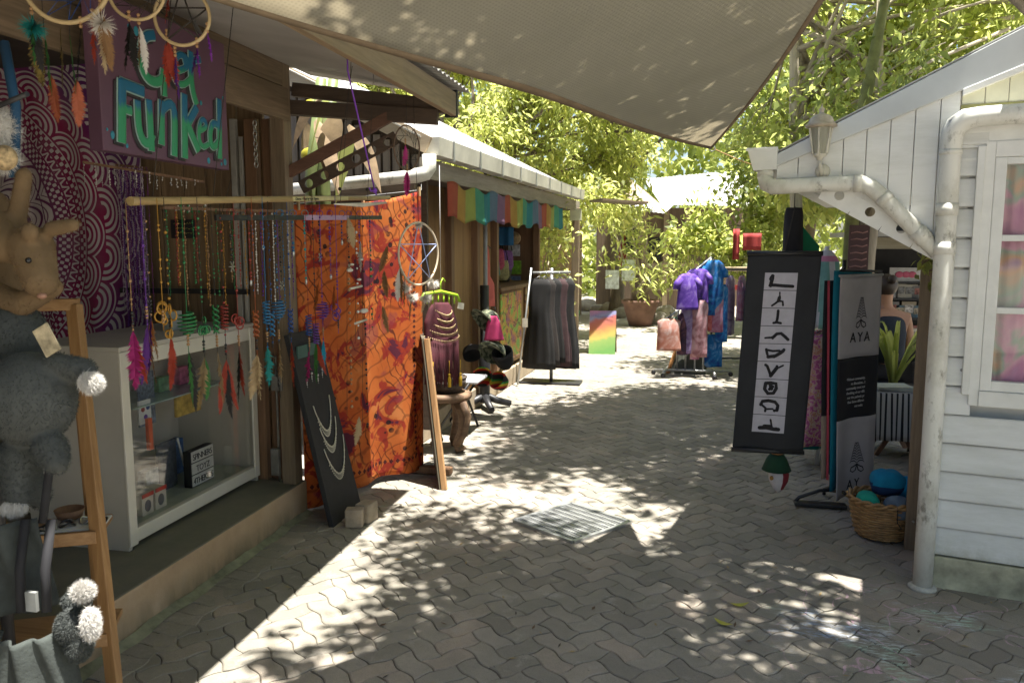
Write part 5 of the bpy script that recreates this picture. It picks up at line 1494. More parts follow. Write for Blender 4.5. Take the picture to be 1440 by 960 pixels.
b.obj('pouch', mat('dark_green_grey_fleece', (.035, .042, .04), .9, .35, 14, .5, 90), sb, solid=.006)
b = B(); b.tube([K(60, 735, 1.7), K(72, 640, 1.74), K(70, 560, 1.8)], .011, 6); b.obj('strap', BLACKCLOTH, sb)
b = B(); b.box(K(45, 845, 1.6), (.03, .01, .05)); b.obj('buckle', flat('grey_label', (.25, .26, .25), .5), sb)
ts = T('toy_rack', 'black metal rack carrying the soft toys and bags at the left edge', 'rack', (-1.95, 1.9, 0))
b = B(); b.tube([V(-2.0, 1.95, 0), V(-2.0, 1.95, 2.1)], .018, 10); b.obj('upright', BLACK, ts)
for z in (1.95, 1.42, .95):
    b = B(); b.tube([V(-2.0, 1.95, z), V(-1.85, 1.88, z + .01), V(-1.7, 1.85, z + .04)], .008, 6); b.obj('hook_arm', BLACK, ts)
b = B(); b.box((-2.0, 1.95, .012), (.5, .5, .024)); b.obj('base_plate', BLACK, ts, bev=.004)
b = B(); b.tube([K(20, 250, 1.9), K(22, 150, 1.92), K(6, 60, 1.95)], .014, 6); b.obj('strap', flat('teal_strap', (.01, .06, .13), .7), ts)

# wooden ladder shelf
def ladder_shelf():
    t = T('ladder_shelf', 'slim wooden A-frame shelf with bracelets standing before the display cabinet', 'shelf', (-1.95, 2.25, 0))
    m = wood('honey_pine', (.27, .14, .05), (.42, .24, .1), 'Z', .5); mx = wood('honey_pine_rail', (.27, .14, .05), (.42, .24, .1), 'X', .5)
    top = P(104, 428, Y=2.32); bot = P(163, 968, Y=2.22); bot.z = .0
    sd = V(-.42, -.22, 0)
    for o, n in ((V(0, 0, 0), 0), (sd, 1)):
        b = B(); b.bar(top + o, bot + o, .032, .045, up=(1, 0, 0)); b.obj('leg', m, t, bev=.003)
        b = B(); b.bar(top + o + V(-.03, .03, -.02), bot + o + V(-.28, .28, .2), .03, .035, up=(1, 0, 0)); b.obj('back_leg', m, t, bev=.003)
    b = B(); b.bar(top + V(.015, .008, 0), top + sd, .03, .04); b.obj('top_rail', mx, t, bev=.003)
    for z in (.60, .25):
        f = 1 - z / top.z; p = top.lerp(bot, f)
        c = p + sd * .5 + V(-.07, .1, 0); ang = math.atan2(sd.y, sd.x)
        b = B(); b.box(c, (.50, .24, .02), rz=ang); b.box(c + V(.065, -.115, .012), (.49, .016, .045), rz=ang); b.obj('shelf', mx, t, bev=.003)
    z = .612; p = top.lerp(bot, 1 - z / top.z) + V(-.04, .05, .0)
    tr = T('bracelet_tray', 'white tray of silver bracelets on the wooden ladder shelf', 'tray', p + V(-.07, 0, .01))
    b = B(); b.box(p + V(-.09, .0, .012), (.2, .14, .006), rz=.45); b.obj('tray', flat('white_tray', (.6, .6, .58), .5), tr, bev=.002)
    rr = random.Random(5)
    for i in range(7):
        b = B(); c = p + V(-.02 - .024 * i + rr.uniform(-.01, .01), rr.uniform(-.04, .05) - .01 * i, .022)
        b.tube([c + V(.025 * math.cos(a), .022 * math.sin(a), .012 * math.sin(a * 2 + i) * .6) for a in np.linspace(0, 2 * PI, 17)[:-1]], .004, 6, closed=True); b.obj('bracelet', SILVER if i % 3 else BD['black'], tr)
    b = B(); c = p + V(-.14, .03, .015); b.lathe([(.02, 0), (.04, .01), (.05, .04), (.046, .04), (.036, .012), (.005, .008)], c, 16); b.obj('wooden_bowl', WARMWOOD, None, 'small dark wooden bowl beside the bracelet tray', 'bowl', loc=c)
ladder_shelf()
# ------------------------------------------------------------------ garments
def garment(b, top, ax, prof, Ht, bulge, folds=6, amp=.08, rr=None, seg=36, nv=14, ph=0.0):
    "closed cloth tube hung from its top; prof = [(t 0 top..1 hem, half width)]"
    x = Vector(ax).normalized(); y = Vector((-x.y, x.x, 0)); top = Vector(top)
    ts = [p[0] for p in prof]; ws = [p[1] for p in prof]
    def fn(u, v):
        hw = float(np.interp(v, ts, ws)); a = 2 * PI * u
        k = 1 + amp * v * math.sin(folds * a + ph + 2 * v)
        return top + x * hw * math.cos(a) * k + y * bulge * math.sin(a) * (.35 + .65 * min(1, v * 3)) * k - V(0, 0, Ht * v)
    b.grid(fn, seg, nv)
    return b
def hanger(t, top, ax, w, m):
    x = Vector(ax).normalized(); top = Vector(top); b = B()
    b.tube([top + V(0, 0, .07), top + V(0, 0, .075) + x * .015, top + V(0, 0, .055) + x * .02, top + V(0, 0, .03), top + x * w - V(0, 0, .03)], .004, 5)
    b.tube([top + V(0, 0, .03), top - x * w - V(0, 0, .03)], .004, 5); b.tube([top + x * w - V(0, 0, .03), top - x * w - V(0, 0, .03)], .004, 5)
    b.obj('hanger', m, t)
def tiedye(name, a, c, d, sc=6):
    if name in _mc: return _mc[name]
    k = NT(name); n = k.noise(None, sc, 3, .55, 1.5)
    _mc[name] = k.done(k.ramp(n, [(.33, a), (.5, c), (.66, d)]), .85, transl=.15); return _mc[name]
def tee(lab, top, ax, w, Ht, m, seed=1, sleeves=True, group='clothes on the racks', cat='shirt', name='hanging_shirt', prof=None, bulge=.05, folds=5, amp=.06, hm=None):
    t = T(name, lab, cat, top, group)
    rr = random.Random(seed); x = Vector(ax).normalized(); top = Vector(top)
    prof = prof or [(0, w * .28), (.06, w * .5), (.1, w * .54), (.3, w * .5), (1, w * .55)]
    b = B(); garment(b, top, ax, prof, Ht, bulge, folds, amp, rr, ph=seed); b.obj('body', m, t, solid=.002)
    if sleeves:
        for s in (-1, 1):
            b = B(); a = top + x * s * w * .5 - V(0, 0, Ht * .1); b.tube([a - x * s * .04 - V(0, 0, .01), a + x * s * .012 - V(0, 0, .07), a + x * s * .018 - V(0, 0, .14)], [.036, .042, .046], 12, caps=False); b.obj('sleeve', m, t, solid=.002)
    hanger(t, top, ax, w * .4, hm or BLACK)
    return t

# ------------------------------------------------------------------ rainbow valance
def valance():
    cols = [(.40, .08, .045), (.45, .27, .06), (.33, .38, .09), (.07, .32, .21), (.02, .22, .26), (.11, .18, .27), (.23, .12, .22)]
    ms = [mat('valance_stripe_' + n, c, .8, .12, 8, .05, transl=.35) for n, c in zip(('red', 'amber', 'lime', 'sea_green', 'teal', 'slate_blue', 'mauve'), cols)]
    a0, a1 = .38, 4.75; n = 19
    b = B()
    def fn(u, v):
        al = a0 + (a1 - a0) * u
        sag = .05 * abs(math.sin(u * PI * 3)) ** .7
        return H(al, .02 + .009 * math.sin(u * 95) * (1 - v) + .008 * math.sin(u * 40), 1.80 - sag * .6 + .02 * math.sin(u * 50) + (.26 + sag * .2) * v)
    b.grid(fn, 190, 8, mi=lambda u, v: int(u * n) % 7)
    b.obj('rainbow_valance', ms, None, 'rainbow striped cloth valance hung along the craft hut fascia', 'valance', loc=H(2.5, .02, 2.06), solid=.0015)
valance()

# ------------------------------------------------------------------ craft hut wares
def poster_mat(name, seed, cols):
    k = NT(name); v = k.map(loc=(seed, seed * 2, seed * .7))
    c = k.ramp(k.noise(v, 3.2, 3, .5, 2.2), [(.3 + .4 * i / (len(cols) - 1), q) for i, q in enumerate(cols)])
    s = k.wave(k.map(v, rot=(.4, .3, .2)), 5, 8, 2, 2); c = k.mix(k.ramp(s, [(.02, .8), (.09, 0.0)]), c, (.05, .03, .05))
    return k.done(c, .6)
def hut_wares():
    for (a0, a1, z0, z1, lab, m) in ((2.85, 3.75, .3, 1.06, 'orange and green painted poster on the counter front of the craft hut', poster_mat('orange_green_poster', 2, [(.25, .1, .3), (.6, .2, .1), (.65, .4, .08), (.2, .5, .08), (.45, .6, .1)])),
                                   (3.95, 4.55, .4, 1.08, 'brown graffiti-lettered panel at the far end of the hut counter', poster_mat('graffiti_panel', 5, [(.3, .18, .08), (.5, .28, .12), (.12, .07, .06), (.55, .38, .2)]))):
        c = H((a0 + a1) / 2, -.26, (z0 + z1) / 2); t = T('painted_poster', lab, 'poster', c, 'posters on the hut counter')
        b = B(); b.bar(H(a0, -.268, (z0 + z1) / 2), H(a1, -.268, (z0 + z1) / 2), .012, z1 - z0); b.obj('panel', m, t)
        b = B()
        for (p, q) in ((H(a0, -.26, z0), H(a1, -.26, z0)), (H(a0, -.26, z1), H(a1, -.26, z1))): b.bar(p, q, .014, .02)
        b.obj('edging', WARMWOOD, t)
    # pictures on the end wall, seen through the opening
    for i, (px, py, r, kind, c, lab) in enumerate(((723, 335, .085, 'disc', (.45, .33, .18), 'round woven disc at the top of the hut end wall'), (723, 352, .075, 'sq', (.5, .5, .52), 'white star picture below the woven disc'), (723, 376, .09, 'sq', (.2, .4, .03), 'bright green picture in the middle of the hut end wall'), (723, 397, .085, 'sq', (.14, .18, .28), 'slate blue picture under the green one'), (723, 414, .075, 'sq', (.3, .11, .05), 'rust brown picture lowest on the hut end wall'))):
        c_ = P(px, py, Y=10.02); t = T('wall_picture', lab, 'picture', c_, 'pictures on the hut end wall')
        b = B()
        if kind == 'disc': b.lathe([(.001, -.01), (r, -.01), (r, .01), (r * .8, .02), (.001, .02)], M=Matrix.Translation(c_) @ Matrix.Rotation(R(90), 4, 'X'), seg=20)
        else: b.box(c_, (r * 2, .02, r * 1.9))
        b.obj('board', flat('picture_%s' % ('straw', 'white', 'green', 'slate', 'rust')[i], c, .6, var=.5, vs=25), t)
    cloth(lambda u, v: P(676 + 46 * u, 345 - 26 * v, Y=8.9) + V(0, .02 * math.sin(u * 20), 0), 30, 8, 'blue_cloth', flat('deep_blue_cloth', (.01, .09, .2), .8), None, label='deep blue cloth pinned along the top of the hut opening', cat='cloth', loc=P(700, 330, Y=8.9))
    tee('coral pink top hanging at the left side of the hut opening', P(680, 345, Y=7.9), (.6, .8, 0), .26, .62, flat('coral_cloth', (.6, .14, .12), .85), 3, False, 'clothes in the craft hut', 'top', 'blouse', [(0, .05), (.1, .07), (.5, .07), (.62, .13), (1, .14)])
    tee('black frilled top hanging behind the coral one in the hut', P(672, 335, Y=8.0), (.5, .8, 0), .3, .7, BLACKCLOTH, 4, False, 'clothes in the craft hut', 'top', 'blouse')
    for i, (px, py, w, h, c, lab) in enumerate(((690, 425, .1, .14, (.5, .5, .46), 'white card on a black stand at the hut counter edge'), (706, 420, .35, .28, (.035, .03, .03), 'dark display bust on the hut counter'), (725, 426, .16, .06, (.4, .4, .38), 'flat white box on the hut counter'), (712, 432, .2, .04, (.3, .2, .12), 'shallow wooden tray on the hut counter'))):
        p = P(px, py + 12, X=-2.15 - .02 * i); p.z = 1.132
        b = B()
        if i == 1: b.lathe([(.09, 0), (.11, .05), (.13, .14), (.1, .2), (.05, .23), (.045, .3), (.01, .31)], p, 14)
        elif i == 0: b.box(p + V(0, 0, .05), (.012, .012, .1)); b.box(p + V(.01, 0, .14), (.02, .12, .09))
        elif i == 2: b.box(p + V(0, 0, h / 2), (.16, w, h)); b.box(p + V(0, 0, h + .004), (.17, w + .01, .008))
        else: b.box(p + V(0, 0, .006), (.16, w, .012)); [b.box(p + V(0, s * w / 2, .02), (.16, .01, .04)) for s in (-1, 1)]
        b.obj(('card_stand', 'display_bust', 'flat_box', 'wooden_tray')[i], flat('counter_ware_%s' % ('white', 'black', 'pale', 'brown')[i], c, .6), None, lab, ('card', 'display bust', 'box', 'tray')[i], loc=p)
hut_wares()

for i, (px, py, c, lab) in enumerate(((686, 352, (.4, .12, .06), 'rust orange shoulder bag hanging first in the hut opening'), (693, 362, (.05, .2, .22), 'teal shoulder bag hanging second in the hut opening'), (700, 350, (.35, .05, .1), 'crimson shoulder bag hanging third in the hut opening'), (707, 366, (.3, .26, .12), 'mustard shoulder bag hanging fourth in the hut opening'), (713, 352, (.16, .06, .22), 'violet shoulder bag hanging last in the hut opening'))):
    p = P(px, py, Y=8.6 + .22 * i); t = T('shoulder_bag', lab, 'bag', p, 'bags in the hut opening')
    b = B(); garment(b, p, (.5, .85, 0), [(0, .08), (.2, .1), (.8, .11), (1, .06)], .24, .035, 4, .06); b.obj('pouch', flat('bag_cloth_%s' % ('rust', 'teal', 'crimson', 'mustard', 'violet')[i], c, .85, var=.5, vs=30), t, solid=.002)
    b = B(); b.tube([p + V(-.05, -.06, 0), p + V(0, 0, .28), p + V(.05, .06, 0)], .006, 5); b.obj('strap', BLACKCLOTH, t)

def hat_stand():
    p0 = P(682, 574, Z=0); t = T('hat_stand', 'black four-footed pedestal hat stand before the hut counter', 'hat stand', p0)
    b = B(); b.lathe([(.05, .06), (.05, .3), (.06, .5), (.045, .55), (.045, 1.2)], p0, 8); b.obj('column', BLACK, t)
    for i in range(4):
        a = i * PI / 2 + .5; d = V(math.cos(a), math.sin(a), 0); b = B(); b.tube([p0 + V(0, 0, .13), p0 + d * .12 + V(0, 0, .075), p0 + d * .26 + V(0, 0, .035)], [.04, .035, .03], 8); b.obj('foot', BLACK, t)
    camo = NT('camouflage_cloth'); n = camo.noise(None, 26, 2, .5)
    CAMO = camo.done(camo.ramp(n, [(.42, (.03, .035, .025)), (.5, (.09, .11, .06)), (.58, (.19, .19, .13))]), .9)
    k = NT('rasta_stripes'); f = k.m_('FRACT', k.m_('MULTIPLY', k.xyz()[2], 9.0)); RASTA = k.done(k.ramp(f, [(.0, (.02, .02, .02)), (.35, (.5, .03, .02)), (.55, (.6, .42, .03)), (.75, (.03, .25, .04)), (.9, (.02, .02, .02))], 'CONSTANT'), .9)
    def hat(px, py, Y, r, m, lab, brim=True, hm=1.0, rot=0, tilt=.9):
        c = P(px, py, Y=Y); o = T('hat', lab, 'hat', c, 'hats on the stand')
        M = Matrix.Translation(c) @ Matrix.Rotation(rot, 4, 'Z') @ Matrix.Rotation(tilt, 4, 'X')
        b = B(); b.lathe([(r, 0), (r * .99, r * .35 * hm), (r * .85, r * .75 * hm), (r * .5, r * 1.02 * hm), (.002, r * 1.1 * hm)], M=M, seg=20, cap=False); b.obj('crown', m, o, solid=.003)
        if brim:
            b = B(); b.grid(lambda u, v: M @ V((r + v * .07 * math.sin(PI * u)) * math.cos(PI * (.15 + .7 * u)), (r + v * .08 * math.sin(PI * u)) * math.sin(PI * (.15 + .7 * u)), -.012 * v), 14, 3); b.obj('peak', m, o, solid=.003)
        else:
            b = B(); b.lathe([(r * 1.04, -.01), (r * 1.06, .02), (r * 1.02, .035)], M=M, seg=20, cap=False); b.obj('band', m, o, solid=.004)
    hat(683, 456, 7.0, .115, CAMO, 'camouflage cap highest on the hat stand', True, 1.1, 2.6)
    hat(692, 500, 6.95, .115, CAMO, 'second camouflage cap lower on the hat stand', True, 1.1, 3.0)
    hat(664, 500, 7.05, .085, BLACKCLOTH, 'plain black cap on the left of the hat stand', True, 1.2, 3.6)
    hat(706, 495, 6.95, .09, BLACKCLOTH, 'big black slouch beanie on the right of the hat stand', False, 1.9, 2.9, 2.6)
    hat(678, 530, 6.9, .085, RASTA, 'rasta striped beanie low at the left of the hat stand', False, 1.4, 3.2, 1.5)
    hat(699, 534, 6.95, .08, RASTA, 'red and yellow rasta beanie low at the right of the hat stand', False, 1.4, 2.6, 2.1)
    tee('hot pink top hung high on the hat stand', P(694, 444, Y=6.95), (_r.x, _r.y, 0), .13, .22, flat('hot_pink_cloth', (.5, .04, .15), .8), 6, False, 'hats on the stand', 'top', 'blouse', [(0, .03), (.3, .06), (1, .09)], .04)
hat_stand()

def tassel_top():
    t = T('tasselled_top', 'maroon beaded halter top with long fringe on a lime green hanger', 'top', P(622, 410, Y=5.25))
    c = P(620, 425, Y=5.25); x = (P(650, 425, Y=5.45) - P(585, 425, Y=5.05)).normalized()
    mar = mat('maroon_cloth', (.06, .007, .014), .85, .3, 20, .3, 150); gold = flat('brass_beads', (.55, .42, .22), .35, metal=.6)
    b = B(); garment(b, c, x, [(0, .07), (.15, .11), (.5, .15), (1, .16)], .26, .05, 5, .05); b.obj('body', mar, t, solid=.002)
    y = V(-x.y, x.x, 0)
    if y.y > 0: y = -y
    for row in range(5):
        b = B()
        zz = -.05 - row * .045
        for i in range(26):
            s = i / 25 * 2 - 1; hw = .085 + row * .02
            p = c + x * hw * s + y * (.055 * (1 - s * s) ** .5 + .006) + V(0, 0, zz - .035 * (1 - s * s))
            b.ball(p, .0042, 6, 4); b.tube([p, p - V(0, 0, .016)], .0016, 4)
        b.obj('coin_row', gold, t)
    b = B(); rr = random.Random(4)
    for i in range(64):
        s = i / 63 * 2 - 1; p = c + x * .155 * s + y * (.045 * (1 - s * s) ** .5 + .004) - V(0, 0, .24)
        b.tube([p, p + V(rr.uniform(-.006, .006), 0, -.2), p + V(rr.uniform(-.008, .008), 0, -.30 - rr.uniform(0, .05))], .0045, 4)
    b.obj('fringe', mar, t)
    for s in (-.95, .1, .85):
        b = B(); p = c + x * .15 * s + y * .06 - V(0, 0, .5); b.tube([p + V(0, 0, .1), p], .002, 4); b.lathe([(.004, .0), (.013, -.03), (.012, -.085), (.001, -.088)], p, 8); b.ball(p, .01, 8, 6); b.obj('yellow_tassel', flat('yellow_tassel', (.6, .36, .02), .8), t)
    lime = flat('lime_plastic', (.33, .55, .03), .35)
    hanger_c = c + V(0, 0, .035); b = B()
    b.tube([hanger_c - x * .19 - V(0, 0, .02), hanger_c - x * .16 + V(0, 0, .02), hanger_c + V(0, 0, .04), hanger_c + x * .16 + V(0, 0, .015), hanger_c + x * .19 - V(0, 0, .03)], .011, 8)
    b.tube([hanger_c + V(0, 0, .04), hanger_c + V(0, 0, .1), hanger_c + V(0, 0, .13) + x * .02, hanger_c + V(0, 0, .11) + x * .045], .005, 6)
    for s in np.linspace(-.7, .7, 6): b.tube([hanger_c + x * .19 * s + V(0, 0, .02), hanger_c + x * .19 * s - V(0, 0, .045)], .006, 6)
    b.obj('lime_hanger', lime, t)
    b = B(); p = hanger_c + x * .2 - V(0, 0, .06); b.box(p, (.06, .004, .045), M=Matrix.Translation(p) @ Matrix.Rotation(math.atan2(x.y, x.x), 4, 'Z') @ Matrix.Rotation(.2, 4, 'Y')); b.obj('price_tag', flat('white_tag', (.65, .6, .5), .6), t)
    b = B(); b.tube([hanger_c + V(0, 0, .12), V(hanger_c.x, hanger_c.y, 2.12)], .0018, 5); b.obj('hanging_cord', flat('white_cord', (.6, .6, .6), .7), t)
tassel_top()

def leaning_panel():
    a = P(623, 688, Z=0); t = T('leaning_panel', 'upright timber panel on a red-brown foot beside the orange sarong', 'panel', a)
    up = P(598, 500, Y=a.y + .12) - a; up.z = .98; up.x = -.14; up.y = .1
    dn = V(-.2, .52, 0)
    b = B(); b.poly([a, a + up, a + up + dn * .9, a + dn * .9], axis=V(-.02, -.015, 0)); b.obj('panel', mat('olive_board', (.085, .075, .05), .7, .25, 4), t)
    b = B(); b.bar(a + V(.01, 0, 0), a + up + V(.01, 0, 0), .03, .035, up=(1, 0, 0)); b.obj('edge_strip', wood('orange_edge_strip', (.33, .17, .07), (.5, .3, .14), 'Z'), t, bev=.003)
    f = P(635, 668, Z=0); b = B(); b.bar(f + V(-.45, .02, .03), f + V(0, 0, .03), .07, .05); b.obj('foot', WARMWOOD, t, bev=.008)
leaning_panel()

def stool():
    p = P(630, 632, Z=0); t = T('carved_stool', 'carved brown wooden stool with scrolled trunk-like legs by the hut', 'stool', p)
    m = wood('carved_hardwood', (.15, .085, .05), (.28, .18, .11), 'X')
    b = B(); b.lathe([(.17, .40), (.19, .42), (.19, .45), (.16, .46)], p, 20); b.obj('seat', m, t)
    for s, (dx, dy) in enumerate(((.1, -.05), (-.1, .05), (.02, .12))):
        b = B(); c = p + V(dx, dy, 0)
        o = V(dx, dy, 0).normalized()
        b.tube([c + V(0, 0, .41), c + o * .06 + V(0, 0, .3), c + o * .045 + V(0, 0, .18), c + o * -.01 + V(0, 0, .06), c + o * .03 + V(0, 0, .015)], [.05, .045, .036, .04, .045], 10); b.obj('leg', m, t)
    b = B(); b.tube([p + V(.15, -.1, .40), p + V(.20, -.13, .3), p + V(.17, -.12, .16), p + V(.10, -.08, .06)], [.03, .026, .022, .02], 8); b.obj('carved_trunk', m, t)
    c = T('dark_basket', 'dark woven basket sitting on the carved stool', 'basket', p + V(0, 0, .462))
    b = B(); b.lathe([(.10, .0), (.14, .05), (.15, .11), (.14, .115), (.13, .06), (.02, .02)], p + V(0, 0, .462), 18); b.obj('bowl', mat('dark_wicker', (.07, .055, .045), .8, .5, 40, .6, 60), c)
    b = B(); b.tube([p + V(.148 * math.cos(a), .148 * math.sin(a), .576) for a in np.linspace(0, 2 * PI, 25)[:-1]], .009, 6, closed=True); b.obj('rim', mat('dark_wicker', (.07, .055, .045)), c)
stool()
def chair():
    p = P(655, 612, Z=0) + V(-.1, .15, 0); t = T('folding_chair', 'black folding chair with a pale grey seat beside the carved stool', 'chair', p)
    for s in (-.19, .19):
        b = B(); b.tube([p + V(.12, s, 0), p + V(-.17, s, .78)], .011, 8); b.obj('leg', BLACK, t)
        b = B(); b.tube([p + V(-.16, s * .9, 0), p + V(.14, s * .9, .45)], .011, 8); b.obj('leg', BLACK, t)
    b = B(); b.tube([p + V(.06, -.19, .14), p + V(.06, .19, .14)], .006, 6); b.obj('stretcher', STEEL, t)
    b = B(); b.box(p + V(.03, 0, .455), (.36, .36, .03)); b.obj('seat', flat('pale_grey_vinyl', (.5, .5, .52), .4), t, bev=.012)
    b = B(); b.box(p + V(-.17, 0, .72), (.03, .36, .15)); b.obj('backrest', flat('grey_vinyl', (.3, .3, .3), .5), t, bev=.012)
chair()

def dress_rack():
    p = P(775, 538, Z=0); t = T('garment_stand', 'black garment stand with a flat foot holding the dark dresses', 'clothes stand', p)
    b = B(); b.box(p + V(0, 0, .012), (.7, .28, .024)); b.obj('base', BLACK, t, bev=.006)
    b = B(); b.tube([p, p + V(0, 0, 1.32)], .02, 8); b.obj('upright', STEEL, t)
    b = B(); b.tube([p + V(-.2, -.12, 1.27), p + V(.2, .1, 1.27)], .014, 8); b.tube([p + V(0, 0, 1.32), p + V(0, 0, 1.25)], .02, 8); b.obj('rail', STEEL, t)
    b = B(); b.tube([p + V(-.33, -.32, .02), p + V(-.19, -.25, 1.33)], .012, 6); b.obj('front_bar', STEEL, t)
    DK = [mat('black_chiffon', (.010, .0095, .0095), .9, .3, 9, .1, transl=.05), mat('charcoal_brown_cloth', (.025, .02, .018), .9, .3, 9, .1), mat('plum_brown_cloth', (.045, .022, .024), .9, .3, 9, .1)]
    for i, (f, w, h, m, lab) in enumerate(((-.75, .38, 1.02, 0, 'black sleeveless dress foremost on the dark dress stand'), (-.45, .36, .98, 1, 'charcoal pleated dress second on the dark dress stand'), (-.1, .34, .95, 0, 'black dress in the middle of the dark dress stand'), (.25, .34, 1.0, 2, 'plum brown dress behind the black ones on the stand'), (.6, .36, 1.03, 0, 'black long dress at the back of the dark dress stand'))):
        q = p + V(.19 * f + .02, -.14 + .13 * (f + 1), 1.2); w *= .8
        tee(lab, q, (.93, -.2, 0), w, h, DK[m], i + 20, False, 'dresses on the dark stand', 'dress', 'hanging_dress', [(0, w * .3), (.04, w * .5), (.15, w * .42), (.4, w * .4), (.45, w * .45), (.8, w * .6), (1, w * .62)], .07, 9, .12, STEEL)
    b = B(); q = p + V(-.25, -.3, .72); b.box(q, (.06, .004, .1)); b.obj('price_tag', flat('white_tag', (.65, .6, .5)), t)
dress_rack()

# vine beside the hut, fallen cloth and a green bin
def plant_mass(name, lab, base, clumps, L, wr, m, seed, droop=.4, cat='plant', stems=6):
    t = T(name, lab, cat, base); rr = random.Random(seed)
    for i in range(stems):
        c = clumps[i % len(clumps)][0]; b = B(); a = Vector(base) + V(rr.uniform(-.12, .12), rr.uniform(-.12, .12), 0)
        b.tube([a, a.lerp(Vector(c), .5) + V(rr.uniform(-.08, .08), rr.uniform(-.08, .08), .08), Vector(c)], [.014, .01, .005], 6); b.obj('stem', BARK_PALE, t)
    v, f = leaf_arrays(clumps, L, wr, np.random.default_rng(seed), droop); fast_mesh('foliage', v, f, m, t); return t
r2 = random.Random(3)
plant_mass('climbing_plant', 'bright green climbing plant at the far corner of the craft hut', H(4.9, -.5, 0), [((H(4.85 + r2.uniform(0, .5), r2.uniform(-.6, -.1), 0).x, H(4.9, 0, 0).y + r2.uniform(-.1, .5), .25 + i * .15), (.2, .2, .2), 60) for i in range(13)], .12, .42, LEAF_MANGO, 4)
plant_mass('climbing_plant', 'leafy creeper hanging from the hut veranda in front of the post', H(5.6, -.6, 0), [((H(5.5, 0, 0).x + r2.uniform(-.9, -.1), H(5.6, 0, 0).y + r2.uniform(.2, 1.4), 1.55 + r2.uniform(-.25, .5)), (.25, .25, .18), 70) for i in range(9)], .11, .45, LEAF_MANGO, 5)
# banana-like plant glimpsed under the awning
def banana():
    base = V(-3.3, 5.3, 0); t = T('banana_plant', 'banana plant with green stems and dry brown leaves behind the shop awning', 'plant', base)
    g = flat('banana_stem', (.16, .2, .07), .5, var=.4, vs=5); rr = random.Random(2)
    for i, (px, py) in enumerate(((438, 195), (455, 200))):
        tp = P(px + 14, 110, Y=5.0); bt = P(px, 250, Y=5.0); b = B(); b.tube([V(bt.x, bt.y, 0), bt, tp], [.07, .045, .035], 8); b.obj('stem', g, t)
    for i in range(9):
        a = P(rr.uniform(418, 500), rr.uniform(115, 190), Y=5.0 + rr.uniform(-.15, .3)); e = a + V(rr.uniform(-.25, .25), rr.uniform(-.2, .2), -rr.uniform(.25, .6)); w_ = rr.uniform(.04, .09)
        s = V(rr.uniform(-1, 1), rr.uniform(-1, 1), .3).normalized() * w_
        b = B(); b.grid(lambda u, v: a.lerp(e, u) + s * (v - .5) * 2 * math.sin(PI * min(1, u + .1)) + V(0, 0, .08 * math.sin(PI * u) - .03 * abs(v - .5)), 10, 4); b.obj('leaf', LEAF_DRY if i % 3 else LEAF_MANGO, t)
    for px, py in ((434, 218), (437, 150)):
        c = P(px, py, Y=5.1); b = B(); b.ball(c, (.06, .02, .05), 10, 6); b.obj('leaf', flat('yellow_leaf', (.5, .46, .05), .5, transl=.3), t)
banana()

# ------------------------------------------------------------------ far end of the lane
def far_shop():
    t = T('far_shop', 'brown timber shop with tin roof and pale awning closing the far lane', 'shop', (0, 20.5, 0))
    br = wood('far_brown_boards', (.13, .09, .06), (.22, .16, .11), 'Z'); Yf = 20.0
    def q(px, py, Y=Yf): return P(px, py, Y=Y)
    xl, xr = q(838, 400).x, q(1045, 400).x
    b = B(); b.span((xl, Yf + 1.2, 0), (xr, Yf + 1.26, 2.5)); b.obj('back_wall', br, t)
    b = B(); b.span((xl, Yf, .0), (q(862, 400).x, Yf + .06, 2.4)); b.obj('front_wall', br, t)
    b = B(); b.span((q(905, 400).x, Yf, .0), (q(935, 400).x, Yf + .06, 2.4)); b.obj('front_wall', br, t)
    b = B(); b.span((q(935, 400).x, Yf, 0.0), (q(1000, 400).x, Yf + .06, .95)); b.obj('counter_wall', br, t)
    tim = wood('far_pale_timber', (.3, .23, .15), (.42, .33, .22), 'Z')
    for px in (862, 905, 935, 965, 1000, 1044):
        x = q(px, 400).x; b = B(); b.span((x - .06, Yf - .06, 0), (x + .06, Yf - .005, 2.45)); b.obj('post', tim, t)
    b = B(); b.span((q(905, 400).x, Yf - .09, 1.0), (xr, Yf - .062, 1.12)); b.obj('counter_board', tim, t)
    b = B(); b.span((q(905, 400).x, Yf - .09, .45), (q(1000, 400).x, Yf - .065, .52)); b.obj('rail', tim, t)
    # gabled roof turned with its slope to the lane
    ax, az = q(876, 250).x, 3.25
    b = B(); corr_sheet(b, q(905, 252, Yf + 2.4), q(1035, 240, Yf + 2.4), q(930, 288, Yf - .3), q(1060, 290, Yf - .3), .01, .1); b.obj('roof', WHITEROOF, t, solid=.004)
    b = B(); b.poly([q(862, 288, Yf - .1), q(884, 249, Yf + .9), q(930, 288, Yf - .1)], axis=V(0, .05, 0)); b.obj('gable', wood('far_gable', (.28, .2, .13), (.4, .3, .2), 'X'), t)
    b = B(); corr_sheet(b, q(848, 291, Yf - 1.6), q(935, 300, Yf - 1.6), q(862, 284, Yf), q(950, 286, Yf), .008, .1); b.obj('awning', WHITEROOF, t, solid=.004)
    b = B(); b.span((q(880, 330).x, Yf - .05, 1.35), (q(897, 330).x, Yf - .03, 1.95)); b.obj('window', BLACK, t)
    b = B(); b.span((q(912, 370).x, Yf - .03, 1.2), (q(930, 370).x, Yf - .008, 1.75)); b.obj('window', BLACK, t)
    b = B(); b.span((q(866, 330).x, Yf + .2, 1.0), (q(880, 330).x, Yf + .25, 2.2)); b.obj('red_cloth', flat('red_banner_cloth', (.3, .03, .028), .8), t)
far_shop()
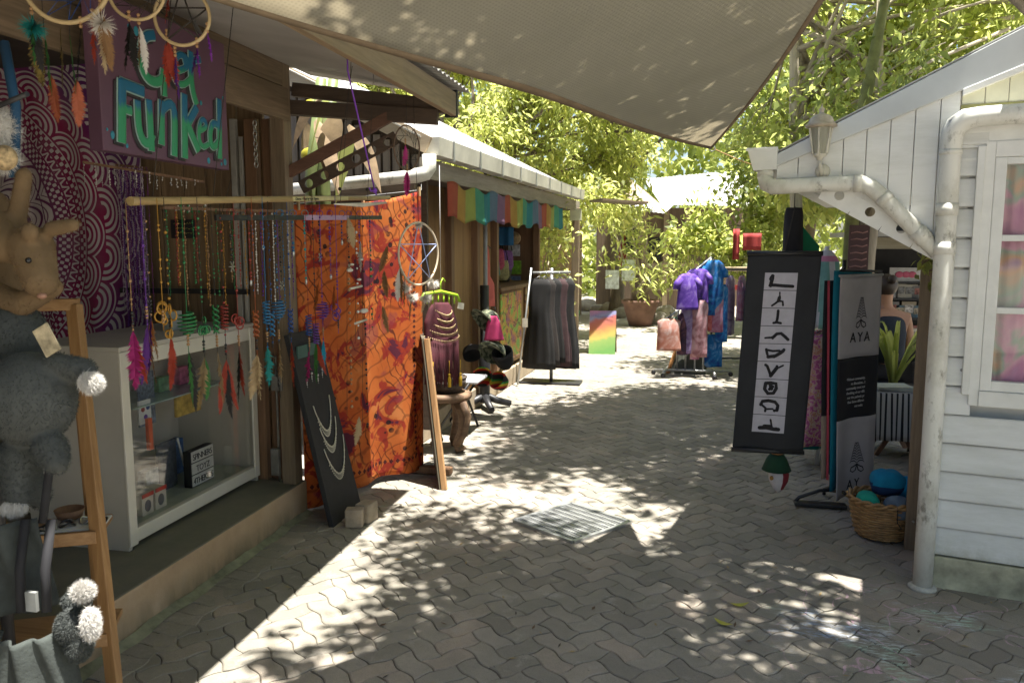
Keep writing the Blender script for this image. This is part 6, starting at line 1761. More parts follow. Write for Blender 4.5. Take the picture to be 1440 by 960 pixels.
def shed():
    t = T('brown_shed', 'low brown rendered shed behind the dark dress stand', 'shed', (-3.6, 16.5, 0))
    def q(px, py): return P(px, py, Y=16.2)
    b = B(); b.span((q(700, 400).x, 16.2, 0), (q(803, 400).x, 18, 2.0)); b.obj('wall', mat('brown_render', (.3, .2, .12), .9, .25, 2, .2, 20), t)
    b = B(); b.span((q(690, 400).x, 15.9, 2.0), (q(808, 400).x, 18.2, 2.08)); b.obj('roof', CORR, t)
    b = B(); b.span((q(773, 400).x, 16.14, 1.0), (q(779, 400).x, 16.195, 1.9)); b.obj('door_post', DARKWOOD, t)
shed()
def misc_far():
    c = P(756, 415, Y=13.5); t = T('bamboo_poles', 'two yellow bamboo poles leaning behind the dark dresses', 'poles', V(c.x, c.y, 0))
    for a, e in (((752, 440), (762, 352)), ((756, 440), (768, 370))):
        b = B(); p, q = P(*a, Y=13.5), P(*e, Y=13.7); b.tube([V(p.x, p.y, 0), q], .025, 8); b.obj('pole', flat('yellow_bamboo', (.5, .4, .1), .5), t)
    c = P(792, 385, Y=13.8); b = B(); b.poly([P(772, 420, Y=13.8), P(786, 360, Y=13.8), P(797, 355, Y=13.8), P(802, 420, Y=13.8)], axis=V(0, .05, 0)); b.obj('wicker_chair_back', mat('wicker_tan', (.35, .25, .15), .8, .4, 30, .5, 50), None, 'tall tan wicker chair back seen behind the veranda post', 'chair', loc=c)
    b = B(); c = P(801, 470, Y=12.4); b.lathe([(.13, 0), (.15, .5), (.16, .55), (.15, .56)], V(c.x, c.y, 0), 14); b.obj('green_bin', flat('green_plastic', (.02, .2, .07), .4), None, 'green plastic bin standing behind the veranda post', 'bin', loc=V(c.x, c.y, 0))
    # rainbow sandwich board
    p = P(846, 498, Z=0); t = T('rainbow_board', 'rainbow painted sandwich board standing in the sun', 'sandwich board', p)
    k = NT('rainbow_paint'); x, y, z = k.xyz()
    f = k.m_('ADD', k.m_('ADD', k.m_('MULTIPLY', z, 1.25), k.m_('MULTIPLY', x, -.35)), k.m_('MULTIPLY', k.noise(None, 14, 3), .12))
    m = k.done(k.ramp(f, [(.1, (.13, .30, .08)), (.3, (.24, .36, .10)), (.37, (.5, .4, .1)), (.48, (.5, .27, .09)), (.56, (.48, .16, .09)), (.68, (.46, .14, .13)), (.73, (.27, .3, .5)), (.8, (.27, .2, .42)), (.87, (.42, .2, .38))]), .6)
    w2, h = .19, .62
    b = B(); b.poly([p + V(-w2, 0, .0), p + V(w2, .03, .0), p + V(w2, .16, h), p + V(-w2, .13, h)], axis=V(0, .015, 0)); b.obj('front_panel', m, t)
    b = B(); b.poly([p + V(-w2, .30, .0), p + V(w2, .33, .0), p + V(w2, .178, h), p + V(-w2, .148, h)], axis=V(0, .015, 0)); b.obj('back_panel', WARMWOOD, t)
    rr = random.Random(6); b = B()
    for i in range(9):
        a = p + V(-.15 + .035 * i, .118, .53 + rr.uniform(-.01, .01)); b.tube([a, a + V(.012, .004, .025), a + V(.02, .0, -.005)], .003, 4)
    b.obj('lettering', flat('blue_lettering', (.1, .1, .4)), t)
    # rocks edging the far garden
    rk = mat('garden_rock', (.36, .32, .26), .9, .3, 8, .5, 20)
    for i, (px, py, s, lab) in enumerate(((841, 436, .2, 'pale rock at the left end of the far garden row'), (857, 438, .24, 'broad pale rock second in the far garden row'), (873, 440, .2, 'rounded rock just left of the terracotta pot'), (925, 449, .2, 'small rock close to the right of the terracotta pot'), (938, 447, .26, 'upright rock beyond the right of the pot'), (826, 430, .22, 'half-hidden rock behind the rainbow board'))):
        c = P(px, py + 6, Z=0); b = B(); b.ball(c + V(0, 0, s * .5), (s, s * .8, s * .75), 14, 9)
        for v in b.bm.verts: v.co += Vector(noise.noise_vector(v.co * 4.0)) * .07
        b.obj('garden_rock', rk, None, lab, 'rock', 'rocks edging the far garden', loc=c)
    # potted frangipani
    p = P(900, 457, Z=0); t = T('potted_tree', 'young tree in a terracotta pot with pale notices pinned to it', 'potted tree', p)
    b = B(); b.lathe([(.22, 0), (.31, .3), (.335, .42), (.37, .43), (.375, .5), (.34, .5), (.32, .44), (.05, .43)], p, 24); b.obj('pot', mat('terracotta', (.19, .105, .075), .8, .25, 6, .2), t)
    rr = random.Random(9); tips = []
    for i, (px, py) in enumerate(((885, 300), (870, 360), (905, 395), (925, 390), (950, 380), (862, 315), (910, 330), (890, 350))):
        e = P(px, py, Y=p.y + rr.uniform(-.5, .5)); st = p + V(-.1 if i % 3 else .1, 0, .44); b = B(); b.tube([st, st.lerp(e, .5) + V(rr.uniform(-.12, .12), 0, .1), e], [.035, .022, .01], 7); b.obj('branch', BARK_PALE, t); tips.append(e)
    v, f = leaf_arrays([((e.x + rr.uniform(-.1, .1), e.y, e.z), (.32, .3, .2), 75) for e in tips], .22, .24, np.random.default_rng(3), .35); fast_mesh('foliage', v, f, LEAF_MANGO, t)
    for px, py, w_, h_, lab in ((861, 393, .26, .36, 'white notice sheet pinned to the left branch of the potted tree'), (884, 472, .26, .4, 'white notice card standing on a stick in the terracotta pot')):
        c = P(px, py if py < 450 else 380, Y=p.y - .3); b = B(); b.box(c, (w_, .012, h_)); b.box(c + V(0, -.008, h_ * .12), (w_ * .7, .004, h_ * .4)); b.obj('notice_sheet', [flat('blue_white_notice', (.55, .6, .66), .5, var=.4, vs=14)], None, lab, 'notice', loc=c)
    for i, (px, py0, py1, lab) in enumerate(((1036, 322, 365, 'narrow red banner hanging left of the pair beyond the yoga banner'), (1058, 328, 352, 'broader red banner hanging just left of the black yoga banner'))):
        a, e = P(px, py0, Y=13), P(px, py1, Y=13); b = B(); w_ = .05 + .09 * i; b.grid(lambda u, v: V(a.x + (u - .5) * 2 * w_, a.y + .02 * math.sin(u * 9), e.z + (a.z - e.z) * v), 8, 4); b.obj('red_banner', flat('red_banner_cloth', (.3, .03, .028), .8), None, lab, 'banner', 'red banners', loc=a, solid=.003)
    # market table with timber slab beyond the shirts
    c = P(1020, 378, Y=14); t = T('timber_table', 'pale timber counter with a red edge beyond the tie-dye shirts', 'table', V(c.x, c.y, 0))
    b = B(); b.box(c + V(0, 0, 0), (.9, .5, .06)); b.obj('top', wood('far_pale_timber', (.3, .23, .15), (.42, .33, .22)), t)
    for dx in (-.4, .4): b = B(); b.box(V(c.x + dx, c.y, c.z / 2), (.08, .4, c.z - .07)); b.obj('leg', WARMWOOD, t)
    b = B(); b.box(c + V(.1, -.26, -.3), (.5, .02, .08)); b.obj('red_edge', flat('red_banner_cloth', (.3, .03, .028)), t)
misc_far()

def shirt_racks():
    p = P(968, 528, Z=0); t = T('waterfall_rack', 'chrome waterfall clothes rack of tie-dye shirts standing in the lane', 'clothes rack', p)
    def q(px, py, dy=0): return P(px, py, Y=p.y + dy)
    b = B(); b.tube([p + V(-.42, 0, .06), p + V(.5, .05, .06)], .014, 8); b.tube([p + V(-.3, -.25, .06), p + V(-.25, .3, .06)], .014, 8); b.tube([p + V(.3, -.25, .06), p + V(.3, .3, .06)], .014, 8); b.tube([p + V(-.28, .02, .06), p + V(.3, .02, .06)], .014, 8); b.obj('base', STEEL, t)
    for dx, dy in ((-.42, 0), (-.3, -.25), (.3, -.25), (.5, .05)):
        b = B(); b.lathe([(.004, -.014), (.028, -.012), (.028, .012), (.004, .014)], M=Matrix.Translation(p + V(dx, dy, .028)) @ Matrix.Rotation(R(90), 4, 'X'), seg=12); b.obj('castor', BLACK, t)
    for dx in (-.14, -.04, .07, .17):
        b = B(); b.tube([p + V(dx, .02, .06), p + V(dx, .02, 1.15)], .012, 8); b.obj('upright', STEEL, t)
    b = B(); b.tube([q(1000, 362, .1), q(950, 402, -.2)], .011, 6); b.obj('sloping_arm', STEEL, t)
    b = B(); b.tube([q(975, 420, .0), q(935, 450, -.25)], .011, 6); b.obj('sloping_arm', STEEL, t)
    b = B(); b.tube([p + V(.17, .02, 1.1), q(1000, 362, .1), q(1010, 368, .3)], .011, 6); b.obj('top_arm', STEEL, t)
    AXR = (_r.x, _r.y, 0)
    pu = tiedye('purple_tie_dye', (.08, .03, .3), (.14, .06, .42), (.3, .2, .55)); bl = tiedye('blue_tie_dye', (.01, .06, .3), (.01, .18, .5), (.2, .35, .65)); co = tiedye('coral_tie_dye', (.4, .14, .09), (.5, .25, .2), (.6, .45, .42)); gr = tiedye('green_tie_dye', (.06, .16, .08), (.12, .25, .15), (.25, .3, .25)); pk = tiedye('pink_tie_dye', (.36, .1, .2), (.45, .22, .34), (.45, .35, .45)); mv = tiedye('mauve_tie_dye', (.2, .12, .3), (.32, .24, .45), (.45, .38, .55)); bk = tiedye('dark_tie_dye', (.03, .02, .05), (.07, .03, .06), (.2, .08, .1))
    for i, (px, py, dy, w, h, m, sl, lab) in enumerate((
        (968, 385, -.2, .24, .42, pu, True, 'violet tie-dye T-shirt at the front of the waterfall rack'), (982, 378, -.05, .25, .42, pu, True, 'second violet tie-dye T-shirt behind the front one'),
        (1002, 366, .1, .29, .66, bl, True, 'bright blue tie-dye top highest on the waterfall rack'), (941, 448, -.25, .26, .38, co, False, 'coral tie-dye singlet low on the left of the rack'),
        (955, 446, -.1, .22, .4, gr, False, 'green tie-dye singlet behind the coral one'), (968, 424, -.1, .16, .62, mv, False, 'mauve long tie-dye trousers on the rack'),
        (975, 420, -.05, .14, .66, bk, False, 'dark purple long skirt in the middle of the rack'), (985, 422, -.1, .18, .68, tiedye('rose_tie_dye', (.25, .1, .12), (.45, .25, .28), (.5, .35, .38)), False, 'dusty rose skirt hanging lowest on the rack'),
        (997, 412, .1, .12, .45, tiedye('red_tie_dye', (.5, .08, .08), (.6, .2, .2), (.6, .4, .4)), False, 'red and pink narrow top under the blue one'), (1008, 418, .12, .16, .42, pk, False, 'pale pink top at the right of the rack'),
        (990, 405, .12, .1, .5, mv, False, 'narrow mauve singlet hanging between the violet and blue tops'), (978, 440, -.02, .1, .56, pk, False, 'slim pale pink dress low in the middle of the rack'), (1016, 400, .18, .14, .7, bl, False, 'long blue dress at the right end of the waterfall rack'), (961, 440, -.12, .12, .5, bk, False, 'dark plum leggings at the left of the rack middle'),
        (1004, 470, .2, .22, .4, bl, False, 'blue tie-dye skirt low behind the pink top'))):
        tee(lab, q(px, py, dy), AXR if i % 2 else (.9, .35, 0), w, h, m, 40 + i, sl, 'tie-dye clothes on the waterfall rack')
    p2 = P(1022, 520, Z=0) + V(.1, .7, 0); t2 = T('clothes_rail', 'black clothes rail on castors behind the blue tie-dye shirts', 'clothes rack', p2)
    b = B(); b.tube([p2 + V(-.3, 0, .05), p2 + V(.7, .1, .05)], .014, 8); b.obj('base', BLACK, t2)
    for dx in (-.28, .68): b = B(); b.tube([p2 + V(dx, .03, .05), p2 + V(dx, .03, 1.25)], .013, 8); b.obj('upright', BLACK, t2)
    b = B(); b.tube([p2 + V(-.28, .03, 1.25), p2 + V(.68, .03, 1.25)], .013, 8); b.obj('rail', BLACK, t2)
    for i, (dx, m, w, h, lab) in enumerate(((-.05, mv, .3, .8, 'mauve tie-dye dress on the black rail behind the shirts'), (.1, pk, .26, .6, 'pink tie-dye top on the black rail'), (.22, tiedye('aqua_tie_dye', (.05, .2, .35), (.2, .4, .55), (.5, .6, .7)), .26, .8, 'aqua tie-dye dress on the black rail'), (.4, gr, .34, .5, 'dark green shirt on the black rail next to the yoga banner'))):
        tee(lab, p2 + V(dx, .03, 1.17), (.35, .9, 0), w, h, m, 60 + i, False, 'clothes on the black rail')
    # wooden sandwich board at the rack's foot
    b = B(); c = P(945, 530, Z=0) + V(.06, .25, 0); t = T('wooden_board', 'dark sandwich board with an orange timber edge leaning under the shirts', 'sandwich board', c)
    b.poly([c + V(-.1, 0, 0), c + V(.34, 0, 0), c + V(.42, .2, .48), c + V(.06, .2, .48)], axis=V(0, .02, 0)); b.obj('panel', flat('dark_green_board', (.05, .055, .04), .5), t)
    b = B(); b.bar(c + V(-.12, -.01, 0), c + V(.05, .19, .5), .03, .03); b.obj('edge_strip', flat('orange_timber', (.45, .22, .08), .6), t)
shirt_racks()
# ------------------------------------------------------------------ right-hand side wares
AXI = V(_r.x, _r.y, 0)
def yoga_banner():
    Yb = 4.75
    tl, tr, bl, br = P(1047, 356, Y=Yb), P(1150, 360, Y=Yb), P(1033, 628, Y=Yb), P(1131, 640, Y=Yb)
    wv = (tr - tl); wv.z = 0; wd = wv.length; x = wv.normalized(); zt, zb = tl.z, (bl.z + br.z) / 2
    o = V(tl.x, tl.y, 0); y = V(x.y, -x.x, 0)          # y towards the camera
    t = T('yoga_banner', 'black cloth banner with nine white squares of yoga poses', 'banner', V(o.x + x.x * wd / 2, o.y + x.y * wd / 2, zb))
    def q(u, z, d=0.0): return o + x * (u * wd + .02 - .05 * (zt - z) / (zt - zb)) + V(0, 0, z) + y * (d + bulge(u, z))
    def bulge(u, z):
        f = (zt - z) / (zt - zb); return .012 * math.sin(u * 7 + f * 3) * f + .012 * math.sin(f * 5 + 1) * (u - .3)
    b = B(); b.grid(lambda u, v: q(u, zb + (zt - zb) * v), 24, 40); b.obj('cloth', mat('charcoal_canvas', (.022, .023, .027), .8, .25, 5, .2, 260, bd=.001), t, solid=.002)
    for z in (zt, zb):
        b = B(); b.tube([q(-.015, z), q(.5, z), q(1.015, z)], .014, 10); b.obj('rod', BLACK, t)
    white = mat('pale_lilac_print', (.52, .50, .56), .8, .08, 20, .1, 200); ink = flat('black_print', (.014, .013, .016), .8)
    # measured cells
    pzs = [P(1095, 383 + i * 25.1, Y=Yb).z for i in range(10)]
    u0 = (P(1072, 384, Y=Yb) - o).dot(x) / wd; u1 = (P(1118, 384, Y=Yb) - o).dot(x) / wd
    for i in range(9):
        za, zc = pzs[i] - .0018, pzs[i + 1] + .0018
        b = B(); b.grid(lambda u, v: q(u0 + (u1 - u0) * u, zc + (za - zc) * v, .0035), 8, 6); b.obj('print_square', white, t)
    # pose silhouettes traced as limbs: (points in a 0..100 x 0..60 cell, widths)
    PO = [
     [([(18, 46), (20, 30), (22, 16)], 4.5), ([(22, 10)], 6), ([(20, 30), (14, 46)], 2.5), ([(18, 44), (34, 44), (55, 46), (90, 48)], 4), ([(17, 14), (15, 22)], 3)],
     [([(50, 4), (51, 18)], 1.8), ([(51, 20)], 4), ([(50, 24), (48, 36)], 4.2), ([(48, 36), (62, 38), (64, 52)], 2.6), ([(48, 36), (38, 46), (28, 54)], 2.6)],
     [([(50, 6), (50, 26), (49, 40)], 3.4), ([(48, 46)], 5), ([(38, 52), (48, 50), (62, 52)], 3)],
     [([(15, 42), (34, 40)], 2.6), ([(38, 40)], 5), ([(42, 38), (52, 26), (66, 24), (80, 36), (90, 46)], 4), ([(40, 44), (46, 30)], 2.5)],
     [([(22, 18), (26, 34), (30, 44), (50, 46)], 3.4), ([(30, 46), (54, 42), (70, 30), (78, 22)], 4.4), ([(80, 18)], 5), ([(24, 20), (44, 24), (66, 22)], 2.8)],
     [([(24, 10), (30, 14), (44, 48)], 3.6), ([(44, 50), (56, 30), (62, 20)], 4.6), ([(62, 14)], 4.5), ([(60, 24), (82, 10)], 2.2)],
     [([(30, 12), (28, 34), (40, 50), (58, 48), (66, 30), (64, 12), (46, 10), (32, 12)], 4.6), ([(46, 14), (50, 32)], 5), ([(44, 34), (54, 24)], 4)],
     [([(20, 26), (24, 14), (44, 10), (66, 14), (76, 26), (74, 44)], 4.4), ([(22, 26), (36, 38), (36, 50)], 3), ([(66, 46)], 5), ([(36, 42), (60, 40)], 2.4)],
     [([(22, 46), (44, 44), (70, 48), (84, 48)], 5), ([(38, 40), (56, 40)], 5.5), ([(62, 40), (56, 14)], 2.4), ([(76, 44)], 4)]]
    for i, strokes in enumerate(PO):
        za, zc = pzs[i] - .0018, pzs[i + 1] + .0018; b = B()
        def cp(a, c): return q(u0 + (u1 - u0) * (.03 + .94 * a / 100), za - (za - zc) * (c + 2) / 64, .0055)
        sc = (u1 - u0) * wd / 100
        for pts, r in strokes:
            w3 = [cp(*k) for k in pts]
            if len(w3) == 1: b.ball(w3[0], r * sc, 10, 6)
            else:
                r *= 1.25; b.tube(w3, r * sc, 8); b.ball(w3[0], r * sc, 8, 5); b.ball(w3[-1], r * sc, 8, 5)
        # flatten the print against the cloth
        for v in b.bm.verts:
            d = (v.co - o).dot(y); u = ((v.co - o).dot(x) - .02 + .05 * (zt - v.co.z) / (zt - zb)) / wd; base = .0055 + bulge(u, v.co.z); v.co += y * ((d - base) * -.93)
        b.obj('pose_print', ink, t)
    a = P(1118, 290, Y=Yb); b = B(); b.tube([q(.5, zt + .01), V(a.x, a.y, a.z)], .003, 5); b.obj('hanging_cord', CORD, t)
    # black roll of cloth above it
    t2 = T('rolled_cloth', 'black rolled cloth tied under the cottage eave above the yoga banner', 'cloth', P(1117, 350, Y=5.05))
    b = B(); garment(b, P(1117, 292, Y=5.05), AXI, [(0, .045), (.1, .055), (1, .058)], .32, .04, 5, .1); b.obj('roll', BLACKCLOTH, t2, solid=.002)
    b = B(); p = P(1117, 292, Y=5.05); b.tube([p - V(0, 0, .01), V(p.x, p.y, 1.93)], .003, 5); b.obj('tie', CORD, t2)
    # green pennant beside it
    p = P(1126, 315, Y=5.15); b = B(); b.poly([p, P(1152, 346, Y=5.15), P(1150, 385, Y=5.15), P(1124, 385, Y=5.15)], axis=V(.002, .006, 0)); b.obj('green_cloth', flat('emerald_cloth', (.0, .16, .07), .8), None, 'emerald green cloth corner showing behind the yoga banner', 'cloth', loc=p)
    # felt toy under the banner: green hat shape and a maroon and white gnome-like body
    c = P(1092, 652, Y=4.85); t3 = T('felt_mobile', 'felt ornament, green bell over a white and maroon pod, hanging below the yoga banner', 'ornament', c)
    b = B(); b.lathe([(.04, .06), (.06, .03), (.085, -.035), (.08, -.038), (.055, .02)], c, 20); b.obj('green_bell', flat('dark_green_felt', (.01, .05, .025), .95), t3)
    b = B(); b.lathe([(.037, .064), (.037, .07), (.02, .085), (.003, .09)], c, 16); b.obj('tan_patch', flat('tan_felt', (.4, .2, .08), .9), t3)
    pod = [(.003, -.175), (.03, -.15), (.055, -.1), (.06, -.06), (.045, -.03), (.01, -.025)]
    b = B(); b.mi = 0; b.lathe(pod, c + V(.015, 0, 0), 20)
    for f in b.bm.faces: f.material_index = 1 if (f.calc_center_median() - c).dot(AXI) > .02 else 0
    b.obj('pod', [flat('white_felt', (.6, .57, .6), .95), flat('maroon_felt', (.22, .02, .03), .95)], t3)
    b = B(); b.ball(c + V(-.03, -.045, -.075), (.012, .012, .014), 8, 6); b.obj('eye', flat('amber_felt', (.35, .2, .06), .9), t3)
    b = B(); b.tube([c + V(0, 0, .09), V(c.x, c.y, 1.2)], .002, 4); b.obj('cord', CORD, t3)
yoga_banner()

def aya():
    p0, p1 = P(1182, 388, Y=5.0), P(1240, 383, Y=5.28)
    x = (p1 - p0); x.z = 0; wd = x.length; x.normalize(); y = V(x.y, -x.x, 0)
    zt = p0.z; zb = P(1179, 703, Y=5.0).z; o = V(p0.x, p0.y, 0)
    t = T('text_banner', 'pale grey and black hanging banner lettered AYA with a fern emblem', 'banner', o + x * wd / 2 + V(0, 0, zb))
    def bul(u, z): f = (zt - z) / (zt - zb); return .015 * math.sin(u * 8 + 2 * f) * (.2 + f) + .03 * f * f
    def q(u, z, d=0.0): return o + x * u * wd + y * (d + bul(u, z)) + V(0, 0, z)
    grey = mat('pale_grey_banner_cloth', (.46, .44, .45), .75, .1, 6, .15, 200, transl=.15)
    z1, z2 = P(1178, 505, Y=5.0).z, P(1178, 592, Y=5.0).z
    for z_a, z_b, m in ((zt, z1, grey), (z1, z2, BLACKCLOTH), (z2, zb, grey)):
        b = B(); b.grid(lambda u, v: q(u, z_b + (z_a - z_b) * v), 20, 16); b.obj('cloth_panel', m, t, solid=.0015)
    b = B(); b.tube([q(-.02, zt), q(1.02, zt)], .008, 8); b.obj('top_rod', STEEL, t)
    ink = flat('black_print', (.014, .013, .016), .8)
    def emblem(zc, s):
        b = B()
        def cp(a, c): return q(.55 + a * s / wd, zc + c * s, .003)
        for k in range(8):
            h = .0 + k * .34; w_ = (1.15 - k * .12)
            for sg in (-1, 1):
                b.tube([cp(0, h + .05), cp(sg * w_ * .35, h + .34), cp(sg * w_ * .75, h + .30), cp(sg * w_, h + .02)], [s * .03, s * .07, s * .065, s * .02], 6)
        for sg in (-1, 1):
            b.tube([cp(0, -.1), cp(sg * .35, -.35), cp(sg * .85, -.55), cp(sg * 1.0, -.95), cp(sg * .6, -1.15), cp(sg * .2, -.9), cp(0, -.1)], s * .08, 6)
        for v in b.bm.verts:
            u = (v.co - o).dot(x) / wd; d = (v.co - o).dot(y); base = .003 + bul(u, v.co.z); v.co += y * ((d - base) * -.9)
        b.obj('fern_emblem', ink, t)
    s = .05
    emblem(P(1210, 448, Y=5.15).z, s * .95); emblem(P(1205, 650, Y=5.15).z, s * .95)
    for py in (480, 683):
        z = P(1207, py, Y=5.15).z; text_mesh('lettering', 'A Y A', ink, t, q(.52, z, .012), x, (0, 0, 1), .085, .001, 'CENTER', .9)
    wm = flat('white_lettering', (.5, .5, .5), .7)
    for i, s_ in enumerate(('Without community, there is', 'no liberation... but', 'community must not mean a', 'shedding of our differences,', 'nor the pathetic pretense', 'that these differences do', 'not exist.')):
        z = P(1207, 533, Y=5.15).z - i * .028; text_mesh('lettering', s_, wm, t, q(.55, z, .011), x, (0, 0, 1), .0235, .0006, 'CENTER', .95)
    # the cloths hanging behind it
    for i, (u0, u1, off, zt2, zb2, m, lab) in enumerate(((.0, .9, .045, zt + .03, zb + .05, flat('teal_cloth', (.0, .17, .25), .8), 'teal cloth banner hanging directly behind the grey AYA banner'), (-.055, .6, .09, zt - .03, zb + .12, None, 'black and beige banner hanging furthest back in the AYA group'))):
        c = q(u0, zb2, -off); tt = T('backing_banner', lab, 'banner', c, 'cloth banners on the low stand')
        if m: b = B(); b.grid(lambda u, v: q(u0 + (u1 - u0) * u, zb2 + (zt2 - zb2) * v, -off + .01 * math.sin(u * 9)), 14, 14); b.obj('cloth_panel', m, tt, solid=.002)
        else:
            zm = z2 + .02
            for za, zc, mm in ((zt2, zm, BLACKCLOTH), (zm, zb2, flat('beige_cloth', (.36, .28, .21), .8))):
                b = B(); b.grid(lambda u, v: q(u0 + (u1 - u0) * u, zc + (za - zc) * v, -off + .01 * math.sin(u * 9)), 14, 8); b.obj('cloth_panel', mm, tt, solid=.002)
            b = B(); b.bar(q(u0 + .05, zt2, -off + .012), q(u0 + .05, zb2, -off + .03), .012, .012); b.obj('red_edge', flat('red_edging', (.4, .03, .06)), tt)
    p = P(1162, 712, Z=0); st = T('banner_stand', 'black scrolled iron banner stand foot on the paving', 'stand', p)
    for k, (dx, dy) in enumerate(((-.16, 0), (.18, -.03), (.02, .2))):
        b = B(); e = p + V(dx, dy, 0)
        b.tube([p + V(.03, .05, .09), p + V(.03 + dx * .4, .05 + dy * .4, .085), e + V(0, 0, .05), e + V(dx * .15, dy * .15, .02), e + V(dx * .1, dy * .1, .011)], .011, 7); b.obj('foot', BLACK, st)
    b = B(); b.box(p + V(-.04, -.02, .018), (.3, .07, .02)); b.obj('weight_plate', BLACK, st, bev=.004)
    b = B(); b.tube([p + V(.03, .05, .08), p + V(.06, .14, 1.5)], .012, 8); b.obj('pole', BLACK, st)
    b = B(); b.tube([p + V(.06, .14, 1.46), o + V(0, .02, zt + .03), o + x * wd + V(0, 0, zt + .02)], .007, 6); b.obj('arm', BLACK, st)
aya()

def dress_rail():
    p = P(1150, 640, Z=0); t = T('dress_rail', 'low white clothes rail of floral dresses between the yoga and AYA banners', 'clothes rack', p)
    q0, q1 = P(1128, 452, Y=6.3), P(1176, 450, Y=6.1)
    for q in (q0, q1): b = B(); b.tube([V(q.x, q.y, 0), q], .013, 8); b.obj('upright', WTRIM, t)
    b = B(); b.tube([q0, q1], .013, 8); b.obj('rail', WTRIM, t)
    k = NT('pink_floral_cloth'); n = k.noise(None, 20, 3, .5, 1.5); fl = k.done(k.ramp(n, [(.35, (.35, .08, .2)), (.45, (.5, .12, .3)), (.53, (.6, .5, .36)), (.6, (.5, .16, .1)), (.7, (.55, .5, .42))]), .85)
    k = NT('red_white_print'); n = k.vor(None, 26, 'F1', 'Color'); rw = k.done(k.ramp(k.xyz(n)[0], [(.3, (.5, .04, .06)), (.35, (.6, .55, .55)), (.7, (.03, .25, .28)), (.75, (.6, .2, .3))], 'CONSTANT'), .85)
    A = (.8, .55, 0)
    PR = [(0, .06), (.05, .13), (.2, .11), (.45, .11), (1, .2)]
    for i, (f, m, w, h, lab) in enumerate(((.5, fl, .26, .8, 'pink and cream floral dress at the front of the low rail'), (.12, flat('dark_green_cloth', (.01, .05, .045), .85), .3, .55, 'dark green top hanging left of the floral dress'), (.55, rw, .28, .5, 'red, white and teal printed top on the low rail'), (.62, flat('teal_garment', (.0, .2, .2), .85), .3, .85, 'teal dress hanging on the low rail near the AYA banner'), (.85, flat('cream_garment', (.5, .42, .33), .85), .26, .62, 'cream top on the low rail beside the teal dress'))):
        tee(lab, q0.lerp(q1, f) - V(0, .22 if i == 0 else .03 * i, .07), A, w, h, m, 80 + i, False, 'clothes on the low rail', 'dress', 'hanging_dress', PR if i in (0, 3) else None, .07, 7, .12, flat('pink_hanger', (.6, .2, .3), .4))
    b = B()
    c = P(1163, 352, Y=6.0)
    t2 = T('folded_parasol', 'folded white and mint parasol with a pink band beside the yoga banner', 'parasol', V(c.x, c.y, 0))
    b = B(); garment(b, c, AXI, [(0, .03), (.12, .09), (1, .12)], .55, .07, 7, .22); b.mi = 1
    for f in b.bm.faces:
        a = f.calc_center_median(); h = c.z - a.z; f.material_index = 2 if .05 < h < .075 else (0 if h <= .05 or math.sin((a - c).dot(AXI) * 60) > .2 else 1)
    b.obj('canopy', [flat('white_canvas', (.62, .63, .66), .8), flat('mint_canvas', (.2, .42, .38), .8), flat('pink_canvas', (.6, .25, .4), .8)], t2, solid=.002)
    b = B(); b.tube([V(c.x, c.y, 0), c + V(0, 0, .03)], .015, 8); b.obj('pole', WTRIM, t2)
dress_rail()

